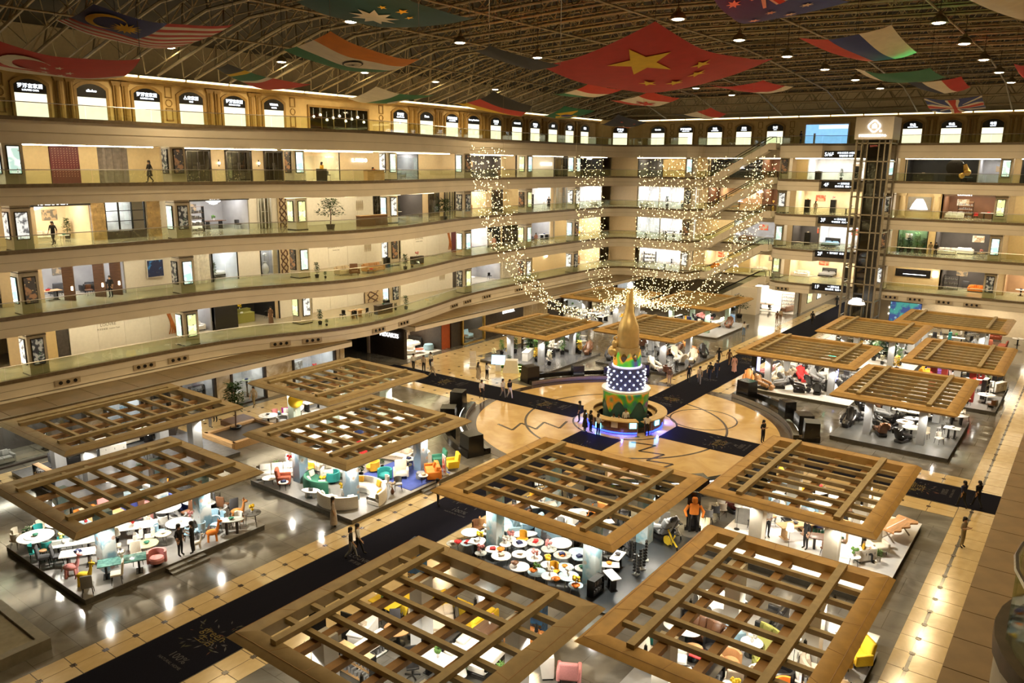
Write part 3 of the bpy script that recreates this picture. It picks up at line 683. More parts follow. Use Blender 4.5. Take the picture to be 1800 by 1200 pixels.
def leafprint(par, x, y, rz, seed):
    r = random.Random(seed); mb = MB()
    for i in range(46):
        a = r.uniform(0, 2 * PI); d = r.uniform(.35, 1.35); cx, cy = d * math.cos(a), d * math.sin(a) * .95; ln = r.uniform(.18, .42); b = a + r.uniform(-.7, .7); w = ln * .22; mb.cur = r.choice((0, 1, 1, 2, 2, 2))
        u, v = (math.cos(b), math.sin(b)), (-math.sin(b), math.cos(b))
        P = [(cx - u[0] * ln / 2, cy - u[1] * ln / 2), (cx + v[0] * w / 2, cy + v[1] * w / 2), (cx + u[0] * ln / 2, cy + u[1] * ln / 2), (cx - v[0] * w / 2, cy - v[1] * w / 2)]
        mb._add([(p[0], p[1], .0) for p in P], [(0, 3, 2, 1)])
    pl = par.location; o = put('leaf_print', mb, PRC, par, (x - pl.x, y - pl.y, .0145), rz)
    letters('green', .62, PRC[3], o, (0, .18, .002), (0, 0, 0), 'printed_word', 0); letters('生活', .5, PRC[3], o, (.05, -.32, .002), (0, 0, 0), 'printed_word', 0)
    letters('100%', .5, PRC[2], o, (.25, -1.62, .002), (0, 0, 0), 'printed_word', 0); letters('NATURAL HOME', .2, PRC[2], o, (.25, -2.02, .002), (0, 0, 0), 'printed_word', 0)
for i, (c, x, y, rz) in enumerate(((rA, -27.7, 16.2, 0), (rA, -27.7, 33.5, 0), (rA, -27.7, 45.2, 0), (rB, -27.7, 60.0, 0), (rB, -27.7, 78.0, 0), (rC, -35.4, 52.1, PI / 2), (rD, -20.2, 52.1, PI / 2), (rD, -7.3, 52.1, PI / 2), (rC, -46.5, 52.1, PI / 2))): leafprint(c, x, y, rz, 20 + i)
for c, x, y in ((rA, -27.7, 24.6), (rB, -27.7, 68)):
    letters('LOUVRE', .42, PRC[2], c, (x - c.location.x, y - c.location.y, .0155), (0, 0, 0), 'printed_word', 0); letters('罗浮宫', .26, PRC[2], c, (x - c.location.x, y - .42 - c.location.y, .0155), (0, 0, 0), 'printed_word', 0)

# ------------------------------------------------------------------ round information counter with blue under-light
M_CTOP = mat('counter_top', (.62, .44, .20), .35, var=.1)
M_CFRONT = mat('counter_wood', (.20, .09, .04), .4, var=.2)
M_BLUEL = glow('blue_led', (.02, .05, 1.0), 7.0)
M_CYANL = glow('cyan_led', (.15, .65, 1.0), 6.0)
ct = thing('information_counter', 'round wooden information counter with blue light under its front, around the bottle tower', 'counter', (CX, CY, 0))
gap0, gap1 = math.radians(-43), math.radians(-28); a0, a1 = gap1, gap0 + 2 * PI
put('counter_top', MB().ring((0, 0), 2.45, 3.2, 1.02, 1.10, 64, a0, a1), M_CTOP, ct)
put('counter_body', MB().ring((0, 0), 2.62, 2.95, .5, 1.02, 64, a0, a1).ring((0, 0), 2.62, 2.86, 0, .5, 64, a0, a1), M_CFRONT, ct)
put('blue_light_strip', MB().ring((0, 0), 2.87, 2.90, .06, .16, 64, a0, a1), M_BLUEL, ct)
for i in range(26):
    a = a0 + (i + .5) * (a1 - a0) / 26
    put('front_panel', cached('cfp%d' % (i % 2), lambda: MB().box(0, 0, 0, .04, .5 if i % 2 else .58, .42).mesh('front_panel')), (M_CYANL if i % 4 == 1 else (M_WHITE if i % 2 else M_CFRONT)), ct, (2.98 * math.cos(a), 2.98 * math.sin(a), .52 if i % 3 else .2), a)
for i in range(8):
    a = a0 + (i + .5) * (a1 - a0) / 8; spot(ct, (3.0 * math.cos(a), 3.0 * math.sin(a), .45), 230, (.05, .08, 1), 150, .05, (4.2 * math.cos(a), 4.2 * math.sin(a), -.5), name='blue_underlight')
put('inner_shelf', MB().ring((0, 0), 2.1, 2.62, .70, .74, 64, a0, a1), M_CTOP, ct)
put('inner_floor', MB().lathe([(.01, .03), (2.6, .03), (2.6, 0)], 48), M_DKST, ct)
for i in range(4):
    a = math.radians(-62 + (-56, 10, 95, 200)[i])
    q = thing('counter_monitor', f'small dark monitor on the round counter, {nth(i)} one clockwise from the front', 'monitor', (CX + 2.36 * math.cos(a), CY + 2.36 * math.sin(a), .745), a)
    put('screen', MB().box(0, 0, .12, .03, .5, .32), M_BLACK, q); put('foot', MB().box(0, 0, 0, .16, .2, .02).box(0, 0, .02, .03, .05, .12), M_GREY, q)
for i, a in enumerate((gap0 - .04, gap1 + .04)):
    q = thing('queue_post', 'thin steel post at the counter opening, ' + ('nearer the walking staff' if i else 'on the panel side'), 'post', (CX + 3.35 * math.cos(a), CY + 3.35 * math.sin(a), 0.02), 0, 'posts at the counter opening')
    put('base', MB().lathe([(.16, 0), (.16, .02), (.02, .04)], 12), M_STEEL, q); put('pole', MB().tube((0, 0, .03), (0, 0, .95), .025, n=8), M_STEEL, q)

# ------------------------------------------------------------------ bottle tower
def iridescent(key, em):
    m = bpy.data.materials.new(key); m.use_nodes = True; nt = m.node_tree; b = nt.nodes['Principled BSDF']
    tc = nd(nt, 'ShaderNodeTexCoord'); no = nd(nt, 'ShaderNodeTexNoise'); no.inputs['Scale'].default_value = .9; no.inputs['Detail'].default_value = 1; nt.links.new(tc.outputs['Object'], no.inputs[0])
    r = nd(nt, 'ShaderNodeValToRGB'); cr = r.color_ramp; cols = [(.28, (.10, .02, .25)), (.38, (.02, .22, .12)), (.46, (.10, .42, .03)), (.54, (.75, .28, .02)), (.62, (.10, .30, .10)), (.72, (.02, .14, .35))]
    cr.elements[0].position, cr.elements[0].color = cols[0][0], cols[0][1] + (1,); cr.elements[1].position, cr.elements[1].color = cols[-1][0], cols[-1][1] + (1,)
    for p, c in cols[1:-1]: e = cr.elements.new(p); e.color = c + (1,)
    nt.links.new(no.outputs[0], r.inputs[0]); nt.links.new(r.outputs[0], b.inputs['Base Color']); nt.links.new(r.outputs[0], b.inputs['Emission Color'])
    b.inputs['Emission Strength'].default_value = em; b.inputs['Roughness'].default_value = .25
    MATS[key] = m; return m
def sleeve(r, z0, z1, n, wave, edge='low', th=.04):
    """thin drum sleeve with one scalloped edge"""
    mb = MB(); vs = []; k = n
    for rr in (r, r - th):
        for i in range(k):
            a = 2 * PI * i / k; w = wave * (abs(math.sin(a * 3.5)) ** 1.5) ; lo, hi = (z0 + w, z1) if edge == 'low' else (z0, z1 - w)
            vs += [(rr * math.cos(a), rr * math.sin(a), lo), (rr * math.cos(a), rr * math.sin(a), hi)]
    fs = []
    for i in range(k):
        j = (i + 1) % k
        fs += [(2 * i, 2 * j, 2 * j + 1, 2 * i + 1), (2 * k + 2 * j, 2 * k + 2 * i, 2 * k + 2 * i + 1, 2 * k + 2 * j + 1), (2 * i + 1, 2 * j + 1, 2 * k + 2 * j + 1, 2 * k + 2 * i + 1), (2 * j, 2 * i, 2 * k + 2 * i, 2 * k + 2 * j)]
    return mb._add(vs, fs)
bt = thing('bottle_tower', 'tall tiered tower with a champagne gold bottle on top inside the round counter', 'sculpture', (CX, CY, 0.03))
put('lower_drum', MB().lathe([(1.70, 0), (1.70, 2.72), (1.2, 2.74)], 64), mat('teal_drum', (.03, .10, .10), .4, var=.25, scale=1.2), bt)
put('lower_drip', sleeve(1.75, 1.15, 2.70, 96, .95), iridescent('iridescent_lower', .06), bt)
put('light_ring', MB().path([(1.78 * math.cos(2 * PI * i / 64), 1.78 * math.sin(2 * PI * i / 64), 2.78) for i in range(64)], .07, 8, True), glow('ring_light', (1, .95, .9), 6), bt)
put('lower_rim', MB().lathe([(1.2, 2.72), (1.86, 2.72), (1.86, 2.86), (1.2, 2.86)], 64), M_WHITE, bt)
put('middle_drum', MB().lathe([(1.40, 2.86), (1.40, 4.55), (.9, 4.57)], 64), mat('blue_drum', (.05, .06, .17), .4, var=.2), bt)
bm_ = cached('tbulb', lambda: MB().ball((0, 0, 0), .055, 8, 6).mesh('bulb'))
M_TB = glow('tower_bulb', (.9, .95, 1.0), 16.0, 'NONE')
for r_ in range(5):
    for i in range(14):
        a = 2 * PI * (i + .5 * (r_ % 2)) / 14; put('bulb', bm_, M_TB, bt, (1.44 * math.cos(a), 1.44 * math.sin(a), 3.05 + .32 * r_))
put('upper_drum', MB().lathe([(.98, 4.56), (.98, 5.0)], 48), mat('violet_drum', (.12, .05, .16), .4), bt)
put('upper_crown', sleeve(1.06, 4.58, 5.75, 84, .75, 'high'), iridescent('iridescent_upper', .7), bt)
put('crown_light', MB().path([(1.08 * math.cos(2 * PI * i / 48), 1.08 * math.sin(2 * PI * i / 48), 4.60) for i in range(48)], .05, 6, True), glow('crown_ring', (.8, .6, 1), 4), bt)
M_CHAMP = mat('champagne_gold', (.74, .56, .28), .3, .6, var=.12, scale=2)
put('skirt', sleeve(.92, 5.1, 6.05, 84, .55, 'low', .06), mat('pale_gold', (.66, .52, .30), .35, .5), bt)
put('bottle', MB().lathe([(.55, 5.3), (.80, 5.7), (.83, 6.4), (.82, 7.2), (.74, 7.7), (.55, 8.15), (.38, 8.6), (.31, 9.1), (.28, 9.7), (.26, 10.2), (.22, 10.5), (.02, 10.52)], 40), M_CHAMP, bt)
put('shell_ornament', MB().ball((-.95, -.35, 5.6), .5, 16, 10, .9).ball((-.75, -.55, 6.25), .3, 12, 8).path([(-.6 + .25 * math.cos(t * .5), -.6 + .2 * math.sin(t * .5), 6.2 + .07 * t) for t in range(12)], [.16 - .011 * t for t in range(12)], 8), M_CHAMP, bt)
put('topper', MB().ball((0, 0, 10.72), .2, 10, 8), glow('topper_light', (1, .97, .85), 14), bt)
# draped light strings
M_STR = mat('string_wire', (.25, .2, .1), .6); M_FAIRY = glow('fairy_light', (1, .80, .36), 9.0, 'NONE')
vdir = math.atan2(-CY, -CX)      # direction to the viewer side
def bez(p0, p1, p2, p3, t): return p0 * (1 - t) ** 3 + p1 * (3 * t * (1 - t) ** 2) + p2 * (3 * t * t * (1 - t)) + p3 * t ** 3
away = math.atan2(CY, CX)
CUR = [(-122, 'leftmost, over the curved balconies'), (-20, 'behind the bottle to its left'), (8, 'straight behind the bottle'), (21, 'just right behind the bottle'), (34, 'second from the right'), (57, 'rightmost, beside the escalators')]
base = math.atan2(52, -27.8)
for ci_, (deg, nm) in enumerate(CUR):
    r = random.Random(50 + ci_); th = base - math.radians(deg); H = Vector((11.6 * math.cos(th), 11.6 * math.sin(th), 0)); tg = Vector((-math.sin(th), math.cos(th), 0)); rad = H.normalized()
    t = thing('light_curtain', f'curtain of tiny golden lights draped to the bottle top, {nm}', 'string lights', (CX, CY, 10.5), 0, 'golden light strings around the bottle')
    wire = MB(); bulbs = MB(); W = 6.0 if deg < -90 else (3.0 if abs(deg) > 50 else 2.3); n = 15 if deg < -90 else (11 if abs(deg) > 50 else 9); ht = 9.6 if abs(deg) > 90 else 9.2
    for s in range(n):
        u = (s / (n - 1) - .5) * W; p0 = H + tg * u + rad * r.uniform(-.25, .25) + Vector((0, 0, ht + r.uniform(-.1, .5))); p3 = Vector((0, 0, .1)) + tg * (u * .08)
        p1 = H * .97 + tg * u + Vector((0, 0, ht - 8.2 + r.uniform(-.7, .7))); p2 = H * .42 + tg * (u * .8) + Vector((0, 0, -4.6 + r.uniform(-.9, .5)))
        m = 96; pts = [bez(p0, p1, p2, p3, i / m) for i in range(m + 1)]
        wire.path(pts[::4], .006, 3)
        for q in pts[::2] + pts[:30:2]:
            if r.random() < .9:
                c = q + Vector((r.uniform(-.16, .16), r.uniform(-.16, .16), r.uniform(-.12, .12))); e = .030
                bulbs._add([(c.x + e, c.y, c.z), (c.x - e, c.y, c.z), (c.x, c.y + e, c.z), (c.x, c.y - e, c.z), (c.x, c.y, c.z + e), (c.x, c.y, c.z - e)], [(0, 2, 4), (2, 1, 4), (1, 3, 4), (3, 0, 4), (2, 0, 5), (1, 2, 5), (3, 1, 5), (0, 3, 5)])
    put('wire', wire.mesh('wire', False), M_STR, t); o = put('bulb_strand', bulbs.mesh('bulb_strand', False), M_FAIRY, t); o['kind'] = 'stuff'
    a_, b_ = H + tg * (W / 2) + Vector((0, 0, ht + .3)), H - tg * (W / 2) + Vector((0, 0, ht + .3))
    put('hanging_bar', MB().tube(a_, b_, .02, n=5).tube(a_, a_ + Vector((0, 0, 7.8)), .006, n=3).tube(b_, b_ + Vector((0, 0, 7.8)), .006, n=3), M_STR, t)
# ------------------------------------------------------------------ black curved basins round the disc
M_BASIN = mat('black_basin', (.012, .011, .010), .12, var=.3)
M_WATER = mat('dark_water', (.006, .006, .006), .03, var=.2)
M_LEDW = glow('white_led', (1, .95, .85), 5.0)
names = ['toward the massage chairs', 'toward the garden bar', 'toward the white sofas', 'toward the small round tables']
for q in range(4):
    a0 = math.radians(19 + 90 * q); a1 = math.radians(71 + 90 * q)
    t = thing('curved_basin', f'glossy black curved water basin round the cream disc, the one {names[q]}', 'basin', (CX, CY, 0), 0, 'black basins round the disc')
    put('wall', MB().ring((0, 0), 12.35, 12.75, 0, .42, 40, a0, a1).ring((0, 0), 13.9, 14.2, 0, .5, 40, a0, a1), M_BASIN, t)
    put('water', MB().ring((0, 0), 12.75, 13.9, 0, .26, 40, a0, a1), M_WATER, t)
    put('steel_band', MB().ring((0, 0), 12.30, 12.345, .04, .38, 40, a0, a1), M_STEEL, t)
    put('light_strip', MB().ring((0, 0), 12.78, 12.82, .30, .34, 40, a0 + .12, a1 - .12), M_LEDW, t)
    for j, (fr, rr, sz, h) in enumerate(((.05, 13.6, 1.1, 1.4), (.3, 13.7, 1.2, 1.0), (.55, 13.7, 1.0, 1.1), (.95, 13.5, 1.2, 1.5))):
        a = a0 + (a1 - a0) * fr
        put('black_block', MB().box(0, 0, 0, sz, sz * 1.1, h, taper=.94), M_BLACK, t, (rr * math.cos(a), rr * math.sin(a), .02), a)
# ------------------------------------------------------------------ furniture kits: lists of (part, mesh, slot)
def _rot4(f): return [f(sx, sy) for sx in (-1, 1) for sy in (-1, 1)]
KITS = {}
def kit(kind):
    if kind in KITS: return KITS[kind]
    P = []
    def add(n, mb, slot='a'): P.append((n, mb.mesh(n), slot))
    base, *arg = kind.split(':'); arg = [float(a) for a in arg]
    if base == 'chair':
        add('seat', MB().cushion(0, 0, .40, .47, .46, .09))
        add('backrest', MB().lathe([(.225, .44), (.25, .62), (.25, .84), (.215, .84), (.205, .62), (.19, .46)], 10, (0, .02, 0), PI * .08, PI * .92))
        lg = cached('chleg', lambda: MB().tube((0, 0, 0), (0, 0, .42), .013, .018, 5).mesh('leg'))
        for sx in (-1, 1):
            for sy in (-1, 1): P.append(('leg', MB().tube((sx * .22, sy * .21, 0), (sx * .17, sy * .17, .42), .013, .018, 5).mesh('leg'), 'b'))
    elif base == 'highchair':
        add('seat', MB().cushion(0, 0, .42, .5, .5, .1)); add('backrest', MB().cushion(0, .24, .46, .48, .1, .62, tilt=-.12))
        for sx in (-1, 1):
            for sy in (-1, 1): P.append(('leg', MB().tube((sx * .22, sy * .22, 0), (sx * .19, sy * .19, .44), .016, .022, 5).mesh('leg'), 'b'))
    elif base == 'armchair':
        add('shell', MB().ring((0, 0), .36, .46, .16, .70, 14, -PI * .12, PI * 1.12)); add('seat_cushion', MB().lathe([(.02, .2), (.35, .2), (.37, .36), (.3, .44), (.02, .46)], 14, (0, -.05, 0)))
        add('base', MB().lathe([(.2, 0), (.22, .05), (.28, .18)], 12), 'b')
    elif base == 'wing':
        add('seat', MB().cushion(0, 0, .2, .78, .74, .24)); add('backrest', MB().cushion(0, .34, .3, .76, .2, .75, tilt=-.16))
        for s in (-1, 1): add('armrest', MB().cushion(s * .40, .02, .16, .16, .74, .46))
        for sx in (-1, 1):
            for sy in (-1, 1): add('leg', MB().tube((sx * .32, sy * .3, 0), (sx * .3, sy * .28, .2), .02, n=5), 'b')
    elif base == 'sofa':
        L = arg[0]; n = 3 if L > 1.9 else 2
        add('base', MB().cushion(0, 0, .10, L, .88, .2, r=.06))
        for i in range(n): add('seat_cushion', MB().cushion(-L / 2 + .18 + (L - .36) * (i + .5) / n, -.06, .28, (L - .36) / n - .01, .72, .17, r=.05))
        for i in range(n): add('back_cushion', MB().cushion(-L / 2 + .18 + (L - .36) * (i + .5) / n, .26, .40, (L - .36) / n - .02, .2, .42, tilt=-.18, r=.07))
        add('backrest', MB().cushion(0, .39, .12, L, .14, .60, r=.05))
        for s in (-1, 1): add('armrest', MB().cushion(s * (L / 2 - .08), -.02, .12, .18, .86, .46, r=.06))
        for sx in (-1, 1):
            for sy in (-1, 1): add('foot', MB().tube((sx * (L / 2 - .12), sy * .34, 0), (sx * (L / 2 - .12), sy * .34, .12), .022, n=5), 'b')
        for s in (-1, 1): add('throw_pillow', MB().cushion(s * (L / 2 - .42), .12, .46, .42, .14, .38, tilt=-.3, r=.06), 'c')
    elif base == 'curved':
        R = arg[0]; a0, a1 = PI * (.5 - arg[1] / 2), PI * (.5 + arg[1] / 2)
        add('base', MB().ring((0, -R), R - .48, R + .42, .03, .24, 20, a0, a1), 'a')
        add('seat', MB().lathe([(R - .50, .24), (R - .52, .36), (R - .44, .45), (R + .2, .46), (R + .3, .40), (R + .32, .24)], 20, (0, -R, 0), a0, a1))
        add('backrest', MB().lathe([(R + .22, .2), (R + .18, .66), (R + .26, .78), (R + .38, .76), (R + .44, .62), (R + .44, .1)], 20, (0, -R, 0), a0, a1))
        for f in (.12, .5, .88):
            a = a0 + (a1 - a0) * f; add('throw_pillow', MB().cushion((R + .08) * math.cos(a), (R + .08) * math.sin(a) - R, .46, .42, .15, .36, rz=a - PI / 2, tilt=-.25, r=.06), 'c')
    elif base == 'round':
        d = arg[0]; h = arg[1] if len(arg) > 1 else .75
        add('table_top', MB().lathe([(.01, h - .04), (d / 2 - .02, h - .04), (d / 2, h - .02), (d / 2 - .01, h), (.01, h)], 24)); add('stem', MB().lathe([(.05 + d * .04, .03), (.04 + d * .02, h * .5), (.06 + d * .05, h - .04)], 12), 'b'); add('foot', MB().lathe([(.16 + d * .12, 0), (.16 + d * .12, .02), (.05, .05)], 16), 'b')
        if d > 1.2: add('turntable', MB().lathe([(.01, h + .001), (d * .3, h + .001), (d * .3, h + .022), (.01, h + .024)], 20), 'c')
    elif base == 'table':
        L, W = arg[0], arg[1]
        add('table_top', MB().cushion(0, 0, .70, L, W, .055, r=.03)); 
        for s in (-1, 1): add('trestle_leg', MB().box(s * (L / 2 - .35), 0, 0, .1, W * .62, .70, taper=.9).box(s * (L / 2 - .35), 0, 0, .3, W * .7, .03), 'b')
    elif base == 'slab':
        L, W = arg[0], arg[1]; n = 22; r = random.Random(4); pl = [( -L / 2 + L * i / (n - 1), -W / 2 + .09 * math.sin(i * .9) + .05 * r.random()) for i in range(n)] + [(L / 2 - L * i / (n - 1), W / 2 + .08 * math.sin(i * .7 + 1) - .05 * r.random()) for i in range(n)]
        add('table_top', MB().prism(pl, .68, .76)); add('river_inlay', MB().bar((-L / 2 + .2, 0, .763), (L / 2 - .2, .05, .763), .05, .006), 'c')
        for s in (-1, 1): add('leg_frame', MB().bar((s * L * .32, -.35, 0), (s * L * .32, .35, .68), .06).bar((s * L * .32, .35, 0), (s * L * .32, -.35, .68), .06), 'b')
    elif base == 'coffee':
        d, h = arg[0], arg[1]; add('table_top', MB().lathe([(.01, h - .03), (d / 2, h - .03), (d / 2, h), (.01, h)], 18))
        for i in range(3): a = 2 * PI * i / 3; add('leg', MB().tube((d * .38 * math.cos(a), d * .38 * math.sin(a), 0), (d * .3 * math.cos(a), d * .3 * math.sin(a), h - .03), .014, n=5), 'b')
    elif base == 'oval':
        L, W, h = arg; add('table_top', MB().lathe([(.01, h - .05), (.48, h - .05), (.5, h - .02), (.48, h), (.01, h)], 26, sx=L, sy=W)); [add('pedestal', MB().box(s * L * .2, 0, 0, .12, W * .5, h - .05), 'b') for s in (-1, 1)]
    elif base == 'bed':
        add('frame', MB().cushion(0, 0, .12, 1.9, 2.1, .2, r=.05), 'b'); add('mattress', MB().cushion(0, -.03, .30, 1.8, 2.0, .26, r=.08)); add('headboard', MB().cushion(0, 1.05, .1, 1.95, .14, 1.0, r=.05), 'b')
        for s in (-1, 1): add('pillow', MB().cushion(s * .45, .72, .54, .7, .42, .15, r=.07), 'c')
        add('bedspread', MB().cushion(0, -.5, .52, 1.84, .9, .06, r=.03), 'c')
    elif base == 'massage':
        add('base', MB().cushion(0, 0, 0, .62, .95, .22, r=.08), 'b'); add('seat', MB().cushion(0, -.05, .22, .5, .6, .22, r=.09)); add('backrest', MB().cushion(0, .32, .32, .56, .24, .92, tilt=-.5, r=.1)); add('headrest', MB().cushion(0, .78, 1.02, .34, .15, .24, tilt=-.5, r=.06), 'c')
        for s in (-1, 1): add('side_pod', MB().path([(s * .36, .55, .75), (s * .40, .3, .66), (s * .40, -.1, .58), (s * .40, -.4, .5), (s * .38, -.5, .25)], [.08, .13, .13, .12, .08], 8))
        add('leg_rest', MB().cushion(0, -.66, .10, .5, .36, .40, tilt=.5, r=.1)); 
        for s in (-1, 1): add('shoulder_wing', MB().cushion(s * .30, .55, .72, .12, .3, .42, tilt=-.5, r=.05))
    elif base == 'office':
        add('seat', MB().cushion(0, 0, .44, .5, .5, .08)); add('backrest', MB().cushion(0, .25, .55, .46, .06, .6, tilt=-.12)); add('stem', MB().tube((0, 0, .1), (0, 0, .45), .03, n=6), 'b')
        for i in range(5): a = 2 * PI * i / 5; add('caster_arm', MB().bar((0, 0, .09), (.3 * math.cos(a), .3 * math.sin(a), .06), .04, .03).ball((.3 * math.cos(a), .3 * math.sin(a), .04), .035, 6, 4), 'b')
        for s in (-1, 1): add('armrest', MB().path([(s * .26, .1, .5), (s * .29, .1, .66), (s * .29, -.16, .67)], .02, 5), 'b')
    elif base == 'stool':
        h = arg[0]; add('seat', MB().lathe([(.01, h - .07), (.17, h - .07), (.18, h - .02), (.15, h), (.01, h)], 12))
        for i in range(4): a = PI / 4 + PI / 2 * i; add('leg', MB().tube((.2 * math.cos(a), .2 * math.sin(a), 0), (.12 * math.cos(a), .12 * math.sin(a), h - .06), .012, n=5), 'b')
        add('foot_ring', MB().path([(.17 * math.cos(2 * PI * i / 10), .17 * math.sin(2 * PI * i / 10), h * .35) for i in range(10)], .01, 4, True), 'b')
    elif base == 'floorlamp':
        add('base', MB().lathe([(.15, 0), (.15, .025), (.02, .03)], 12), 'b'); add('pole', MB().tube((0, 0, .02), (0, 0, 1.45), .012, n=5), 'b'); add('lamp_shade', MB().lathe([(.22, 1.35), (.15, 1.68), (.01, 1.69)], 12), 'a')
    elif base == 'arclamp':
        add('base', MB().lathe([(.18, 0), (.18, .04), (.02, .05)], 12), 'b'); add('arm', MB().path([(.0 + .5 * (1 - math.cos(t / 9 * PI * .6)), 0, 1.9 * math.sin(t / 9 * PI * .6)) for t in range(10)], .014, 5), 'b'); add('lamp_shade', MB().lathe([(.2, 0), (.12, .14), (.01, .16)], 12, (.65, 0, 1.62)), 'a')
    elif base == 'cabinet':
        L, h = arg; add('carcass', MB().box(0, 0, .1, L, .45, h - .1)); n = max(2, round(L / .6))
        for i in range(n):
            add('door', MB().box(-L / 2 + L * (i + .5) / n, -.235, .13, L / n - .02, .02, h - .17), 'c'); add('handle', MB().box(-L / 2 + L * (i + .5) / n + .1, -.25, h * .6, .02, .02, .12), 'b')
        for s in (-1, 1): add('foot', MB().box(s * (L / 2 - .08), 0, 0, .06, .4, .1), 'b')
    elif base == 'shelf':
        L, h = arg
        for s in (-1, 1): add('upright', MB().box(s * L / 2, 0, 0, .04, .36, h), 'b')
        n = max(3, round(h / .42))
        for i in range(n): add('shelf_board', MB().box(0, 0, .05 + (h - .1) * i / (n - 1), L, .36, .03))
        r = random.Random(int(L * 10))
        for i in range(n - 1):
            m = MB(); x = -L / 2 + .12
            while x < L / 2 - .1:
                w = r.uniform(.05, .14); m.box(x, 0, .08 + (h - .1) * i / (n - 1), w, .2, r.uniform(.12, .3)); x += w + r.uniform(.02, .14)
            P.append(('shelf_goods', m.mesh('shelf_goods', False), 'c'))
    elif base == 'counter':
        L, h = arg; add('body', MB().box(0, 0, 0, L, .6, h - .05)); add('worktop', MB().box(0, 0, h - .05, L + .06, .68, .05), 'c'); add('plinth', MB().box(0, .02, 0, L - .06, .62, .08), 'b')
    elif base == 'plinth':
        L, W, h = arg; add('block', MB().box(0, 0, 0, L, W, h - .03)); add('top_plate', MB().box(0, 0, h - .03, L + .03, W + .03, .03), 'c')
    elif base == 'treadmill':
        add('deck', MB().box(0, 0, .06, .7, 1.7, .12), 'b'); add('belt', MB().box(0, -.1, .18, .5, 1.4, .02), 'c')
        for s in (-1, 1): add('upright', MB().bar((s * .33, .7, .1), (s * .33, .85, 1.25), .06), 'a')
        add('console', MB().box(0, .82, 1.2, .74, .12, .3, rx=-.3), 'b'); add('handrail', MB().path([(-.33, .8, 1.1), (-.33, .35, .95), (-.33, .2, .95)], .025, 5).path([(.33, .8, 1.1), (.33, .35, .95), (.33, .2, .95)], .025, 5), 'a')
    elif base == 'bike':
        add('frame', MB().path([(0, -.45, .3), (0, -.05, .55), (0, .35, .95)], .05, 6).path([(0, -.3, .95), (0, -.05, .55), (0, .0, .25), (0, .4, .3)], .045, 6))
        add('flywheel', MB().tube((-.05, .38, .32), (.05, .38, .32), .26, n=16), 'c'); add('saddle', MB().cushion(0, -.33, .95, .18, .28, .07), 'b'); add('handlebar', MB().path([(-.25, .5, 1.05), (-.22, .35, 1.02), (0, .35, .98), (.22, .35, 1.02), (.25, .5, 1.05)], .018, 5), 'b')
        add('stabiliser', MB().bar((-.28, -.5, .04), (.28, -.5, .04), .06).bar((-.28, .55, .04), (.28, .55, .04), .06).bar((0, -.5, .04), (0, -.42, .34), .05).bar((0, .55, .04), (0, .38, .3), .05), 'b'); add('pedal_crank', MB().bar((-.12, 0, .2), (.12, 0, .32), .03), 'b')
    elif base == 'rack':
        add('post', MB().box(0, 0, 0, .3, .3, .04).tube((0, 0, .04), (0, 0, 1.1), .03, n=6), 'b')
        for i in range(6): P.append(('dumbbell', MB().tube((-.16, .0, .2 + .16 * i), (-.07, 0, .2 + .16 * i), .07, n=8).tube((.07, 0, .2 + .16 * i), (.16, 0, .2 + .16 * i), .07, n=8).tube((-.08, 0, .2 + .16 * i), (.08, 0, .2 + .16 * i), .02, n=6).mesh('dumbbell'), 'a'))
    elif base == 'robot':
        add('back_stand', MB().box(0, .3, 0, .9, .3, .2).box(0, .34, .2, .7, .12, 2.0), 'b'); add('torso', MB().cushion(0, 0, 1.05, .5, .3, .6, r=.1)); add('head', MB().cushion(0, -.05, 1.75, .3, .3, .3, r=.1), 'a')
        for s in (-1, 1):
            add('arm', MB().path([(s * .3, 0, 1.55), (s * .5, -.05, 1.25), (s * .42, -.35, 1.05)], [.09, .08, .06], 7)); add('leg', MB().path([(s * .16, 0, 1.05), (s * .22, -.1, .6), (s * .2, 0, .05)], [.11, .09, .08], 7), 'c')
    elif base == 'giraffe':
        add('body', MB().ball((0, 0, .42), .17, 10, 8, .85, 1.0, 1.6)); add('neck', MB().path([(0, -.2, .45), (0, -.27, .65), (0, -.3, .86)], [.09, .06, .05], 8)); add('head', MB().ball((0, -.36, .9), .08, 8, 6, .8, .8, 1.4))
        for sx in (-1, 1):
            add('ear', MB().ball((sx * .07, -.29, .97), .035, 6, 4)); add('horn', MB().tube((sx * .03, -.3, .95), (sx * .03, -.29, 1.06), .012, n=5), 'c')
            for sy in (-1, 1): add('leg', MB().tube((sx * .09, sy * .18, 0), (sx * .09, sy * .16, .36), .045, .05, 7))
        add('tail', MB().tube((0, .27, .45), (0, .34, .25), .02, n=5), 'c')
    elif base == 'pouf':
        d, h = arg; add('cushion', MB().lathe([(d * .4, 0), (d * .5, h * .2), (d * .5, h * .75), (d * .42, h), (.01, h)], 16)); add('piping', MB().path([(d * .49 * math.cos(2 * PI * i / 16), d * .49 * math.sin(2 * PI * i / 16), h * .85) for i in range(16)], .012, 4, True), 'b')
    elif base == 'vase':
        h = arg[0]; add('vase', MB().lathe([(h * .16, 0), (h * .3, h * .3), (h * .26, h * .6), (h * .1, h * .85), (h * .14, h)], 12)); add('stems', MB().tube((0, 0, h * .9), (.05, .02, h * 1.6), .008, n=4).tube((0, 0, h * .9), (-.05, .03, h * 1.55), .008, n=4), 'b')
        m = MB(); r = random.Random(3)
        for i in range(9): m.ball((r.uniform(-.14, .14), r.uniform(-.14, .14), h * 1.55 + r.uniform(-.08, .12)), r.uniform(.05, .09), 6, 5)
        P.append(('blossom_cluster', m.mesh('blossom_cluster'), 'c'))
    elif base == 'bowl':
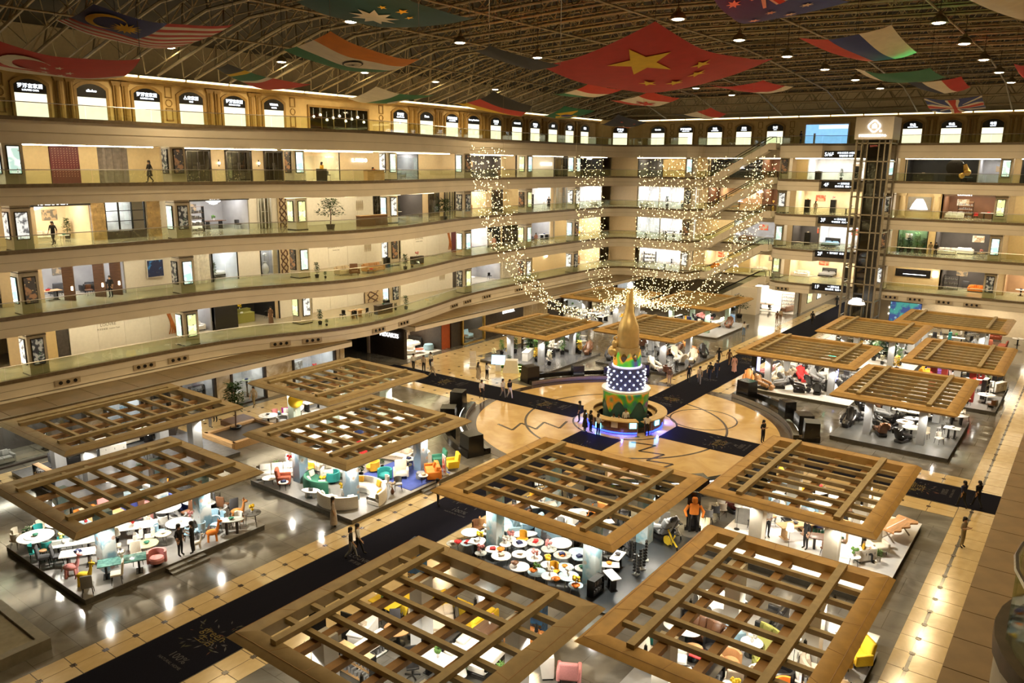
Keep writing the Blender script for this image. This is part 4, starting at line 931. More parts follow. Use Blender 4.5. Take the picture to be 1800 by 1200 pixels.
        d = arg[0]; add('bowl', MB().lathe([(d * .2, 0), (d * .5, d * .3), (d * .47, d * .31), (d * .18, .03)], 14)); add('contents', MB().ball((0, 0, d * .22), d * .3, 8, 6, .5), 'c')
    elif base == 'plant':
        h = arg[0]; add('pot', MB().lathe([(h * .10, 0), (h * .14, h * .2), (h * .125, h * .2), (h * .1, .02)], 12), 'b'); add('stem', MB().path([(0, 0, h * .15), (h * .02, 0, h * .4), (-h * .01, h * .01, h * .7)], [h * .018, h * .014, h * .008], 5), 'b')
        m = MB(); r = random.Random(int(h * 17)); 
        for lv in range(3 if h > 1.3 else 2):
            zc = h * (.42 + .2 * lv); R = h * (.2 - .035 * lv)
            for i in range(90):
                a = r.uniform(0, 2 * PI); d = R * r.uniform(.15, 1); z = zc + r.uniform(-.09, .11) * h; ln = h * r.uniform(.07, .14); u = Vector((math.cos(a), math.sin(a), r.uniform(-.5, .5))).normalized(); v = Vector((-math.sin(a), math.cos(a), r.uniform(-.3, .3))) * ln * .28; c = Vector((d * math.cos(a) * .7, d * math.sin(a) * .7, z))
                m._add([c, c + u * ln * .5 + v, c + u * ln, c + u * ln * .5 - v], [(0, 1, 2, 3)])
        P.append(('foliage', m.mesh('foliage', False), 'a'))
    elif base == 'chandelier':
        d = arg[0]; add('canopy_rod', MB().tube((0, 0, 0), (0, 0, .5), .015, n=5), 'b'); add('crystal_tier', MB().lathe([(.05, -.28), (d * .3, -.18), (d * .28, -.1), (d * .5, 0), (d * .45, .08), (.05, .12)], 16))
        for i in range(8): a = 2 * PI * i / 8; add('candle_lamp', MB().tube((d * .5 * math.cos(a), d * .5 * math.sin(a), .02), (d * .5 * math.cos(a), d * .5 * math.sin(a), .2), .025, .01, 5))
    elif base == 'panel':
        L, h = arg; add('board', MB().box(0, 0, .1, L, .06, h - .1)); add('foot', MB().box(0, 0, 0, L * .9, .4, .1), 'b'); add('graphic', MB().box(0, -.035, .25, L * .8, .02, h * .65), 'c')
    elif base == 'books':
        for i in range(3): add('book', MB().box(.01 * i, -.01 * i, .035 * i, .3 - .03 * i, .22, .034, rz=.2 * i), 'abc'[i])
    elif base == 'rug':
        L, W = arg; add('pile', MB().cushion(0, 0, 0, L, W, .025, r=.01)); add('border', MB().box(0, 0, .0255, L - .3, W - .3, .003), 'c')
    KITS[kind] = P
    return P
SEEN = {}
class Req: pass
REQ = []
def place(kind, name, x, y, z, rz, desc, cat, where, a, b=None, c=None, group=None, scale=1.0, label=None, flat=False):
    """queue one thing; labels are made unique when all are known"""
    REQ.append((kind, name, x, y, z, rz, desc, cat, where, a, b or M_BLACK, c or a, group, scale, label, flat))
def circles(kind):
    b, *g = kind.split(':'); g = [float(a) for a in g]
    def row(L, r, ax=0): n = max(1, math.ceil((L - 2 * r) / (1.3 * r)) + 1 if L > 2 * r else 1); return [((-L / 2 + r + (L - 2 * r) * i / max(1, n - 1) if n > 1 else 0) * (1 - ax), (-L / 2 + r + (L - 2 * r) * i / max(1, n - 1) if n > 1 else 0) * ax, r) for i in range(n)]
    if b == 'curved':
        R, w = g; return [(R * math.sin(w * PI * (i / 4 - .5)), R * math.cos(w * PI * (i / 4 - .5)) - R, .5) for i in range(5)]
    D = {'chair': [(0, 0, .28)], 'highchair': [(0, 0, .32)], 'armchair': [(0, 0, .47)], 'wing': [(0, 0, .52)], 'office': [(0, 0, .36)], 'stool': [(0, 0, .22)], 'floorlamp': [(0, 0, .24)], 'arclamp': [(.3, 0, .4)], 'rack': [(0, 0, .22)], 'robot': [(0, 0, .6)], 'giraffe': [(0, 0, .5)], 'bike': row(1.2, .32, 1), 'treadmill': row(1.9, .42, 1), 'massage': row(2.0, .48, 1), 'bed': row(2.3, 1.0, 1)}
    if b in D: return D[b]
    if b in ('round', 'coffee', 'pouf'): return [(0, 0, max(.25, g[0] / 2))]
    if b == 'sofa': return row(g[0], .48)
    if b in ('table', 'slab', 'oval', 'plinth'): return row(max(g[0], g[1]), min(g[0], g[1]) / 2, 0 if g[0] >= g[1] else 1)
    if b in ('cabinet', 'shelf', 'counter', 'panel'): return row(g[0] + .06, {'cabinet': .27, 'shelf': .21, 'counter': .37, 'panel': .21}[b])
    if b == 'plant': return [(0, 0, g[0] * .2)]
    if b == 'vase': return [(0, 0, max(.12, g[0] * .32))]
    return []
def relax():
    """push goods that stand on one deck apart until they clear each other"""
    by = {}
    for i, r in enumerate(REQ):
        if not r[15] and circles(r[0]): by.setdefault((r[8], round(r[4], 2)), []).append(i)
    for (where, z), ids in by.items():
        it = []; key = next((k for k in PAV if where == 'in ' + PAV[k][5]), None); lim = None
        for i in ids:
            r = REQ[i]; c, s = math.cos(r[5]), math.sin(r[5]); it.append([r[2], r[3], [((x * c - y * s) * r[13], (x * s + y * c) * r[13], q * r[13]) for x, y, q in circles(r[0])], 1.0])
        n = len(it)
        for k in it: k[3] = sum(q[2] ** 2 for q in k[2])
        if key:
            x0, y0, w, d = PAV[key][:4]
            for sx in (-1, 1):
                for sy in (-1, 1): it.append([x0 + w / 2 + sx * (w / 2 - 2.35), y0 + d / 2 + sy * (d / 2 - 2.35), [(0, 0, .48)], 1e6])
            if key in PLAT and z > 0: p = PLAT[key]; lim = (p[0], p[1], p[0] + p[2], p[1] + p[3])
        for _ in range(170):
            mv = False
            for a in range(n):
                A = it[a]
                for b in range(a + 1, len(it)):
                    B = it[b]
                    if abs(A[0] - B[0]) > 4 or abs(A[1] - B[1]) > 4: continue
                    for ax, ay, ar in A[2]:
                        for bx, by_, br in B[2]:
                            dx, dy = A[0] + ax - B[0] - bx, A[1] + ay - B[1] - by_; d = math.hypot(dx, dy) or 1e-3; o = ar + br + .02 - d
                            if o > 0:
                                mv = True; f = B[3] / (A[3] + B[3]); o *= .6; A[0] += dx / d * o * f; A[1] += dy / d * o * f; B[0] -= dx / d * o * (1 - f); B[1] -= dy / d * o * (1 - f)
            if lim:
                for A in it[:n]:
                    for ax, ay, ar in A[2]:
                        A[0] += max(0, lim[0] + ar * .9 - A[0] - ax) - max(0, A[0] + ax + ar * .9 - lim[2]); A[1] += max(0, lim[1] + ar * .9 - A[1] - ay) - max(0, A[1] + ay + ar * .9 - lim[3])
            if not mv: break
        key2 = {}
        for k in range(n): key2[k] = it[k][3] * (.01 if REQ[ids[k]][12] == 'filled in' else 1)
        for k in sorted(key2, key=key2.get):     # what still collides is left out, smallest first
            A = it[k]
            if any(math.hypot(A[0] + p[0] - B[0] - q[0], A[1] + p[1] - B[1] - q[1]) < p[2] + q[2] - .1 for B in it if B is not A for p in A[2] for q in B[2]): A[2] = []
        for k, i in enumerate(ids):
            r = list(REQ[i]); r[2], r[3] = it[k][0], it[k][1]
            if not it[k][2]: r[14] = 'drop'
            REQ[i] = tuple(r)
    REQ[:] = [r for r in REQ if r[14] != 'drop']
def flush():
    relax(); groups = {}; rr = random.Random(len(REQ))
    for r in list(REQ):      # small things standing on the tops of the tables
        b, *g = r[0].split(':'); g = [float(v) for v in g]
        if (r[15] and 'gallery' not in r[8]) or b not in ('round', 'table', 'oval', 'coffee', 'counter', 'cabinet', 'plinth') or rr.random() < .18: continue
        h = {'round': g[1] if b == 'round' and len(g) > 1 else .75, 'table': .756, 'oval': g[-1], 'coffee': g[-1], 'counter': g[-1], 'cabinet': g[-1], 'plinth': g[-1]}[b] + (.025 if b == 'round' and g[0] > 1.2 else .001)
        d = re.split(' (?:under|beside|behind|at|with|near|seen|in|on|by|of|from) ', r[6])[0]; kd, nm, ca, mm = rr.choice((('vase:.2', 'flower_vase', 'vase', rr.choice((F_YEL, F_PINK, F_WHITE, F_RED, LEAFP))), ('bowl:.3', 'fruit_bowl', 'bowl', rr.choice((F_ORANGE, F_WHITE, F_DGREY, F_GREEN))), ('books:1', 'book_stack', 'books', rr.choice((M_PAPER, F_NAVY, F_RED, F_BEI)))))
        place(kd, nm, r[2], r[3], r[4] + h * r[13], rr.uniform(0, 6), {'vase': 'small vase', 'bowl': 'small bowl', 'books': 'stack of books'}[ca] + ' on the ' + d, ca, r[8], T_WHITE if ca == 'vase' else mm, LEAF if ca == 'vase' else mm, mm, None, 1.0, None, True)
    for i, r in enumerate(REQ): groups.setdefault((r[6], r[8]), []).append(i)
    labs = {}
    for (desc, where), ids in groups.items():
        ids.sort(key=lambda i: (REQ[i][2] ** 2 + REQ[i][3] ** 2))
        for k, i in enumerate(ids):
            l = REQ[i][14]
            if not l: l = f'{desc} {where}' if len(ids) == 1 else f'{desc} {where}, {nth(k)} nearest'
            labs[i] = l
    for i, (kind, name, x, y, z, rz, desc, cat, where, a, b, c, group, scale, label, flat) in enumerate(REQ):
        t = thing(name, labs[i], cat, (x, y, z + .003), rz, None if group == 'filled in' else group)
        if scale != 1.0: t.scale = (scale,) * 3
        for pn, me, sl in kit(kind):
            o = put(pn, me, {'a': a, 'b': b, 'c': c}[sl], t)
            if pn in ('shelf_goods', 'foliage', 'blossom_cluster'): o['kind'] = 'stuff'
    REQ.clear()
def fab(n, col, r=.8): return mat('fabric_' + n, col, r, var=.08, scale=25, bump=.1)
F_WHITE = fab('white', (.78, .75, .68)); F_CREAM = fab('cream', (.66, .60, .48)); F_BLUE = fab('pale_blue', (.30, .47, .58)); F_GREEN = fab('bottle_green', (.03, .16, .10)); F_TEAL = fab('teal', (.02, .26, .25)); F_ORANGE = fab('orange', (.75, .22, .02)); F_MUST = fab('mustard', (.78, .42, .03))
F_YEL = fab('yellow', (.85, .58, .03)); F_BROWN = fab('brown_leather', (.16, .07, .03), .4); F_RUST = fab('rust', (.30, .07, .03)); F_GREY = fab('grey', (.26, .26, .26)); F_DGREY = fab('charcoal', (.06, .06, .065)); F_RED = fab('red', (.60, .03, .03)); F_PINK = fab('pink', (.62, .25, .24)); F_NAVY = fab('navy', (.02, .03, .10)); F_BLK = mat('black_leather', (.013, .012, .012), .3, var=.2); F_TAN = fab('tan_leather', (.45, .24, .10), .45); F_BEI = fab('beige', (.55, .45, .33)); F_OLIVE = fab('olive', (.28, .27, .06)); F_COG = fab('cognac_leather', (.5, .2, .05), .4)
T_WHITE = mat('white_stone_top', (.84, .82, .78), .15, var=.05); T_GREEN = marble('green_marble', (.10, .22, .19), (.03, .10, .09), .15, 3.0); T_GREYM = marble('pale_marble', (.52, .53, .50), (.30, .33, .31), .15, 2.5); T_DARK = mat('smoked_top', (.05, .05, .05), .15); T_RAW = mat('raw_timber', (.55, .27, .10), .35, var=.3, scale=4, stretch=(.4, 3, 3)); T_PALEB = mat('pale_blue_top', (.35, .48, .56), .2)
LEAF = mat('leaf_green', (.022, .055, .014), .8, var=.35, spec=.2); LEAFP = mat('leaf_bright', (.10, .22, .04), .6, var=.3)
M_PAPER = mat('paper_white', (.8, .8, .76), .7)
# ------------------------------------------------------------------ platforms and goods of the pavilions
def at(px, py, z=0.0):
    """floor point seen at a pixel of the 1800 x 1200 frame"""
    d = _fw + _r2 * ((px - 900) / 1386.1) - _u2 * ((py - 600) / 1386.1); t = (z - 19.5) / d.z
    return d.x * t, d.y * t
PLAT = {}
def platform(key, inset=.35, h=.3, m=None, lab='dark-edged', rect=None, steps=None):
    x0, y0, w, d = rect or (PAV[key][0] + inset, PAV[key][1] + inset, PAV[key][2] - 2 * inset, PAV[key][3] - 2 * inset)
    t = thing('display_platform', f'low {lab} display platform of {PAV[key][5]}', 'platform', (x0 + w / 2, y0 + d / 2, 0))
    put('edge', MB().box(0, 0, 0, w, d, h - .03, taper=1.0), M_PLAT, t); put('deck', MB().box(0, 0, h - .03, w + .06, d + .06, .03), m, t)
    if steps:
        sx, sy, sw, ax = steps
        for i in range(2): put('step', MB().box(sx - (x0 + w / 2) + (.18 + .3 * (1 - i) if ax == 'x' else 0), sy - (y0 + d / 2) - (.18 + .3 * (1 - i) if ax == 'y' else 0), 0, .32 if ax == 'x' else sw, .32 if ax == 'y' else sw, h * (i + 1) / 3), M_GREYST, t)
    PLAT[key] = (x0, y0, w, d, h)
    return t
D_GREY = mat('deck_grey', (.26, .25, .235), .35, var=.06); D_WHITE = mat('deck_white', (.74, .72, .68), .3, var=.04); D_DARK = mat('deck_dark', (.09, .09, .095), .25, var=.2); D_BLUEC = mat('deck_blue', (.05, .08, .32), .85, var=.1); D_STONE = mat('deck_stone', (.10, .10, .095), .35, var=.12); D_BLUEG = mat('deck_bluegrey', (.022, .027, .032), .4, var=.1)
platform('dining', m=D_GREY, rect=(-42.6, 14.2, 8.3, 9.5), steps=(-34.3, 19.0, 2.0, 'x'))
platform('rear_dining', m=D_DARK)
platform('sofa', m=D_GREY, rect=(-40.2, 27.0, 9.2, 10.0), steps=(-31.0, 33.2, 1.5, 'x'))
platform('yellow', m=D_WHITE, lab='pale', h=.2)
platform('tables', .5, .12, m=D_BLUEG, lab='thin blue-grey')
platform('timber', .3, .3, D_WHITE, 'white', rect=(-14.3, 35.8, 8.4, 10.1))
platform('corner', .3, .2, D_GREY, 'grey')
platform('garden', .2, .25, D_DARK, 'planted'); platform('fitness', .3, .25, D_DARK, 'black')
platform('massage', .3, .3, D_WHITE, 'white'); platform('black_massage', .3, .3, D_STONE, 'stone grey'); platform('red_pillar', .3, .3, D_GREY, 'dark-rimmed')
platform('flower', .3, .25, D_WHITE, 'white'); platform('far_right', .3, .25, D_GREY, 'grey'); platform('far_mid', .3, .25, D_GREY, 'grey'); platform('far_left', .3, .25, D_GREY, 'grey')
PN = {k: v[5].replace('the ', '') for k, v in PAV.items()}
def W(key): return 'in ' + PAV[key][5]
def P(key, px, py, kind, name, rz, desc, cat, a, b=None, c=None, dz=0.0, scale=1.0, group=None):
    z = PLAT[key][4] if key in PLAT else 0.0
    x, y = at(px, py, z + dz)
    if key in PLAT:
        p = PLAT[key]; x = max(p[0] + .3, min(p[0] + p[2] - .3, x)); y = max(p[1] + .3, min(p[1] + p[3] - .3, y))
    place(kind, name, x, y, z + dz, rz, desc, cat, W(key), a, b, c, group, scale, None, dz > 0 or kind[:3] == 'rug')
def set_round(key, px, py, d, n, ca, ta, nm, tdesc, cdesc, r0=0.0, tb=None, cb=None, kind='chair', tc=None):
    z = PLAT[key][4] if key in PLAT else 0.0; x, y = at(px, py, z)
    place(f'round:{d}', 'round_table', x, y, z, 0, tdesc, 'table', W(key), ta, tb, tc or T_WHITE)
    for i in range(n):
        a = r0 + 2 * PI * i / n; R = d / 2 + .31; place(kind, 'dining_chair', x + R * math.cos(a), y + R * math.sin(a), z, a - PI / 2, cdesc, 'chair', W(key), ca, cb, None, 'dining chairs in the pavilions')
# --- dining pavilion at left (front row is in full view)
k = 'dining'
set_round(k, 300, 905, 1.5, 6, F_WHITE, T_WHITE, 'd', 'white round dining table under the canopy edge', 'white shell chair round the white table', .4)
set_round(k, 352, 930, 1.35, 5, F_BLUE, T_WHITE, 'd', 'white turntable dining table behind the two black-clad staff', 'pale blue shell chair', .2)
set_round(k, 20, 938, 1.7, 5, F_CREAM, T_WHITE, 'd', 'large white round table at the picture edge', 'cream shell chair at the picture edge', .1)
set_round(k, 72, 955, 1.35, 5, F_TEAL, T_WHITE, 'd', 'white round table beside the mural pillar', 'teal shell chair', .6)
P(k, 110, 975, 'table:2.0:.95', 'dining_table', math.radians(60), 'pale marble dining table with yellow flowers', 'table', T_GREYM)
for i, (px, py) in enumerate(((135, 958), (148, 968), (82, 982), (95, 992))): P(k, px, py, 'highchair', 'dining_chair', math.radians((-30, -30, 150, 150)[i]), 'charcoal chair at the pale marble table', 'chair', F_DGREY)
P(k, 138, 1002, 'table:1.6:.8', 'dining_table', math.radians(58), 'white display table in front of the pale marble one', 'table', T_WHITE, M_DARK)
P(k, 196, 1008, 'table:2.1:.85', 'dining_table', math.radians(62), 'green marble dining table at the platform edge', 'table', T_GREEN, M_BLACK)
for i, (px, py, r) in enumerate(((172, 992, 150), (192, 985, 150), (210, 1008, -30), (246, 998, 70), (150, 1038, 240))): P(k, px, py, 'highchair', 'dining_chair', math.radians(r), 'cream dining chair at the green table', 'chair', F_CREAM if i < 4 else F_GREY)
P(k, 262, 1000, 'armchair', 'armchair', 1.0, 'pink grey tub armchair at the steps', 'armchair', F_PINK)
P(k, 237, 945, 'table:2.4:.9', 'dining_table', math.radians(58), 'long white dining table', 'table', T_WHITE)
for i, (px, py, r, m) in enumerate(((210, 938, 150, F_ORANGE), (232, 930, 150, F_ORANGE), (235, 965, -30, F_WHITE), (250, 955, -30, F_WHITE), (268, 945, -30, F_WHITE), (275, 925, 150, F_CREAM))): P(k, px, py, 'chair', 'dining_chair', math.radians(r), ('orange' if m is F_ORANGE else 'white' if m is F_WHITE else 'ivory') + ' chair at the long white table', 'chair', m)
P(k, 265, 968, 'coffee:1.1:.5', 'low_table', 0, 'olive stone low round table', 'table', mat('olive_stone', (.42, .40, .24), .2), M_GOLD); P(k, 287, 955, 'coffee:.8:.62', 'side_table', 0, 'cream stone side table', 'table', mat('cream_stone_top', (.6, .55, .38), .2), M_GREY)
P(k, 122, 1030, 'giraffe', 'toy_giraffe', 2.2, 'yellow giraffe-shaped child seat', 'toy seat', F_YEL, None, F_BROWN, scale=1.25); P(k, 103, 1022, 'giraffe', 'toy_giraffe', 2.4, 'pale pink giraffe-shaped child seat', 'toy seat', F_PINK, None, F_WHITE, scale=1.25)
P(k, 413, 940, 'giraffe', 'toy_giraffe', 2.6, 'orange giraffe-shaped child seat', 'toy seat', F_ORANGE, None, F_BROWN, scale=1.15); P(k, 402, 945, 'giraffe', 'toy_giraffe', 2.9, 'small white cow-shaped child seat', 'toy seat', F_WHITE, None, F_BLK, scale=.8); P(k, 428, 905, 'giraffe', 'toy_giraffe', 2.2, 'brown long-necked giraffe-shaped child seat', 'toy seat', F_COG, None, F_BROWN, scale=1.3)
P(k, 430, 928, 'oval:1.3:.7:.78', 'console_table', .9, 'pale marble counter table at the platform corner', 'table', T_GREYM, M_DARK); P(k, 452, 908, 'coffee:.95:.74', 'side_table', 0, 'dark marble round side table', 'table', marble('dark_marble', (.12, .12, .12), (.05, .05, .05), .15, 3), M_DARK)
for px, py, m, d in ((395, 925, F_TAN, 'tan'), (415, 915, F_WHITE, 'white'), (383, 912, F_BLUE, 'sky blue'), (378, 935, F_BLUE, 'sky blue')): P(k, px, py, 'stool:.6' if m is F_TAN else 'chair', 'stool' if m is F_TAN else 'dining_chair', .5, d + ' seat near the corner counter', 'stool' if m is F_TAN else 'chair', m)
P(k, 112, 955, 'vase:.3', 'flower_vase', 0, 'vase of pale yellow blossoms on the marble table', 'vase', T_WHITE, LEAF, mat('yellow_blossom', (.80, .74, .20), .6), dz=.755)
P(k, 355, 905, 'vase:.22', 'flower_vase', 0, 'vase of pink blossoms on the turntable', 'vase', T_WHITE, LEAF, F_PINK, dz=.776)
for i, (px, py) in enumerate(((330, 880), (290, 878), (262, 895), (345, 868), (372, 860), (398, 870))): P(k, px, py, 'highchair', 'dining_chair', i * .9, ('dark grey' if i % 2 else 'bronze brown') + ' chair in the shaded rear', 'chair', F_DGREY if i % 2 else F_BROWN)
P(k, 318, 868, 'round:1.3', 'round_table', 0, 'black round dining table in the shaded rear', 'table', T_DARK, M_BLACK, T_DARK); P(k, 360, 862, 'oval:2.0:1.0:.75', 'dining_table', .5, 'veined marble oval table in the shaded rear', 'table', T_GREYM)
# --- white sofa pavilion
k = 'sofa'
P(k, 662, 880, 'curved:1.5:.75', 'curved_sofa', math.radians(-18), 'long cream curved sofa facing the aisle', 'sofa', F_WHITE, F_WHITE, F_MUST)
P(k, 600, 895, 'curved:1.2:.6', 'curved_sofa', math.radians(200), 'short cream curved sofa beside it', 'sofa', F_WHITE, F_WHITE, F_WHITE)
P(k, 480, 835, 'sofa:2.5', 'sofa', math.radians(52), 'white straight sofa at the left platform corner', 'sofa', F_WHITE, M_BLACK, F_WHITE)
P(k, 545, 822, 'sofa:2.6', 'sofa', math.radians(10), 'cream straight sofa with yellow pillow', 'sofa', F_CREAM, M_BLACK, F_MUST)
P(k, 535, 858, 'curved:1.0:.8', 'curved_sofa', math.radians(160), 'bottle green rounded sofa', 'sofa', F_GREEN, F_GREEN, F_CREAM); P(k, 505, 848, 'wing', 'armchair', 2.4, 'rust brown armchair', 'armchair', F_RUST)
P(k, 540, 838, 'wing', 'armchair', 2.0, 'mustard yellow armchair', 'armchair', F_MUST); P(k, 583, 845, 'armchair', 'armchair', -1.2, 'teal lounge chair', 'armchair', F_TEAL); P(k, 596, 838, 'sofa:2.2', 'sofa', math.radians(35), 'white sofa behind the teal chair', 'sofa', F_WHITE, M_BLACK, F_CREAM)
P(k, 565, 868, 'oval:1.2:.7:.45', 'coffee_table', .4, 'white oval coffee table', 'table', T_WHITE, M_STEEL); P(k, 640, 868, 'coffee:.6:.5', 'side_table', 0, 'small white side table beside the curved sofa', 'table', T_WHITE)
P(k, 655, 828, 'armchair', 'armchair', -.7, 'golden yellow tub chair', 'armchair', F_MUST, F_BROWN); P(k, 683, 842, 'armchair', 'armchair', .6, 'emerald swivel tub chair', 'armchair', F_TEAL); P(k, 700, 840, 'wing', 'armchair', .8, 'patterned cream armchair', 'armchair', F_CREAM)
P(k, 699, 806, 'sofa:2.4', 'sofa', math.radians(15), 'pale grey rounded sofa on the blue carpet', 'sofa', F_BEI, M_BLACK, F_BEI); P(k, 765, 838, 'sofa:1.7', 'sofa', math.radians(-40), 'burnt orange two-seat sofa', 'sofa', F_ORANGE, M_BLACK, F_ORANGE)
P(k, 790, 822, 'wing', 'armchair', -.6, 'yellow armchair at the right corner', 'armchair', F_YEL); P(k, 775, 818, 'wing', 'armchair', -.6, 'dark green armchair', 'armchair', F_GREEN); P(k, 740, 812, 'round:1.1', 'round_table', 0, 'white round dining table on the blue carpet', 'table', T_WHITE, None, T_WHITE)
P(k, 715, 828, 'coffee:.7:.45', 'coffee_table', 0, 'black round coffee table', 'table', T_DARK); P(k, 718, 815, 'coffee:.8:.5', 'coffee_table', 0, 'white round coffee table on the blue carpet', 'table', T_WHITE)
P(k, 700, 862, 'chair', 'lounge_chair', .9, 'light grey lounge chair', 'chair', F_GREY); P(k, 742, 842, 'pouf:.6:.45', 'pouf', 0, 'grey elephant-like pouf', 'pouf', F_GREY)
P(k, 715, 832, 'rug:4.2:3.6', 'rug', math.radians(0), 'deep blue carpet under the grey sofa', 'rug', D_BLUEC, None, D_BLUEC)
P(k, 690, 868, 'vase:.4', 'flower_vase', 0, 'basket of dry grass', 'vase', F_BROWN, LEAF, F_BEI); P(k, 608, 872, 'vase:.45', 'flower_vase', 0, 'vase of yellow branches by the pillar', 'vase', T_WHITE, LEAF, F_YEL); P(k, 552, 845, 'vase:.25', 'flower_vase', 0, 'yellow bouquet beside the green sofa', 'vase', T_WHITE, LEAF, F_YEL)
P(k, 505, 812, 'vase:.4', 'flower_vase', 0, 'red and orange bouquet by the pillar', 'vase', T_WHITE, LEAF, F_RED); P(k, 463, 823, 'plant:1.0', 'potted_plant', 0, 'leafy green plant at the left corner', 'plant', LEAFP, M_BLACK); P(k, 463, 845, 'coffee:.9:.35', 'side_table', 0, 'white disc side table at the corner', 'table', T_WHITE); P(k, 672, 822, 'plant:.8', 'potted_plant', 0, 'small green plant beside the yellow chair', 'plant', LEAF, M_BLACK)
P(k, 780, 835, 'panel:.6:1.3', 'sign_board', -.5, 'standing red-and-white poster board', 'sign', T_WHITE, M_STEEL, printed('poster_red', (.8, .76, .7), (.6, .1, .06), (.3, .25, .2), 4))
for px, py, m, d in ((520, 775, F_WHITE, 'white'), (560, 765, F_WHITE, 'white'), (600, 778, F_CREAM, 'cream'), (590, 792, F_RED, 'red'), (640, 775, F_NAVY, 'navy'), (660, 755, F_NAVY, 'navy'), (690, 785, F_CREAM, 'cream'), (560, 790, F_DGREY, 'charcoal'), (625, 750, F_WHITE, 'white')): P(k, px, py, 'wing' if m in (F_RED, F_NAVY) else 'sofa:1.9', 'armchair' if m in (F_RED, F_NAVY) else 'sofa', .3, d + (' armchair' if m in (F_RED, F_NAVY) else ' sofa') + ' seen through the lattice', 'armchair' if m in (F_RED, F_NAVY) else 'sofa', m, None, m)
# --- pavilion of small round tables
k = 'tables'
P(k, 885, 918, 'sofa:2.4', 'sofa', math.radians(-35), 'pale blue two-seat sofa', 'sofa', F_BLUE, M_BLACK, F_BLUE); P(k, 950, 940, 'curved:1.0:.7', 'curved_sofa', math.radians(150), 'pale blue curved armchair', 'sofa', F_BLUE, F_BLUE, F_BLUE); P(k, 920, 930, 'oval:1.5:.7:.42', 'coffee_table', .8, 'white oval table beside the blue sofa', 'table', T_WHITE); P(k, 910, 928, 'pouf:.9:.4', 'pouf', 0, 'pale blue ottoman', 'pouf', F_BLUE)
sp = [(882, 985, 1.0, T_WHITE), (905, 992, .8, T_WHITE), (918, 1008, 1.0, T_WHITE), (938, 992, .75, T_WHITE), (940, 1005, .8, T_WHITE), (958, 1018, .9, T_PALEB), (974, 1006, .7, T_WHITE), (990, 1000, .9, T_GREYM), (996, 1012, .9, T_PALEB), (985, 1025, 1.0, T_PALEB), (1010, 1000, .8, T_PALEB), (1012, 1015, .7, T_WHITE), (925, 965, .9, T_GREYM), (900, 968, .8, T_WHITE), (870, 965, .8, T_WHITE), (838, 958, .6, T_WHITE), (805, 945, 1.0, T_WHITE), (820, 955, .7, T_PALEB), (855, 975, .6, T_GREYM), (968, 985, .8, T_GREYM), (1020, 985, .9, T_PALEB), (985, 955, 1.2, T_WHITE), (845, 940, .6, T_DARK), (862, 950, .5, T_DARK), (880, 955, .6, T_WHITE), (790, 935, .6, T_WHITE), (782, 950, .7, T_GREYM), (1000, 1035, .7, T_PALEB), (960, 1035, .8, T_WHITE)]
for i, (px, py, d, m) in enumerate(sp): P(k, px, py, f'coffee:{d}:{(.45, .55, .38)[i % 3]}', 'round_side_table', i, ('white' if m is T_WHITE else 'pale blue' if m is T_PALEB else 'grey marble' if m is T_GREYM else 'black') + ' small round table on thin legs', 'table', m, M_STEEL, None, group='small round tables')
P(k, 1015, 960, 'table:1.2:.9', 'dining_table', .2, 'white square dining table near the pillar', 'table', T_WHITE, M_BLACK); P(k, 835, 965, 'table:.8:.6', 'side_table', .3, 'white square side table', 'table', T_WHITE, M_BLACK); P(k, 872, 955, 'table:.8:.6', 'side_table', .3, 'ivory square side table', 'table', M_PAPER, M_BLACK)
for px, py, m, d in ((988, 978, F_ORANGE, 'orange'), (1012, 1032, F_ORANGE, 'orange'), (975, 1022, F_ORANGE, 'orange'), (880, 968, F_ORANGE, 'orange'), (805, 955, F_RED, 'red'), (937, 1005, F_ORANGE, 'orange'), (905, 992, F_BROWN, 'brown')): P(k, px, py, 'bowl:.42', 'fruit_bowl', 0, d + ' bowl set out among the small tables', 'bowl', m, None, m, dz=.46)
for i, (px, py, m) in enumerate(((985, 940, F_GREY), (1000, 938, F_WHITE), (975, 960, F_DGREY), (1030, 985, F_DGREY), (1018, 950, F_BROWN), (850, 930, F_DGREY), (795, 925, F_BROWN), (820, 925, F_TAN), (840, 920, F_BROWN))): P(k, px, py, 'chair', 'dining_chair', i * 1.3, ('grey' if m is F_GREY else 'white' if m is F_WHITE else 'charcoal' if m is F_DGREY else 'brown' if m is F_BROWN else 'tan') + ' shell chair', 'chair', m)
P(k, 1037, 1010, 'shelf:.5:1.3', 'display_rack', .4, 'thin wire rack with orange bowls', 'rack', M_STEEL, M_STEEL, F_ORANGE)
for i, (px, py) in enumerate(((1070, 985), (1085, 1000), (1100, 970), (1060, 1020), (1045, 1040), (1075, 1035))): P(k, px, py, 'table:1.0:.5' if i % 2 else 'shelf:.9:.8', 'console_table' if i % 2 else 'low_shelf', .7 + i, ('white console' if i % 2 else 'black wire shelf') + ' near the right pillar', 'table' if i % 2 else 'shelf', T_WHITE if i % 2 else T_DARK, M_BLACK, F_GREY)
for i, (px, py) in enumerate(((1110, 985), (1128, 1000), (1135, 985), (1118, 1010))): P(k, px, py, 'rack', 'dumbbell_rack', i, 'upright black dumbbell rack', 'rack', F_BLK, M_STEEL)
P(k, 1135, 945, 'massage', 'massage_chair', -2.0, 'black and silver massage lounger at the right corner', 'massage chair', F_GREY, F_BLK, F_BLK, scale=1.25)
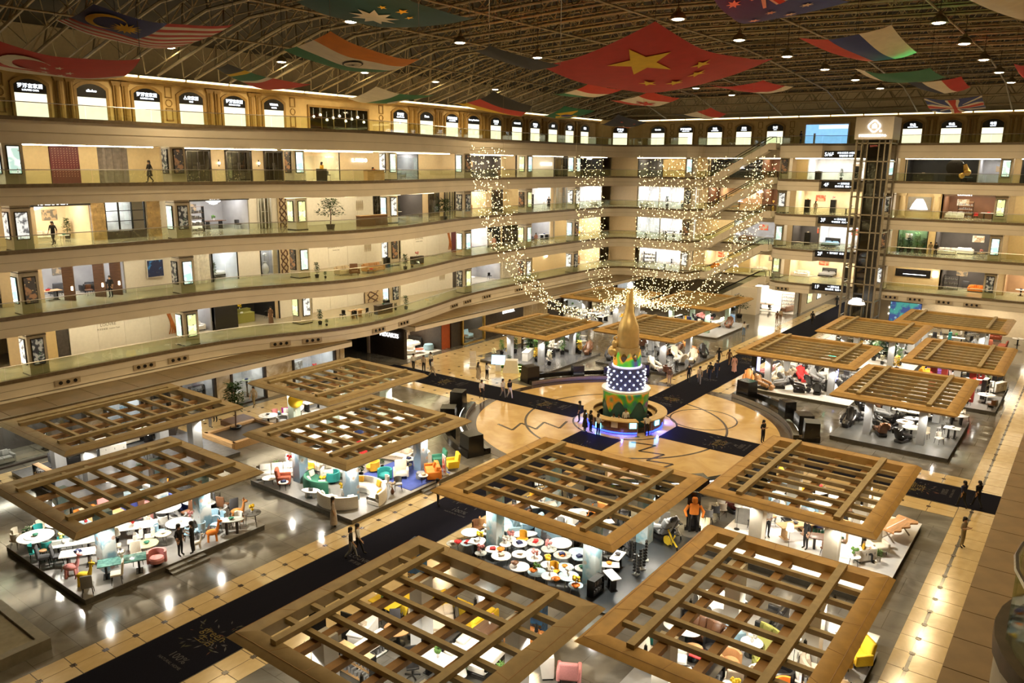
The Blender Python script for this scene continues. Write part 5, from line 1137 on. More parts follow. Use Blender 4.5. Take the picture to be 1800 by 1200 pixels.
for i, (px, py, kd, m) in enumerate(((950, 880, 'chair', F_MUST), (970, 890, 'sofa:1.8', F_DGREY), (1010, 870, 'treadmill', F_BLK), (1040, 880, 'treadmill', F_BLK), (1075, 885, 'wing', F_COG), (930, 905, 'counter:1.4:.9', M_BLACK), (1010, 905, 'plinth:1.6:.9:.5', M_WHITE), (1060, 905, 'treadmill', F_BLK), (1100, 900, 'office', F_DGREY), (960, 860, 'shelf:1.6:1.5', M_BLACK), (1030, 850, 'bike', F_GREY), (1090, 865, 'bike', F_ORANGE), (905, 890, 'wing', F_BROWN))):
    nmz = {'chair': ('dining_chair', 'mustard chair', 'chair'), 'sofa': ('sofa', 'charcoal sofa', 'sofa'), 'treadmill': ('treadmill', 'black treadmill', 'treadmill'), 'wing': ('armchair', 'leather armchair', 'armchair'), 'counter': ('counter', 'black counter', 'counter'), 'plinth': ('display_plinth', 'white plinth', 'plinth'), 'office': ('office_chair', 'dark office chair', 'chair'), 'shelf': ('shelf_unit', 'black shelf unit', 'shelf'), 'bike': ('exercise_bike', 'exercise bike', 'exercise bike')}[kd.split(':')[0]]
    P(k, px, py, kd, nmz[0], i * .8, nmz[1] + ' seen through the lattice', nmz[2], m, M_BLACK, M_WHITE)
# between the pavilions: robot figure, yellow machines, row of chairs
def Pg(px, py, *a, where='on the open floor', **k):
    x, y = at(px, py, 0); kind, name, rz, desc, cat, m = a[:6]; place(kind, name, x, y, 0, rz, desc, cat, where, m, *(a[6:]), **k)
Pg(1218, 935, 'robot', 'robot_figure', .5, 'orange and black standing robot suit', 'robot', F_ORANGE, M_BLACK, M_BLACK, where='between the right-hand pavilions')
Pg(1180, 965, 'bike', 'exercise_bike', 1.1, 'yellow exercise bike', 'exercise bike', F_YEL, M_BLACK, F_YEL, where='in front of the robot suit'); Pg(1188, 945, 'bike', 'exercise_bike', 1.0, 'white and black exercise bike', 'exercise bike', F_WHITE, M_BLACK, M_BLACK, where='beside the robot suit')
Pg(1168, 945, 'panel:.5:1.5', 'sign_board', .6, 'grey standing display board', 'sign', M_STEEL, M_STEEL, M_STEEL, where='beside the robot suit')
for i, (px, py, m, d) in enumerate(((1244, 918, F_GREY, 'grey'), (1258, 910, F_DGREY, 'charcoal'), (1267, 906, F_BEI, 'beige'), (1275, 898, F_WHITE, 'white'))): Pg(px, py, 'chair', 'dining_chair', .6 - PI, d + ' shell chair in the row', 'chair', m, where='left of the live-edge table pavilion')
Pg(1288, 898, 'massage', 'massage_chair', -2.2, 'maroon massage chair', 'massage chair', fab('maroon', (.2, .03, .03), .4), F_BLK, where='left of the live-edge table pavilion')
# --- pavilion with the live-edge table
k = 'timber'
place('slab:2.4:1.05', 'live_edge_table', -6.7, 43.3, .3, math.radians(72), 'reddish live-edge timber table', 'table', 'at the outer corner of the white platform', T_RAW, M_STEEL, M_WHITE)
for i, (px, py) in enumerate(((1345, 895), (1365, 905), (1330, 910), (1395, 900), (1405, 915), (1380, 925), (1420, 905))): P(k, px, py, 'chair' if i % 2 else 'armchair', 'dining_chair' if i % 2 else 'tub_chair', i * 1.1, ('sky blue chair' if i % 3 == 0 else 'grey chair' if i % 3 == 1 else 'black chair') + ' by the blue pillar', 'chair', (F_BLUE, F_GREY, F_BLK)[i % 3])
P(k, 1322, 920, 'counter:1.6:1.0', 'reception_counter', .2, 'grey reception counter with clutter', 'counter', M_GREY, M_BLACK, T_WHITE); P(k, 1385, 882, 'stool:.75', 'bar_stool', 0, 'black bar stool', 'stool', F_BLK); P(k, 1370, 890, 'round:.9', 'round_table', 0, 'glass-topped round table', 'table', T_PALEB, M_BLACK, T_PALEB)
P(k, 1398, 940, 'table:2.0:.7', 'sideboard_table', .9, 'oak bench table with red goods', 'table', M_OAK, M_OAK); P(k, 1418, 920, 'plant:.9', 'potted_plant', 0, 'green plant', 'plant', LEAFP, M_BLACK); P(k, 1425, 935, 'cabinet:1.4:.8', 'cabinet', .9, 'oak and blue cabinet', 'cabinet', M_OAK, M_BLACK, F_NAVY)
P(k, 1455, 945, 'shelf:1.8:1.2', 'shelf_unit', 0, 'pale timber shelf unit with dark green vases', 'shelf', M_OAK, M_OAK, F_GREEN); P(k, 1445, 965, 'oval:2.0:.8:.7', 'dining_table', .3, 'walnut oval table', 'table', M_WOODD); P(k, 1452, 978, 'chair', 'dining_chair', 2.6, 'walnut chair at the front', 'chair', F_BROWN); P(k, 1520, 985, 'cabinet:1.0:.7', 'cabinet', .9, 'white cabinet at the corner', 'cabinet', M_WHITE, M_BLACK, M_WHITE); P(k, 1540, 985, 'plant:.8', 'potted_plant', 0, 'pale green fern at the corner', 'plant', LEAFP, M_WHITE); P(k, 1540, 970, 'wing', 'armchair', .7, 'cream leather armchair', 'armchair', F_CREAM)
for i, (px, py, kd, m) in enumerate(((1400, 850, 'table:1.6:.8', T_PALEB), (1450, 870, 'table:1.6:.8', T_WHITE), (1380, 862, 'wing', F_MUST), (1500, 880, 'sofa:1.9', F_WHITE), (1430, 895, 'plinth:1.4:.8:.4', M_WHITE), (1490, 905, 'table:1.6:.8', M_WOODD), (1530, 900, 'wing', F_CREAM), (1350, 870, 'arclamp', F_MUST))):
    d = {'table': ('display_table', 'display table', 'table'), 'wing': ('armchair', 'yellow armchair' if m is F_MUST else 'cream armchair', 'armchair'), 'sofa': ('sofa', 'white sofa', 'sofa'), 'plinth': ('display_plinth', 'white plinth', 'plinth'), 'arclamp': ('arc_lamp', 'arc lamp', 'lamp')}[kd.split(':')[0]]; P(k, px, py, kd, d[0], i, d[1] + ' seen through the lattice', d[2], m)
# --- lower right pavilion: items under the lattice
k = 'corner'
lst = [(1192, 1075, 'oval:1.6:.9:.74', T_WHITE, 'white oval table'), (1150, 1110, 'wing', F_CREAM, 'cream armchair'), (1165, 1108, 'wing', F_TEAL, 'dark teal armchair'), (1240, 1095, 'round:.8:.5', F_TAN, 'tan round table'), (1262, 1100, 'round:.9:.6', T_WHITE, 'white round table'), (1225, 1055, 'armchair', F_BLK, 'black armchair'), (1200, 1130, 'wing', F_WHITE, 'white armchair'), (1218, 1140, 'plinth:1.0:.7:.5', M_BLACK, 'black cube table'), (1270, 1070, 'round:1.0', T_WHITE, 'white round table'), (1290, 1075, 'armchair', F_GREY, 'grey tub chair'), (1325, 1085, 'highchair', F_WHITE, 'white high chair'), (1340, 1095, 'armchair', F_BLUE, 'blue tub chair'), (1310, 1050, 'armchair', F_YEL, 'yellow tub chair'), (1300, 1045, 'armchair', F_BLK, 'black armchair'), (1345, 1060, 'curved:.9:.7', F_WHITE, 'white curved sofa'), (1370, 1045, 'chair', F_GREY, 'grey chair'), (1270, 1155, 'table:1.3:.7', F_RED, 'red-topped table'), (1255, 1150, 'shelf:.9:1.0', M_BLACK, 'black magazine rack'), (1290, 1120, 'armchair', F_BLK, 'black armchair'), (1315, 1125, 'armchair', F_TAN, 'tan tub chair'), (1345, 1160, 'oval:1.3:.9:.74', T_WHITE, 'white oval table'), (1370, 1140, 'wing', F_BEI, 'beige armchair'), (1385, 1100, 'curved:1.1:.8', F_OLIVE, 'olive green curved sofa'), (1400, 1115, 'chair', F_WHITE, 'white shell chair'), (1380, 1150, 'wing', F_COG, 'cognac armchair'), (1395, 1170, 'round:1.2', T_WHITE, 'white round table'), (1350, 1180, 'wing', F_PINK, 'rose armchair'), (1420, 1080, 'round:1.0', T_WHITE, 'white round table'), (1412, 1090, 'chair', F_WHITE, 'white shell chair'), (1432, 1088, 'chair', F_WHITE, 'white shell chair'), (1445, 1065, 'table:1.8:.8', T_WHITE, 'white display table'), (1400, 1020, 'sofa:2.0', F_WHITE, 'white sofa'), (1440, 1040, 'sofa:1.8', F_BROWN, 'brown sofa'), (1290, 985, 'shelf:1.6:1.2', M_BLACK, 'black shelf of goods'), (1345, 1000, 'shelf:1.6:1.2', M_OAK, 'timber shelf of goods'), (1310, 960, 'sofa:1.8', F_BLK, 'black sofa'), (1460, 1120, 'armchair', F_BLK, 'black armchair'), (1480, 1100, 'table:1.5:.7', T_WHITE, 'white display table'), (1240, 1180, 'table:1.4:.7', M_WHITE, 'white work table'), (1230, 1170, 'office', F_DGREY, 'dark office chair')]
NAMES = {'oval': ('dining_table', 'table'), 'wing': ('armchair', 'armchair'), 'round': ('round_table', 'table'), 'armchair': ('tub_chair', 'armchair'), 'plinth': ('display_plinth', 'plinth'), 'highchair': ('dining_chair', 'chair'), 'curved': ('curved_sofa', 'sofa'), 'chair': ('dining_chair', 'chair'), 'table': ('display_table', 'table'), 'shelf': ('shelf_unit', 'shelf'), 'sofa': ('sofa', 'sofa'), 'office': ('office_chair', 'chair'), 'counter': ('counter', 'counter'), 'cabinet': ('cabinet', 'cabinet'), 'massage': ('massage_chair', 'massage chair'), 'bed': ('bed', 'bed'), 'coffee': ('coffee_table', 'table'), 'plant': ('potted_plant', 'plant'), 'vase': ('flower_vase', 'vase'), 'stool': ('stool', 'stool'), 'treadmill': ('treadmill', 'treadmill'), 'bike': ('exercise_bike', 'exercise bike'), 'floorlamp': ('floor_lamp', 'lamp'), 'panel': ('sign_board', 'sign'), 'pouf': ('pouf', 'pouf'), 'rug': ('rug', 'rug'), 'rack': ('dumbbell_rack', 'rack'), 'chandelier': ('chandelier', 'chandelier'), 'bowl': ('fruit_bowl', 'bowl')}
def many(k, lst, b=None, c=None, suffix=''):
    for i, (px, py, kd, m, d) in enumerate(lst):
        n = NAMES[kd.split(':')[0]]; P(k, px, py, kd, n[0], (i * 1.37) % 6.28 if kd.split(':')[0] not in ('sofa', 'shelf', 'table') else (i % 4) * PI / 2, d + suffix, n[1], m, b, c or (m if kd[:5] not in ('shelf', 'panel') else F_GREY))
many('corner', lst)
many('corner', [(1520, 1130, 'round:1.1', T_WHITE, 'white round table at the outer edge'), (1535, 1140, 'table:1.3:.7', T_WHITE, 'white square table at the outer edge'), (1545, 1120, 'curved:.8:.7', F_BEI, 'taupe curved armchair at the outer edge'), (1505, 1165, 'wing', F_MUST, 'mustard leather armchair at the outer edge'), (1520, 1172, 'wing', F_YEL, 'yellow armchair at the outer edge'), (1515, 1190, 'armchair', F_TEAL, 'petrol blue tub chair at the outer edge'), (1500, 1195, 'armchair', F_ORANGE, 'orange tub chair at the outer edge')])
# --- frontmost pavilion
many('front', [(690, 1085, 'table:1.4:.8', F_YEL, 'yellow desk'), (715, 1090, 'wing', F_YEL, 'yellow armchair'), (795, 1085, 'sofa:2.2', F_YEL, 'bright yellow sofa'), (838, 1105, 'sofa:1.8', F_YEL, 'yellow daybed sofa'), (755, 1110, 'bed', F_BEI, 'beige timber-framed bed'), (730, 1130, 'round:1.2', F_TAN, 'tan round table'), (640, 1140, 'counter:1.6:1.1', M_WHITE, 'white counter'), (615, 1135, 'panel:.6:1.5', M_BLACK, 'black sign board'), (560, 1125, 'panel:.8:1.6', M_BLACK, 'black box display with lettering'), (690, 1150, 'shelf:1.6:1.0', M_WHITE, 'white shelf of goods'), (640, 1180, 'shelf:1.8:1.2', M_OAK, 'timber shelf of goods'), (850, 1130, 'table:1.3:.8', M_WOODD, 'walnut table'), (700, 1100, 'office', F_DGREY, 'dark office chair'), (660, 1100, 'coffee:.8:.45', M_WOODD, 'walnut coffee table'), (760, 1140, 'vase:.4', F_BEI, 'vase of dry grass'), (830, 1165, 'bed', F_WHITE, 'white bed'), (930, 1140, 'sofa:2.0', F_COG, 'cognac sofa'), (900, 1110, 'wing', F_TAN, 'tan armchair'), (780, 1180, 'table:1.5:.8', T_WHITE, 'white work table'), (740, 1185, 'office', F_BLK, 'black office chair'), (960, 1180, 'cabinet:1.2:1.0', M_WHITE, 'white cabinet'), (1000, 1195, 'wing', F_PINK, 'peach armchair'), (880, 1195, 'plant:1.0', LEAFP, 'green plant')])
# --- rear dining, yellow balloon pavilion and the far ones
many('rear_dining', [(60, 800, 'table:1.8:.9', T_WHITE, 'white dining table'), (130, 790, 'table:1.8:.9', T_WHITE, 'white display table'), (100, 815, 'wing', F_BLK, 'black armchair'), (180, 775, 'sofa:2.0', F_CREAM, 'cream sofa'), (220, 760, 'table:1.8:.9', T_WHITE, 'white side table'), (40, 830, 'shelf:2.0:1.2', M_WHITE, 'white shelf of dishes'), (20, 870, 'shelf:2.0:1.2', M_OAK, 'timber shelf of toys'), (160, 805, 'wing', F_DGREY, 'charcoal armchair'), (250, 770, 'wing', F_BLK, 'black lounge chair'), (90, 780, 'sofa:2.0', F_DGREY, 'charcoal sofa'), (200, 800, 'cabinet:1.6:.8', M_WHITE, 'white cabinet'), (270, 755, 'counter:1.6:1.0', M_DARK, 'dark counter')])
many('dining', [(120, 870, 'wing', F_PINK, 'rose armchair under the lattice'), (155, 860, 'wing', F_PINK, 'blush armchair under the lattice'), (100, 890, 'table:1.6:.8', T_PALEB, 'pale blue table under the lattice'), (185, 870, 'sofa:1.8', D_BLUEC, 'royal blue sofa under the lattice'), (205, 880, 'pouf:.7:.4', F_RED, 'crimson pouf under the lattice'), (225, 872, 'pouf:.7:.4', F_TEAL, 'teal pouf under the lattice'), (240, 855, 'sofa:1.6', D_BLUEC, 'cobalt sofa under the lattice'), (265, 868, 'wing', F_WHITE, 'white armchair under the lattice'), (150, 895, 'bed', F_TAN, 'tan bed under the lattice'), (110, 905, 'table:1.6:.8', F_ORANGE, 'orange table under the lattice'), (285, 850, 'cabinet:1.2:.8', T_PALEB, 'pale blue cabinet under the lattice'), (315, 845, 'panel:.8:1.2', F_ORANGE, 'orange poster board under the lattice'), (355, 835, 'plinth:1.4:1.0:.6', M_BLACK, 'black plinth under the lattice'), (300, 835, 'plinth:1.4:1.0:.6', M_BLACK, 'black cube under the lattice')])
many('yellow', [(465, 745, 'round:1.4:.7', T_WHITE, 'pale glass display table'), (455, 735, 'chair', F_PINK, 'pink child chair'), (463, 733, 'chair', F_BLUE, 'blue child chair'), (485, 730, 'chair', fab('magenta', (.5, .03, .35)), 'magenta child chair'), (520, 720, 'oval:2.2:1.0:.7', T_WHITE, 'white oval table'), (560, 715, 'table:2.0:.9', T_WHITE, 'white dining table'), (600, 690, 'sofa:1.8', F_DGREY, 'charcoal sofa'), (640, 680, 'wing', F_BLK, 'black armchair'), (560, 690, 'wing', F_BLUE, 'blue armchair'), (690, 720, 'counter:1.8:.9', T_WHITE, 'marble counter'), (705, 700, 'plinth:2.4:.9:.9', M_BLACK, 'black cube counter'), (735, 715, 'plant:1.2', LEAF, 'tall leafy plant'), (728, 695, 'plant:.7', LEAFP, 'small plant'), (650, 715, 'table:1.8:.9', M_OAK, 'oak table'), (580, 665, 'table:1.6:.8', T_WHITE, 'white table'), (500, 690, 'sofa:1.8', F_GREY, 'grey sofa')])
many('garden', [(880, 622, 'plant:1.6', LEAFP, 'pale flowering plant'), (868, 628, 'plant:1.3', mat('pale_blossom', (.7, .66, .4), .6), 'cream flowering plant'), (905, 620, 'plant:1.7', LEAF, 'tall leafy plant'), (925, 612, 'plant:1.8', LEAF, 'tall leafy plant'), (940, 605, 'shelf:2.0:1.6', M_WHITE, 'white lit shelf'), (895, 640, 'plant:1.2', LEAF, 'dark leafy plant'), (930, 630, 'counter:2.2:.9', M_WHITE, 'white bar counter'), (960, 625, 'counter:1.6:.9', M_BLACK, 'black bar counter'), (975, 610, 'massage', F_WHITE, 'white massage chair'), (1000, 618, 'panel:1.0:1.4', M_DARK, 'brown display board'), (1010, 605, 'massage', F_BLK, 'black massage chair'), (870, 600, 'plant:1.5', LEAFP, 'bright green plant'), (985, 590, 'sofa:1.8', F_GREY, 'grey sofa'), (950, 585, 'cabinet:1.6:1.2', M_WHITE, 'white cabinet'), (1030, 620, 'massage', F_BROWN, 'brown massage chair')])
many('fitness', [(1150, 640, 'treadmill', F_BLK, 'black treadmill'), (1165, 635, 'bike', F_GREY, 'grey exercise bike'), (1180, 625, 'bike', F_BLK, 'black exercise bike'), (1195, 640, 'massage', F_WHITE, 'white massage chair'), (1215, 620, 'massage', F_BROWN, 'brown massage chair'), (1230, 615, 'massage', F_BLK, 'black massage chair'), (1245, 605, 'massage', F_COG, 'cognac massage chair'), (1135, 625, 'bike', F_GREY, 'silver exercise bike'), (1160, 610, 'treadmill', F_GREY, 'grey treadmill'), (1190, 605, 'massage', F_BLK, 'black lounger'), (1140, 655, 'massage', F_WHITE, 'white reclined lounger'), (1172, 655, 'armchair', F_BROWN, 'brown leather tub chair'), (1205, 655, 'rack', F_BLK, 'dumbbell rack'), (1130, 600, 'rack', F_BLK, 'black weight rack'), (1040, 625, 'massage', F_DGREY, 'charcoal massage chair')])
many('massage', [(1352, 668, 'massage', F_CREAM, 'cream massage chair'), (1340, 680, 'massage', F_TAN, 'tan massage chair'), (1365, 672, 'massage', F_GREY, 'pale grey massage chair'), (1385, 665, 'massage', F_BEI, 'beige massage chair'), (1400, 662, 'massage', F_BLK, 'black massage chair'), (1415, 668, 'massage', F_RED, 'red and white massage chair'), (1395, 685, 'massage', F_BLK, 'black reclined massage chair'), (1435, 690, 'massage', F_BLK, 'black low massage chair'), (1450, 668, 'massage', F_WHITE, 'white massage chair'), (1440, 655, 'shelf:2.0:1.2', M_WHITE, 'white shelf of boxes'), (1470, 670, 'shelf:2.0:1.2', M_BLACK, 'black shelf of boxes'), (1370, 640, 'massage', F_WHITE, 'white upright massage chair'), (1390, 640, 'massage', F_DGREY, 'charcoal upright massage chair'), (1315, 660, 'massage', F_PINK, 'pale mauve massage chair'), (1310, 672, 'massage', F_COG, 'camel massage chair'), (1460, 690, 'massage', F_BLK, 'black upright massage chair'), (1420, 640, 'sofa:2.0', F_GREY, 'grey sofa'), (1345, 655, 'massage', F_CREAM, 'ivory massage chair')], F_BLK)
many('black_massage', [(1490, 745, 'massage', F_BLK, 'glossy black massage chair at the corner'), (1540, 755, 'massage', F_BLK, 'glossy black massage chair in front'), (1480, 725, 'massage', F_GREY, 'grey-green massage chair'), (1555, 735, 'massage', F_BLK, 'glossy black massage chair'), (1570, 720, 'massage', F_BROWN, 'brown massage chair'), (1600, 750, 'oval:1.4:.8:.72', T_WHITE, 'white oval table'), (1585, 755, 'round:1.2', T_WHITE, 'white round table'), (1600, 770, 'round:1.3', T_WHITE, 'white turntable table'), (1615, 755, 'chair', F_CREAM, 'cream chair'), (1622, 770, 'chair', F_CREAM, 'ivory chair'), (1600, 735, 'table:2.2:.9', T_WHITE, 'long white table'), (1630, 735, 'chair', F_WHITE, 'white chair'), (1640, 740, 'chair', F_WHITE, 'white shell chair'), (1660, 735, 'chair', F_GREY, 'grey chair'), (1680, 745, 'oval:1.6:.9:.72', T_WHITE, 'white oval table by the pillar'), (1692, 735, 'chair', F_CREAM, 'cream shell chair'), (1700, 722, 'round:1.2', T_WHITE, 'white round side table'), (1660, 765, 'chair', F_GREY, 'dark grey chair'), (1680, 770, 'table:1.1:.8', T_WHITE, 'white square table'), (1650, 780, 'chair', F_WHITE, 'white low chair'), (1520, 720, 'massage', F_BLK, 'black upright massage chair'), (1545, 700, 'massage', F_DGREY, 'charcoal massage chair'), (1600, 690, 'cabinet:1.8:.9', M_WHITE, 'white cabinet'), (1640, 700, 'bed', F_WHITE, 'white bed')], F_BLK)
many('red_pillar', [(1720, 690, 'shelf:2.2:1.2', M_WHITE, 'white shelf of shoes'), (1750, 670, 'shelf:2.2:1.2', M_OAK, 'timber shelf of goods'), (1735, 710, 'round:1.3', T_WHITE, 'white round table'), (1745, 720, 'chair', F_BROWN, 'brown chair'), (1755, 715, 'armchair', F_GREY, 'grey tub chair'), (1700, 665, 'shelf:2.2:1.2', M_WHITE, 'white shelf of bags'), (1680, 655, 'counter:1.8:1.0', M_WHITE, 'white counter'), (1770, 650, 'shelf:2.0:1.2', M_WHITE, 'white shelf of lamps'), (1650, 645, 'sofa:2.0', fab('violet', (.18, .06, .28)), 'violet sofa'), (1620, 650, 'sofa:2.0', F_MUST, 'mustard sofa'), (1760, 690, 'cabinet:1.6:.9', M_WHITE, 'white cabinet')])
many('flower', [(1470, 600, 'shelf:2.2:1.8', M_WHITE, 'white plant shelf'), (1500, 605, 'plant:1.6', LEAF, 'green plant'), (1520, 608, 'plant:1.5', LEAFP, 'bright plant'), (1540, 612, 'plant:1.6', mat('pale_pink_blossom', (.75, .6, .5), .6), 'pink flowering plant'), (1560, 615, 'shelf:2.2:1.8', M_WHITE, 'white glazed shelf'), (1590, 620, 'plant:1.6', LEAF, 'dark green plant'), (1550, 640, 'plant:1.3', mat('cream_blossom', (.75, .68, .45), .6), 'cream blossom bush'), (1575, 642, 'plant:1.3', mat('peach_blossom', (.75, .5, .32), .6), 'peach blossom bush'), (1490, 592, 'counter:2.0:1.0', M_WHITE, 'white counter'), (1600, 600, 'shelf:2.0:1.6', M_WHITE, 'white tall shelf')])
many('far_right', [(1640, 600, 'office', F_BLK, 'black office chair'), (1660, 598, 'office', F_DGREY, 'charcoal office chair'), (1680, 600, 'table:1.8:.8', T_WHITE, 'white desk'), (1700, 602, 'office', F_BLK, 'black mesh chair'), (1650, 592, 'table:1.8:.8', T_WHITE, 'white long desk'), (1720, 600, 'sofa:1.8', F_GREY, 'grey sofa'), (1690, 590, 'panel:1.2:1.5', F_TEAL, 'teal board'), (1740, 605, 'wing', F_RUST, 'rust armchair'), (1765, 608, 'wing', F_RUST, 'rust lounge chair')])
many('far_mid', [(1160, 568, 'table:2.0:.9', T_WHITE, 'white table'), (1190, 572, 'shelf:2.0:1.3', M_WHITE, 'white shelf'), (1215, 570, 'wing', F_NAVY, 'navy armchair'), (1245, 565, 'massage', F_BLK, 'black massage chair'), (1270, 575, 'massage', F_WHITE, 'white massage chair'), (1230, 560, 'sofa:2.0', F_PINK, 'rose sofa')])
many('far_left', [(1040, 560, 'table:2.2:.9', T_WHITE, 'white dining table'), (1060, 565, 'table:2.0:.9', T_WHITE, 'white round-edged table'), (1015, 555, 'chair', F_BLUE, 'pale blue chair'), (1075, 558, 'chair', F_BLK, 'black chair'), (1000, 565, 'sofa:2.0', F_WHITE, 'white sofa')])
def fill(key, n, opts, seed):
    r = random.Random(seed); x0, y0, w, d, h = PLAT.get(key, (PAV[key][0] + .8, PAV[key][1] + .8, PAV[key][2] - 1.6, PAV[key][3] - 1.6, 0.0))
    for i in range(n):
        kd, m, ds = r.choice(opts); nn = NAMES[kd.split(':')[0]]; place(kd, nn[0], x0 + r.uniform(.5, w - .5), y0 + r.uniform(.5, d - .5), h, r.uniform(0, 6.28), ds, nn[1], W(key), m, F_BLK if kd == 'massage' else None, F_GREY if kd.startswith('shelf') else m, 'filled in')
ch = [('chair', F_WHITE, 'white shell chair'), ('chair', F_DGREY, 'charcoal shell chair'), ('coffee:.6:.5', T_WHITE, 'white side table'), ('stool:.6', F_TAN, 'tan stool'), ('floorlamp', M_PAPER, 'slim floor lamp'), ('plant:1.2', LEAF, 'dark green plant'), ('armchair', F_GREY, 'grey tub armchair'), ('chair', F_MUST, 'mustard shell chair')]
ms = [('massage', F_BLK, 'black padded massage chair'), ('massage', F_CREAM, 'cream padded massage chair'), ('massage', F_BROWN, 'brown padded massage chair'), ('massage', F_GREY, 'grey padded massage chair'), ('plinth:.5:.4:.9', M_WHITE, 'white plinth')]
gd = [('plant:2.3', LEAF, 'tall dark plant'), ('plant:1.9', LEAFP, 'tall bright plant'), ('plant:1.6', mat('white_blossom', (.78, .74, .6), .6), 'white flowering plant'), ('plant:1.5', F_YEL, 'yellow flowering plant'), ('shelf:1.2:1.7', M_WHITE, 'white display shelf')]
for a in (('dining', 7, ch, 1), ('sofa', 8, ch, 2), ('tables', 6, ch, 3), ('timber', 12, ch, 4), ('corner', 8, ch, 5), ('front', 9, ch, 6), ('rear_dining', 9, ch, 7), ('yellow', 8, ch, 8), ('garden', 16, gd, 9), ('fitness', 8, ms, 10), ('massage', 8, ms, 11), ('black_massage', 6, ms + ch, 12), ('red_pillar', 12, ch + gd, 13), ('flower', 16, gd, 14), ('far_right', 8, ch, 15), ('far_mid', 10, ms + ch, 16), ('far_left', 9, ch, 17)): fill(*a)
flush()
# ------------------------------------------------------------------ shopfronts of the galleries
M_LINT = mat('lintel_black', (.02, .018, .016), .35)
PCOL = {'cream': mat('p_cream', (.76, .60, .34), .6, var=.04), 'beige': mat('p_beige', (.70, .56, .36), .6, var=.04), 'white': mat('p_white', (.84, .80, .71), .5, var=.03), 'tan': mat('p_tan', (.60, .45, .22), .6, var=.05), 'grey': mat('p_grey', (.36, .34, .31), .6), 'dark': mat('p_dark', (.06, .05, .045), .5, var=.3), 'black': M_BLACK, 'orange': mat('p_orange', (.55, .22, .06), .6), 'mauve': mat('p_mauve', (.32, .26, .28), .6), 'wood': M_OAK, 'brown': M_WOODD, 'maroon': mat('p_maroon', (.12, .02, .025), .5)}
def loc_of(side, s, f, depth=0.0):
    return ((WX - depth, s, FZ[f]), PI / 2) if side == 'L' else ((s, WY + depth, FZ[f]), 0.0)
def wallpar(side): return wall_left if side == 'L' else wall_back
def hgt(f): return FZ[f + 1] - FZ[f] - (1.15 if f < 5 else 1.55)
def panel(side, f, s0, s1, col, dep=0.0, h=None):
    (l, rz) = loc_of(side, (s0 + s1) / 2, f, dep)
    return put('panel', MB().box(0, .08, 0, s1 - s0 - .02, .14, h or hgt(f)), PCOL[col] if isinstance(col, str) else col, wallpar(side), l, rz)
SIDEN = {'L': 'left', 'R': 'far'}
def wh(side, f): return f'on the {SIDEN[side]} gallery, {FL[f]} floor'
def hoarding(side, f, s0, s1, txt, sub, motif, label):
    l, rz = loc_of(side, (s0 + s1) / 2, f, -.05); w = s1 - s0; h = hgt(f) - .12
    t = thing('hoarding', label, 'hoarding', l, rz)
    n = max(2, round(w / 2.4))
    for i in range(n): put('board', MB().box(-w / 2 + w * (i + .5) / n, 0, 0, w / n - .015, .08, h), PCOL['white'], t)
    dk = mat('hoarding_ink', (.22, .18, .12), .7)
    letters(txt, .34, dk, t, (-w * .15, -.05, h * .66), (PI / 2, 0, 0), depth=.004)
    letters(sub, .17, dk, t, (-w * .15, -.05, h * .55), (PI / 2, 0, 0), depth=.004)
    if motif == 'ovals':
        for i in range(5): put('motif', extrude([(.09 * math.cos(2 * PI * k / 14), .55 * math.sin(2 * PI * k / 14)) for k in range(14)], -.052, -.045), mat('motif_ink', (.42, .35, .24), .7), t, (w * .24 + .2 * i, 0, h * .55))
    elif motif == 'orange':
        for i in range(4): put('motif', MB().path([(w * .5 - .55 + .12 * i + .22 * math.sin(k * .5 + i * .4), -.06, h * .12 + h * .8 * k / 9) for k in range(10)], [.10 - .012 * abs(k - 5) for k in range(10)], 6), mat('motif_orange', (.45, .15, .03), .5), t)
    return t
def lattice_art(side, f, s0, s1, label):
    l, rz = loc_of(side, (s0 + s1) / 2, f, -.05); w = s1 - s0; h = hgt(f); t = thing('art_panel', label, 'wall panel', l, rz)
    put('ground', MB().box(0, 0, 0, w, .08, h), mat('art_ground', (.58, .46, .30), .6), t)
    for i in range(3): put('brown_ribbon', MB().path([(w * .34 * math.sin(k * .9 + i * 2.1), -.06, h * k / 11) for k in range(12)], .07, 5), M_WOODD, t)
def glass_doors(side, f, s0, s1, label, m=None, inner='dark'):
    l, rz = loc_of(side, (s0 + s1) / 2, f); w = s1 - s0; h = hgt(f) - .15; t = thing('glass_door', label, 'door', l, rz); fm = m or M_DARK
    put('frame', MB().box(-w / 2 + .06, 0, 0, .12, .2, h).box(w / 2 - .06, 0, 0, .12, .2, h).box(0, 0, h - .14, w, .2, .14), fm, t)
    put('backdrop', MB().box(0, 1.2, 0, w + .2, .06, h), mat('door_backdrop', (.30, .26, .18), .6, var=.4, scale=1.5), t)
    put('light_panel', MB().box(0, .8, h - .1, w * .6, .3, .05), M_LPAN, t)
    for s in (-1, 1):
        p = put('door_leaf', MB().box(s * w * .24, 0, .02, .05, .06, h - .2).box(s * .03, 0, .02, .05, .06, h - .2).box(s * w * .135, 0, h * .5, w * .2, .05, .05), fm, t)
        put('pane', MB().box(s * w * .22, 0, .04, w * .38, .02, h - .2), M_GLASSD if inner == 'dark' else M_GLASSC, p); put('handle', MB().tube((s * .1, -.06, h * .35), (s * .1, -.06, h * .6), .018, n=5), M_STEEL, p)
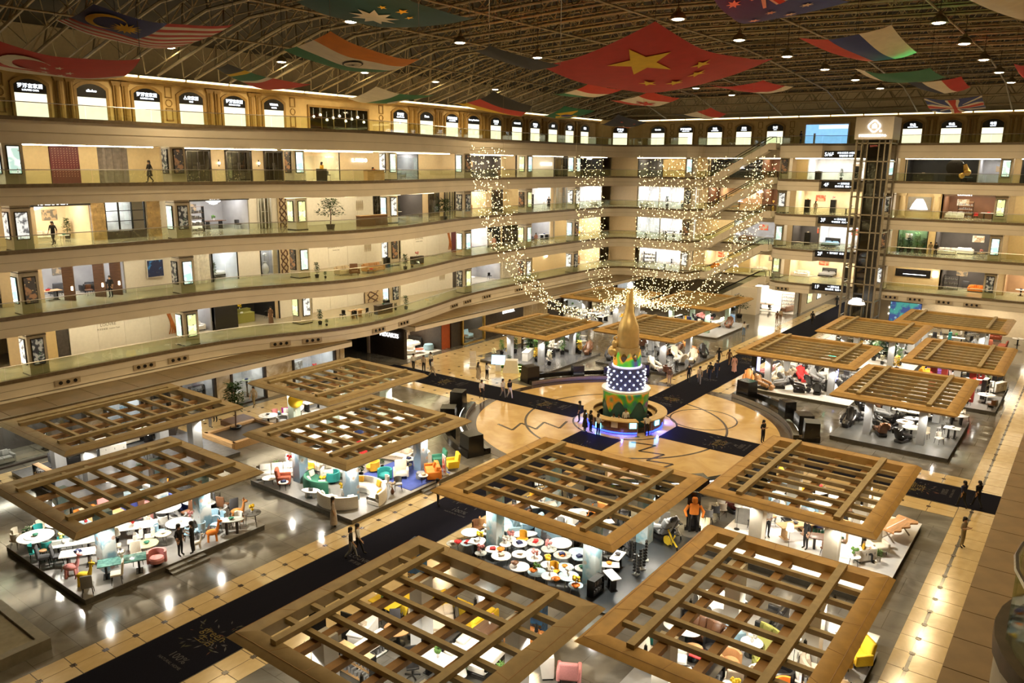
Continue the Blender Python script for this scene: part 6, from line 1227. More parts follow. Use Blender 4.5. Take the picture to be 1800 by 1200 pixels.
def grid_window(side, f, s0, s1, label):
    l, rz = loc_of(side, (s0 + s1) / 2, f); w = s1 - s0; h = hgt(f) - .2; t = thing('grid_window', label, 'window', l, rz)
    put('backdrop', MB().box(0, 2.6, 0, w + .6, .06, h), mat('pale_showroom', (.62, .63, .62), .6, var=.3, scale=1.2), t); put('light_panel', MB().box(0, 1.3, h - .08, w * .8, 1.4, .05), M_LPANC, t); put('sill', MB().box(0, 0, 0, w, .25, .55), M_BLACK, t)
    for i in range(3):
        for j in range(3): put('pane', MB().box(-w / 2 + w * (i + .5) / 3, .0, .58 + (h - .6) * j / 3, w / 3 - .09, .02, (h - .6) / 3 - .06), M_GLASSC, t)
    mb = MB()
    for i in range(4): mb.box(-w / 2 + w * i / 3, 0, .5, .1, .12, h - .5)
    for j in range(4): mb.box(0, 0, .54 + (h - .6) * j / 3, w, .1, .05)
    put('mullion_grid', mb, M_BLACK, t)
def curtain(side, f, s0, s1, label, m):
    l, rz = loc_of(side, (s0 + s1) / 2, f); w = s1 - s0; h = hgt(f) - .1; t = thing('shop_curtain', label, 'curtain', l, rz)
    n = max(8, int(w * 6)); pts = [(-w / 2 + w * i / n, .12 * math.sin(i * 1.9)) for i in range(n + 1)]; put('drape', MB().strip(pts, 0, h - .08, .03), m, t); put('rail', MB().tube((-w / 2, 0, h - .05), (w / 2, 0, h - .05), .03, n=6), M_STEEL, t)
SH = {  # style: back wall, light, floor tint
 'white': ((.78, .76, .72), 'c'), 'cream': ((.70, .58, .38), 'w'), 'dark': ((.07, .06, .055), 'w'), 'grey': ((.34, .33, .32), 'c'), 'wood': ((.34, .20, .10), 'w'), 'bright': ((.86, .88, .90), 'c'), 'black': ((.02, .02, .02), 'd'), 'brown': ((.16, .07, .03), 'w'), 'green': ((.10, .16, .06), 'c')}
def shop(side, f, s0, s1, style, label, sign='', lint=None, lit=True, goods=(), dep=4.0, front=None):
    l, rz = loc_of(side, (s0 + s1) / 2, f); w = s1 - s0; h = hgt(f); (bc, lt) = SH[style]
    t = thing('shop_unit', label, 'shop', l, rz); bm = mat('shop_back_' + style, bc, .6, var=.18, scale=.7)
    put('back_wall', MB().box(0, dep, 0, w, .1, h), bm, t)
    for s in (-1, 1): put('side_wall', MB().box(s * (w / 2 - .06), dep / 2, 0, .1, dep, h), bm, t)
    put('shop_ceiling', MB().box(0, dep / 2, h - .05, w, dep, .06), PCOL['white'] if style not in ('black', 'dark') else PCOL['dark'], t)
    n = max(1, round(w / 3.5))
    for i in range(n):
        put('light_panel', MB().box(-w / 2 + w * (i + .5) / n, dep * .42, h - .11, w / n * .7, 1.6 if lt != 'd' else .25, .05), M_LPANC if lt == 'c' else M_LPAN, t)
    if lint: put('lintel', MB().box(0, -.06, h - .5, w, .14, .5), PCOL[lint], t)
    if sign:
        letters(sign, .42, M_LIT, t, (-w * .1, -.17, h - .26), (PI / 2, 0, 0), 'sign_lettering', .03)
    if front == 'glass':
        n = max(2, round(w / 1.7))
        for i in range(n): put('pane', MB().box(-w / 2 + w * (i + .5) / n, 0, .02, w / n - .05, .02, h - .55), M_GLASSC, t)
        put('mullion', MB().box(-w / 2 + .04, 0, 0, .08, .1, h).box(w / 2 - .04, 0, 0, .08, .1, h), M_BLACK, t)
    r = random.Random(int(s0 * 31 + f * 7)); m = len(goods)
    # a picture on the back wall
    put('picture', MB().box(w * r.uniform(-.25, .25), dep - .08, h * .45, min(1.3, w * .25), .05, .8), printed('shop_print%d' % (int(s0) % 4), ((.7, .66, .55), (.15, .13, .1), (.6, .08, .03), (.3, .4, .5))[int(s0) % 4], (.45, .32, .18), (.12, .1, .08), 2.5, seed=int(s0) % 4), t)
    for i, g in enumerate(goods):
        kd, mm, d = g[:3]; u = -w / 2 + w * (i + .5) / m; v = (1.0, 2.9)[i % 2] if dep > 2 else .8
        if kd[:4] in ('sofa', 'tabl', 'shel', 'coun') and m > 1: b_ = kd.split(':'); b_[1] = f'{min(float(b_[1]), 2 * w / m - .3, w - .4):.2f}'; kd = ':'.join(b_); u = max(-w / 2 + .2 + float(b_[1]) / 2, min(w / 2 - .2 - float(b_[1]) / 2, u))
        zz = FZ[f] + (h - .62 if kd.startswith('chand') else 0); X, Y = (WX - v, (s0 + s1) / 2 + u) if side == 'L' else ((s0 + s1) / 2 + u, WY + v)
        nme = NAMES[kd.split(':')[0]]; place(kd, nme[0], X, Y, zz, rz + (PI if kd.split(':')[0] in ('sofa', 'wing', 'chair') and i % 2 else 0) * (i % 2), d, nme[1], wh(side, f), mm, M_GOLD if kd.startswith('chand') else None, F_GREY if kd.startswith('shelf') else mm, None, 1.0, None, True)
M_CHG = glow('chandelier_glow', (1, .92, .78), 7.0)
g_sofa = [('sofa:2.2', F_CREAM, 'cream sofa'), ('coffee:.9:.4', T_DARK, 'black coffee table'), ('wing', F_MUST, 'mustard armchair')]
g_dine = [('round:1.3', T_WHITE, 'white round table'), ('chair', F_DGREY, 'charcoal chair'), ('cabinet:1.6:.9', M_WOODD, 'walnut cabinet')]
def G(*items): return items
c1, c2 = 'left', 'far'
# ---- left side, fifth floor
f = 5
shop('L', 5, 12.0, 21.8, 'grey', 'grey glazed shop at the picture edge on the left gallery, fifth floor', front='glass')
for a, b in ((25.1, 27.1), (29.2, 30.6), (32.9, 35.6)): panel('L', 5, a, b, 'cream')
t = thing('perforated_panel', 'maroon perforated panel on the fifth floor left gallery', 'wall panel', *loc_of('L', 28.15, 5)); put('board', MB().box(0, 0, 0, 2.05, .1, 2.75), PCOL['maroon'], t)
mb = MB()
for i in range(9):
    for j in range(13): mb.box(-.85 + .21 * i, -.055, .5 + .165 * j, .05, .012, .05)
o = put('perforation', mb, mat('perforation_light', (.55, .40, .28), .5), t); o['kind'] = 'stuff'
curtain('L', 5, 30.6, 32.9, 'grey striped curtain closing a shop on the fifth floor left gallery', mat('curtain_grey', (.22, .19, .17), .8, var=.2))
for i, (a, b) in enumerate(((37.8, 40.2), (41.6, 44.3), (45.6, 47.7))): glass_doors('L', 5, a, b, f'dark framed glass shop door on the fifth floor, {nth(i)} of three between wall sconces')
for a, b in ((40.2, 41.6), (44.3, 45.6)):
    panel('L', 5, a, b, 'beige'); q = thing('wall_sconce', f'slim black wall sconce on the fifth floor, ' + ('left' if a < 42 else 'right') + ' one between the glass doors', 'lamp', (WX + .12, (a + b) / 2, FZ[5] + 1.55)); put('arm', MB().box(0, 0, -.3, .05, .06, .6), M_BLACK, q); put('lamp_globe', MB().ball((.06, 0, 0), .11, 8, 6), glow('sconce_glow', (1, .9, .7), 8), q)
shop('L', 5, 50.0, 54.6, 'cream', 'glazed café with arched lights on the fifth floor left gallery', front='glass', goods=G(('round:.8', T_WHITE, 'café table'), ('chair', F_DGREY, 'charcoal café chair'), ('chair', F_BLK, 'black café chair')))
panel('L', 5, 54.6, 59.3, 'beige'); letters('IL MODO', .5, M_LIT, wall_left, (WX + .12, 57.2, FZ[5] + 1.9), (PI / 2, 0, PI / 2), 'sign_lettering')
shop('L', 5, 62.6, 66.0, 'grey', 'grey shop window beside a beige wall on the fifth floor left gallery', front='glass', goods=G(('wing', F_GREY, 'grey armchair'),)); panel('L', 5, 66.0, 72.3, 'beige')
shop('L', 5, 75.0, 84.6, 'dark', 'dark shop behind the leftmost light drape on the fifth floor', goods=g_dine); panel('L', 5, 84.6, 93.2, 'white'); letters('OLE HOME', .55, M_LIT, wall_left, (WX + .12, 91.2, FZ[5] + 1.7), (PI / 2, 0, PI / 2), 'sign_lettering'); glass_doors('L', 5, 93.2, 97.0, 'black framed shop door beside a lit sign on the fifth floor')
shop('L', 5, 99.4, 106.5, 'black', 'black shop near the hall corner on the fifth floor', sign='OPPEIN')
# ---- fourth floor
panel('L', 4, 12, 22, 'orange')
shop('L', 4, 25.1, 29.6, 'cream', 'furniture shop with a crystal chandelier on the fourth floor left gallery', 'KAIDIANDI', 'black', goods=G(('sofa:2.2', F_CREAM, 'cream sofa under the chandelier'), ('chandelier:1.5', M_CHG, 'crystal chandelier'), ('coffee:.8:.45', T_WHITE, 'white coffee table'), ('plant:1.7', LEAF, 'dark leafy plant')))
for i, (a, b) in enumerate(((29.6, 30.6), (34.0, 35.1))):
    q = thing('stone_pier', 'stacked tan stone pier ' + ('left' if i == 0 else 'right') + ' of the gridded window, fourth floor', 'pier', *loc_of('L', (a + b) / 2, 4, -.15)); rr = random.Random(i)
    for j in range(22):
        x = -(b - a) / 2
        while x < (b - a) / 2 - .05:
            w_ = min(rr.uniform(.25, .5), (b - a) / 2 - x); put('stone', MB().box(x + w_ / 2, rr.uniform(-.03, .03), j * .132, w_ - .012, .22, .12), mat('tan_stone%d' % rr.randint(0, 2), (.42 + .05 * i, .28, .11), .7, var=.3, scale=3), q); x += w_
grid_window('L', 4, 30.72, 33.88, 'black gridded shop window between stone piers on the fourth floor'); panel('L', 4, 35.1, 36.4, 'white')
shop('L', 4, 37.9, 43.7, 'grey', 'sofa shop under a lit black lintel on the fourth floor left gallery', 'BRAB', 'black', goods=G(('shelf:1.6:2.2', M_WOODD, 'dark bookshelf'), ('sofa:2.4', F_WHITE, 'white sofa with yellow pillows'), ('chandelier:1.2', M_CHG, 'round crystal chandelier'), ('table:2.0:.9', M_WOODD, 'dark dining table'), ('chair', F_DGREY, 'charcoal chair')))
panel('L', 4, 43.7, 44.6, 'white'); glass_doors('L', 4, 44.6, 46.2, 'pale glass door under a lit sign on the fourth floor', M_WHITE, 'clear'); letters('SIC家居', .36, M_LIT, wall_left, (WX + .15, 45.4, FZ[4] + 2.95), (PI / 2, 0, PI / 2), 'sign_lettering'); panel('L', 4, 46.2, 46.8, 'white')
lattice_art('L', 4, 46.8, 47.9, 'beige panel with brown ribbons beside the tree on the fourth floor')
hoarding('L', 4, 50.1, 58.9, 'DESIGN WEEK', 'Milano 2023', 'ovals', 'white hoarding with grey ovals behind the counter on the fourth floor')
glass_doors('L', 4, 58.9, 60.3, 'narrow dark shop door beside the hoarding on the fourth floor')
shop('L', 4, 62.6, 66.6, 'dark', 'black shop with a lit sign behind the second tree on the fourth floor', 'HARBOR', 'black', goods=G(('round:1.0', T_WHITE, 'white round table'), ('plant:1.5', LEAF, 'dark plant')))
panel('L', 4, 66.6, 67.6, 'beige'); glass_doors('L', 4, 67.6, 69.4, 'black shop door left of a beige strip on the fourth floor'); panel('L', 4, 69.4, 70.3, 'beige'); glass_doors('L', 4, 70.3, 72.3, 'golden lit glass door on the fourth floor', M_DARK, 'clear')
shop('L', 4, 75.0, 78.2, 'cream', 'small lit shop with people in the doorway on the fourth floor', 'LOCA', 'dark', goods=G(('cabinet:1.2:1.0', M_OAK, 'oak cabinet'), ('sofa:1.7', F_WHITE, 'white sofa')))
panel('L', 4, 78.2, 79.3, 'beige'); glass_doors('L', 4, 79.3, 81.5, 'black shop door behind the light drape on the fourth floor'); panel('L', 4, 81.5, 85.1, 'cream')
shop('L', 4, 87.6, 93.6, 'white', 'white shop with a dark arched shelf on the fourth floor', 'FUTURO', goods=G(('shelf:1.8:2.0', M_WOODD, 'dark arched shelf'), ('table:2.0:.9', T_WHITE, 'white table'), ('chair', F_WHITE, 'white chair')))
glass_doors('L', 4, 93.6, 97.2, 'pale shop door near the hall corner on the fourth floor', M_BEIGE, 'clear'); shop('L', 4, 99.3, 106.5, 'bright', 'bright white shop in the hall corner on the fourth floor', 'NATUZZI', goods=G(('table:2.0:.9', T_WHITE, 'white table'), ('chair', F_DGREY, 'charcoal chair'), ('sofa:2.0', F_WHITE, 'white sofa')))
# ---- third floor
shop('L', 3, 12, 21.9, 'dark', 'dark glazed shop at the picture edge on the third floor', front='glass')
shop('L', 3, 25.2, 31.8, 'grey', 'shop with tall brown timber fins on the third floor left gallery', 'FUNMA', goods=G(('table:1.8:.9', M_OAK, 'oak table'), ('wing', F_DGREY, 'charcoal armchair'), ('chair', F_BROWN, 'brown chair'), ('sofa:2.0', F_BLK, 'black sofa')))
for i, y in enumerate((27.3, 29.6, 30.9)):
    q = thing('timber_fin', f'tall brown timber fin of the third floor shop, {nth(i)} from the left', 'fin', (WX + .3, y, FZ[3]), .5); put('plank', MB().box(0, 0, 0, .9, .12, 3.0), M_WOODD, q); put('lamp', MB().box(.3, -.1, .8, .1, .08, .3), glow('fin_lamp', (1, .85, .6), 8), q)
panel('L', 3, 31.8, 36.3, 'white'); q = thing('wall_screen', 'dark blue lit wall screen on the white wall of the third floor', 'screen', (WX + .12, 34.3, FZ[3] + 1.0), PI / 2); put('bezel', MB().box(0, 0, 0, 1.5, .08, 1.5), M_WHITE, q); put('display', MB().box(0, -.05, .08, 1.34, .03, 1.34), printed('space_screen', (.008, .012, .03), (.03, .14, .28), (.02, .02, .03), 1.6, .8, .6), q)
curtain('L', 3, 37.8, 39.3, 'white lit curtain window on the third floor left gallery', mat('curtain_white', (.76, .74, .66), .8)); shop('L', 3, 39.6, 42.2, 'bright', 'bright glass-fronted shop with a plant on the third floor', front='glass', goods=G(('plant:1.8', LEAF, 'leafy plant'), ('bed', F_WHITE, 'white bed')))
panel('L', 3, 42.2, 44.6, 'white'); shop('L', 3, 44.6, 46.7, 'grey', 'narrow glass display of black disc art on the third floor', front='glass', dep=1.5, goods=G(('vase:1.2', M_WHITE, 'tall white vase'),)); lattice_art('L', 3, 46.7, 47.8, 'beige panel with brown ribbons on the third floor')
hoarding('L', 3, 50.1, 60.2, 'DESIGN WEEK', 'Louvre Casa', 'ovals', 'white hoarding with grey ovals on the third floor, left of a column'); hoarding('L', 3, 62.9, 71.4, 'LOUVRE', 'DESIGN WEEK', 'orange', 'white hoarding with orange drapery art on the third floor'); panel('L', 3, 71.4, 72.4, 'maroon')
shop('L', 3, 75, 78.5, 'bright', 'glaring white shop with red chairs on the third floor', goods=G(('armchair', F_RED, 'red tub chair'), ('round:1.0', T_WHITE, 'white round table'))); shop('L', 3, 78.5, 81.8, 'black', 'black shop with white lettering boards on the third floor', 'VIFA', goods=G(('panel:1.0:1.8', M_WHITE, 'white lettered board'),)); glass_doors('L', 3, 81.8, 85.2, 'black folding shop door on the third floor')
shop('L', 3, 87.8, 93.7, 'grey', 'grey shop with a bright round lamp on the third floor', goods=G(('sofa:2.0', F_DGREY, 'charcoal sofa'), ('floorlamp', M_CHG, 'glowing floor lamp'), ('table:1.8:.8', T_WHITE, 'white table'))); panel('L', 3, 93.7, 97.6, 'cream'); shop('L', 3, 99.5, 106.5, 'cream', 'cream corner shop with framed art on the third floor', goods=G(('wing', F_YEL, 'yellow armchair'), ('cabinet:1.4:1.0', M_WHITE, 'white cabinet')))
# ---- second floor
shop('L', 2, 12, 22.0, 'cream', 'lit furniture shop with yellow greenery at the picture edge on the second floor', goods=G(('sofa:2.4', F_BLK, 'black sofa'), ('sofa:2.2', F_WHITE, 'white sofa'), ('coffee:1.0:.4', T_DARK, 'black coffee table'), ('plant:1.6', mat('leaf_lime', (.30, .36, .03), .6, var=.3), 'yellow-green plant')))
panel('L', 2, 25.2, 26.1, 'tan'); panel('L', 2, 26.1, 27.0, 'dark'); hoarding('L', 2, 27.0, 35.6, 'LOUVRE', '罗浮宫家居  Louvre Casa', 'orange', 'long white hoarding with orange drapery art on the second floor'); q = place('plant:2.2', 'potted_plant', -61.2, 36.3, FZ[2], 0, 'tall leafy plant beside the hoarding', 'plant', wh('L', 2), LEAFP, M_BLACK)
shop('L', 2, 36.8, 39.2, 'grey', 'grey lounge shop beside the black sign block on the second floor', goods=G(('sofa:1.8', F_WHITE, 'white sofa'),)); panel('L', 2, 39.2, 41.5, 'black', -.5); letters('LEDERLAM', .36, M_LIT, wall_left, (WX + .6, 40.35, FZ[2] + 2.3), (PI / 2, 0, PI / 2), 'sign_lettering')
shop('L', 2, 41.5, 46.5, 'black', 'dark kitchen shop with a green counter on the second floor', goods=G(('counter:2.4:.9', F_OLIVE, 'olive kitchen counter'), ('counter:2.0:.9', F_OLIVE, 'olive side counter'), ('stool:.7', F_BLK, 'black bar stool'))); panel('L', 2, 46.5, 48.3, 'white')
hoarding('L', 2, 50.3, 57.2, 'DESIGN WEEK', 'Milano 2023', 'none', 'plain white hoarding behind the timber tables on the second floor'); lattice_art('L', 2, 57.4, 59.6, 'wide beige panel with brown ribbons on the second floor'); hoarding('L', 2, 62.7, 71.6, 'DESIGN WEEK', 'Louvre Casa', 'ovals', 'white hoarding with grey ovals on the second floor'); panel('L', 2, 71.6, 72.6, 'dark')
shop('L', 2, 75, 81.2, 'grey', 'grey dining shop with a black table on the second floor', goods=G(('round:1.5', T_WHITE, 'white round table with dark chairs'), ('chair', F_BLK, 'black chair'), ('chair', F_BLK, 'black chair'))); curtain('L', 2, 81.2, 85.4, 'pale grey lit curtain wall on the second floor', mat('curtain_pale', (.62, .58, .48), .8)); panel('L', 2, 88.4, 97.3, 'cream'); q = thing('wall_lamp', 'bright round wall lamp on the cream second floor wall', 'lamp', (WX + .2, 91.4, FZ[2] + 2.2)); put('lamp_globe', MB().ball((0, 0, 0), .24, 10, 8), glow('wall_globe', (1, .92, .75), 9), q); put('bracket', MB().box(-.1, 0, -.05, .2, .06, .1), M_GOLD, q)
shop('L', 2, 99.4, 106.5, 'cream', 'cream corner shop with carved art on the second floor', goods=G(('cabinet:1.6:1.0', M_OAK, 'oak cabinet'), ('chair', F_BROWN, 'brown chair')))
# ---- far side
shop('R', 5, -57.8, -53.7, 'dark', 'dark glazed shop in the far left corner, fifth floor', front='glass'); panel('R', 5, -53.7, -47.6, 'tan'); shop('R', 5, -46.6, -38.8, 'black', 'black shelf shop behind the top escalator', goods=G(('shelf:2.0:2.2', M_WOODD, 'dark shelf'), ('shelf:2.0:2.2', M_WOODD, 'dark shelf'))); shop('R', 5, -38.8, -36.2, 'brown', 'brown shop with a red painting, fifth floor far side', goods=G(('cabinet:1.4:1.0', M_WOODD, 'walnut cabinet'),)); panel('R', 5, -34.2, -32.7, 'tan'); shop('R', 5, -32.7, -25.5, 'white', 'white lit shop beside the lift tower, fifth floor', goods=G(('plinth:.8:.5:1.1', M_BLACK, 'black kiosk'), ('plant:1.5', LEAF, 'slim green plant'), ('panel:1.0:1.8', M_BLACK, 'black board')))
shop('R', 5, -20.9, -13.0, 'black', 'dark grey shop wall washed by ceiling spots, fifth floor far side', goods=G(('counter:2.2:1.0', M_BLACK, 'black counter'), ('oval:2.4:.9:.6', T_PALEB, 'glowing pale blue table'))); shop('R', 5, -13.0, -10.5, 'grey', 'mauve grey shop with a small pink sign, fifth floor far side'); shop('R', 5, -8.7, 1.5, 'black', 'black shop at the right picture edge, fifth floor')
q = thing('round_sculpture', 'black disc sculpture with golden coral, fifth floor far side', 'sculpture', (-15.2, WY - 1.6, FZ[5])); put('disc', MB().tube((0, 0, 1.75), (0, .25, 1.75), .95, n=28), M_BLACK, q); put('coral', MB().path([(.9, -.1, .9), (1.2, -.1, 1.5), (1.0, -.1, 2.1)], [.3, .35, .2], 8).ball((1.35, -.1, 1.2), .4, 8, 6).ball((.8, -.2, .8), .35, 8, 6), M_GOLD, q); put('stand', MB().box(0, .1, 0, 1.6, .8, .8), M_BLACK, q)
shop('R', 4, -57.6, -54.0, 'bright', 'bright white corner shop, fourth floor far side', goods=G(('sofa:1.9', F_WHITE, 'white sofa'), ('picture:1' if 0 else 'table:1.6:.8', T_WHITE, 'white table'))); shop('R', 4, -54.0, -47.8, 'bright', 'white flower shop behind the middle light drapes, fourth floor', goods=G(('plant:1.6', LEAF, 'green plant'), ('plant:1.2', F_YEL, 'yellow flowering plant'), ('table:1.8:.8', M_OAK, 'oak table'), ('chair', F_PINK, 'rose chair')))
shop('R', 4, -46.4, -44.6, 'brown', 'brown arched showcase behind the escalators, left one, fourth floor', goods=G(('vase:.8', M_GOLD, 'gold vase'),)); shop('R', 4, -44.6, -38.4, 'wood', 'golden lit shop behind the rightmost light drape, fourth floor', goods=G(('shelf:2.0:2.0', M_OAK, 'oak shelf'), ('chandelier:1.2', M_CHG, 'golden chandelier'))); shop('R', 4, -38.4, -36.0, 'brown', 'brown arched showcase behind the escalators, right one, fourth floor', goods=G(('vase:.8', M_GOLD, 'gold tall vase'),)); shop('R', 4, -34.0, -25.5, 'cream', 'cream shop with arched doors beside the lift tower, fourth floor', goods=G(('plinth:.7:.5:1.7', M_BLACK, 'black standing kiosk'), ('plinth:.7:.5:1.7', M_BLACK, 'black standing kiosk'), ('table:2.0:.8', T_WHITE, 'white table')))
panel('R', 4, -20.6, -16.4, 'cream'); 
for i, x in enumerate((-20.7, -16.9)):
    q = thing('half_column', 'cream fluted half column ' + ('left' if i == 0 else 'right') + ' of the white niche, fourth floor far side', 'column', (x, WY - .15, FZ[4])); put('shaft', MB().tube((0, 0, .2), (0, 0, 2.6), .38, .34, 14), PCOL['cream'], q); put('capital', MB().box(0, 0, 2.6, .9, .7, .35), PCOL['cream'], q); put('base', MB().box(0, 0, 0, .9, .7, .2), PCOL['cream'], q)
q = thing('wall_niche', 'white draped niche on the cream wall, fourth floor far side', 'niche', (-18.8, WY - .1, FZ[4] + .9)); put('frame', MB().box(0, 0, 0, 2.6, .1, 1.6), PCOL['grey'], q); put('drape', MB().lathe([(1.0, .1), (.7, .8), (.35, 1.35)], 16, (0, -.05, 0), PI, 2 * PI, 1, .15), M_LIT, q)
shop('R', 4, -16.2, -10.6, 'brown', 'dark brown shop with a glaring sign, fourth floor far side', 'LUXURY', 'brown', goods=G(('sofa:2.0', F_WHITE, 'white sofa'), ('shelf:1.6:2.0', M_OAK, 'oak shelf'), ('chair', F_RED, 'red chair'), ('table:1.6:.8', T_WHITE, 'white table'))); panel('R', 4, -8.8, 2, 'cream')
shop('R', 3, -57.6, -53.7, 'bright', 'glaring bluish white shop, third floor far side', front='glass'); shop('R', 3, -53.7, -48.0, 'bright', 'white shop with dark dining chairs, third floor far side', goods=G(('table:2.0:.9', M_BLACK, 'black table'), ('chair', F_BLK, 'black chair'), ('chair', F_BLK, 'black chair'), ('chair', F_DGREY, 'charcoal chair'))); panel('R', 3, -46.5, -42.2, 'cream'); shop('R', 3, -42.2, -36.1, 'grey', 'grey sofa shop behind the escalators, third floor', goods=G(('sofa:2.0', F_BROWN, 'brown sofa'), ('sofa:2.0', F_GREY, 'grey sofa'))); shop('R', 3, -34.0, -30.4, 'dark', 'dark shop with a blue lit strip, third floor near the lift tower', goods=G(('plinth:.7:.5:1.7', M_BLACK, 'black standing kiosk'),)); shop('R', 3, -30.4, -25.4, 'bright', 'bright bed shop beside the lift tower, third floor', goods=G(('bed', F_BLUE, 'blue bed'), ('wing', F_WHITE, 'white armchair')))
panel('R', 3, -21.0, -20.9, 'cream'); shop('R', 3, -20.8, -17.4, 'green', 'shop window full of green plants, third floor far side', front='glass', dep=1.8, goods=G(('plant:2.4', LEAFP, 'tall green plant'), ('plant:2.2', LEAF, 'dark green plant'), ('plant:2.6', LEAFP, 'feathery palm'), ('plant:2.0', LEAF, 'leafy shrub'))); panel('R', 3, -17.4, -16.6, 'tan'); shop('R', 3, -16.6, -10.6, 'dark', 'dark sofa shop with a round lamp, third floor far side', goods=G(('sofa:2.2', F_WHITE, 'white sofa'), ('sofa:1.9', F_WHITE, 'cream white sofa'), ('coffee:.9:.4', M_OAK, 'oak coffee table'))); panel('R', 3, -8.9, 2, 'tan')
shop('R', 2, -57, -48.8, 'bright', 'white decor shop behind the light drapes, second floor far side', goods=G(('shelf:2.0:1.8', M_WHITE, 'white shelf'), ('round:1.2', T_WHITE, 'white round table'), ('panel:.8:1.8', M_BLACK, 'black board'))); shop('R', 2, -46.4, -42.7, 'cream', 'shop with an orange wall band, second floor behind the escalators', goods=G(('sofa:2.0', F_ORANGE, 'orange sofa'),)); panel('R', 2, -42.7, -39.6, 'tan'); shop('R', 2, -39.6, -36.0, 'cream', 'cream sofa shop right of the escalators, second floor', goods=G(('sofa:2.0', F_CREAM, 'cream sofa'), ('coffee:.9:.4', T_WHITE, 'white coffee table'))); shop('R', 2, -34.0, -25.4, 'cream', 'lit bedroom shop beside the lift tower, second floor', 'SAVASA', goods=G(('sofa:2.0', F_WHITE, 'white sofa'), ('bed', F_GREY, 'grey bed'), ('plinth:.7:.5:1.7', M_BLACK, 'black standing kiosk')))
panel('R', 2, -20.9, -15.6, 'cream'); q = thing('slot_window', 'long black slot window in the cream wall, second floor far side', 'window', (-18.6, WY - .05, FZ[2] + 1.3)); put('recess', MB().box(0, 0, 0, 4.0, .12, .95), M_BLACK, q); put('shelf_light', MB().box(.2, -.08, .3, 2.6, .05, .06), M_LIT, q)
q = thing('round_logo_sign', 'small lit blue and white sign on the cream wall, second floor far side', 'sign', (-16.1, WY - .06, FZ[2] + 1.5)); put('board', MB().box(0, 0, 0, .5, .08, .7), M_LPANC, q); letters('3', .5, F_NAVY, q, (0, -.06, .35), (PI / 2, 0, 0))
shop('R', 2, -15.4, -10.5, 'dark', 'dark shop glowing orange, second floor far side', goods=G(('shelf:1.6:1.8', M_BLACK, 'black shelf'), ('wing', F_DGREY, 'charcoal armchair'), ('sofa:1.8', F_ORANGE, 'orange sofa'))); shop('R', 2, -8.8, 2, 'wood', 'warm shop with white stools at the right picture edge, second floor', goods=G(('round:1.2', T_WHITE, 'white round table'), ('stool:.5', F_WHITE, 'white stool'), ('stool:.5', F_WHITE, 'white stool')))
flush()
# fillers behind everything that is not a shop
for f in (2, 3, 4, 5):
    put('panel', MB().box(-63.0 - 4.2, 60, FZ[f], .1, 100, hgt(f)), PCOL['beige'], wall_left)
    for i, y in enumerate(COLY):
        a, b = y - .9, y + 2.6
        if f in (2, 3, 4, 5): panel('L', f, a + .6, b, 'beige', .12)
    for a, b in ((-62.5, -57.8), (-48.2, -46.3), (-36.3, -33.9), (-25.6, -20.7), (-10.7, -8.6)): panel('R', f, a, b, 'beige', .12)
# cove strips over the shopfronts and lit slots in the soffits of the bulge
for f in (2, 3, 4, 5):
    zz = FZ[f] + hgt(f) - .14
    for a, b in zip([12] + [y + .9 for y in COLY], [y - .9 for y in COLY] + [104]): put('cove_light', MB().box(0, 0, 0, .12, b - a, .07), M_WARM, wall_left, (-60.4, (a + b) / 2, zz))
    for a, b in ((-57, -48.4), (-46, -36.4), (-33.8, -25.5), (-20.6, -10.8), (-8.6, 2)): put('cove_light', MB().box(0, 0, 0, b - a, .12, .07), M_WARM, wall_back, ((a + b) / 2, 107.2, zz))
M_SLOT = glow('soffit_slot', (1, .82, .45), 6.0)
for f, zz in ((6, 20.50), (5, 16.46), (4, 12.13), (3, 7.75)):
    for i, (x, y, L) in enumerate(((-56.6, 46.5, 6), (-55.6, 52.5, 7), (-57.6, 51, 6), (-56.4, 59, 6), (-58.2, 61, 5))):
        put('soffit_light', MB().cushion(0, 0, 0, .34, L, .05, r=.02), M_SLOT, wall_left, (x, y, zz - .04), (-.12, 0, 0, .1, .1)[i])
# ------------------------------------------------------------------ poster boxes on the columns
PST = [printed('poster_a', (.78, .80, .60), (.55, .60, .30), (.10, .08, .05), 2.2, 1.1, .42, 1), printed('poster_b', (.78, .84, .78), (.42, .60, .52), (.3, .3, .25), 2.0, 1.1, .5, 3), printed('poster_c', (.75, .76, .72), (.12, .12, .12), (.3, .3, .3), 2.6, 1.0, .52, 6), printed('poster_d', (.05, .04, .03), (.28, .14, .06), (.5, .35, .15), 2.6, .5, .55, 8), printed('poster_e', (.03, .03, .03), (.35, .33, .26), (.12, .2, .1), 3.0, .5, .52, 11), printed('poster_f', (.72, .82, .80), (.35, .58, .56), (.2, .2, .18), 2.0, 1.2, .48, 14)]
PDS = ['pale green', 'mint', 'black and white', 'dark brown', 'black floral', 'turquoise']
def poster(x, y, z, rz, k, where):
    t = thing('poster_box', f'{PDS[k]} poster box {where}', 'poster', (x, y, z), rz, 'poster boxes on the gallery columns')
    put('frame', cached('pfr', lambda: MB().box(0, 0, 0, .82, .08, 1.86).mesh('frame', False)), M_BLACK, t); put('poster', cached('ppr', lambda: MB().box(0, -.045, .06, .72, .02, 1.74).mesh('poster', False)), PST[k], t)
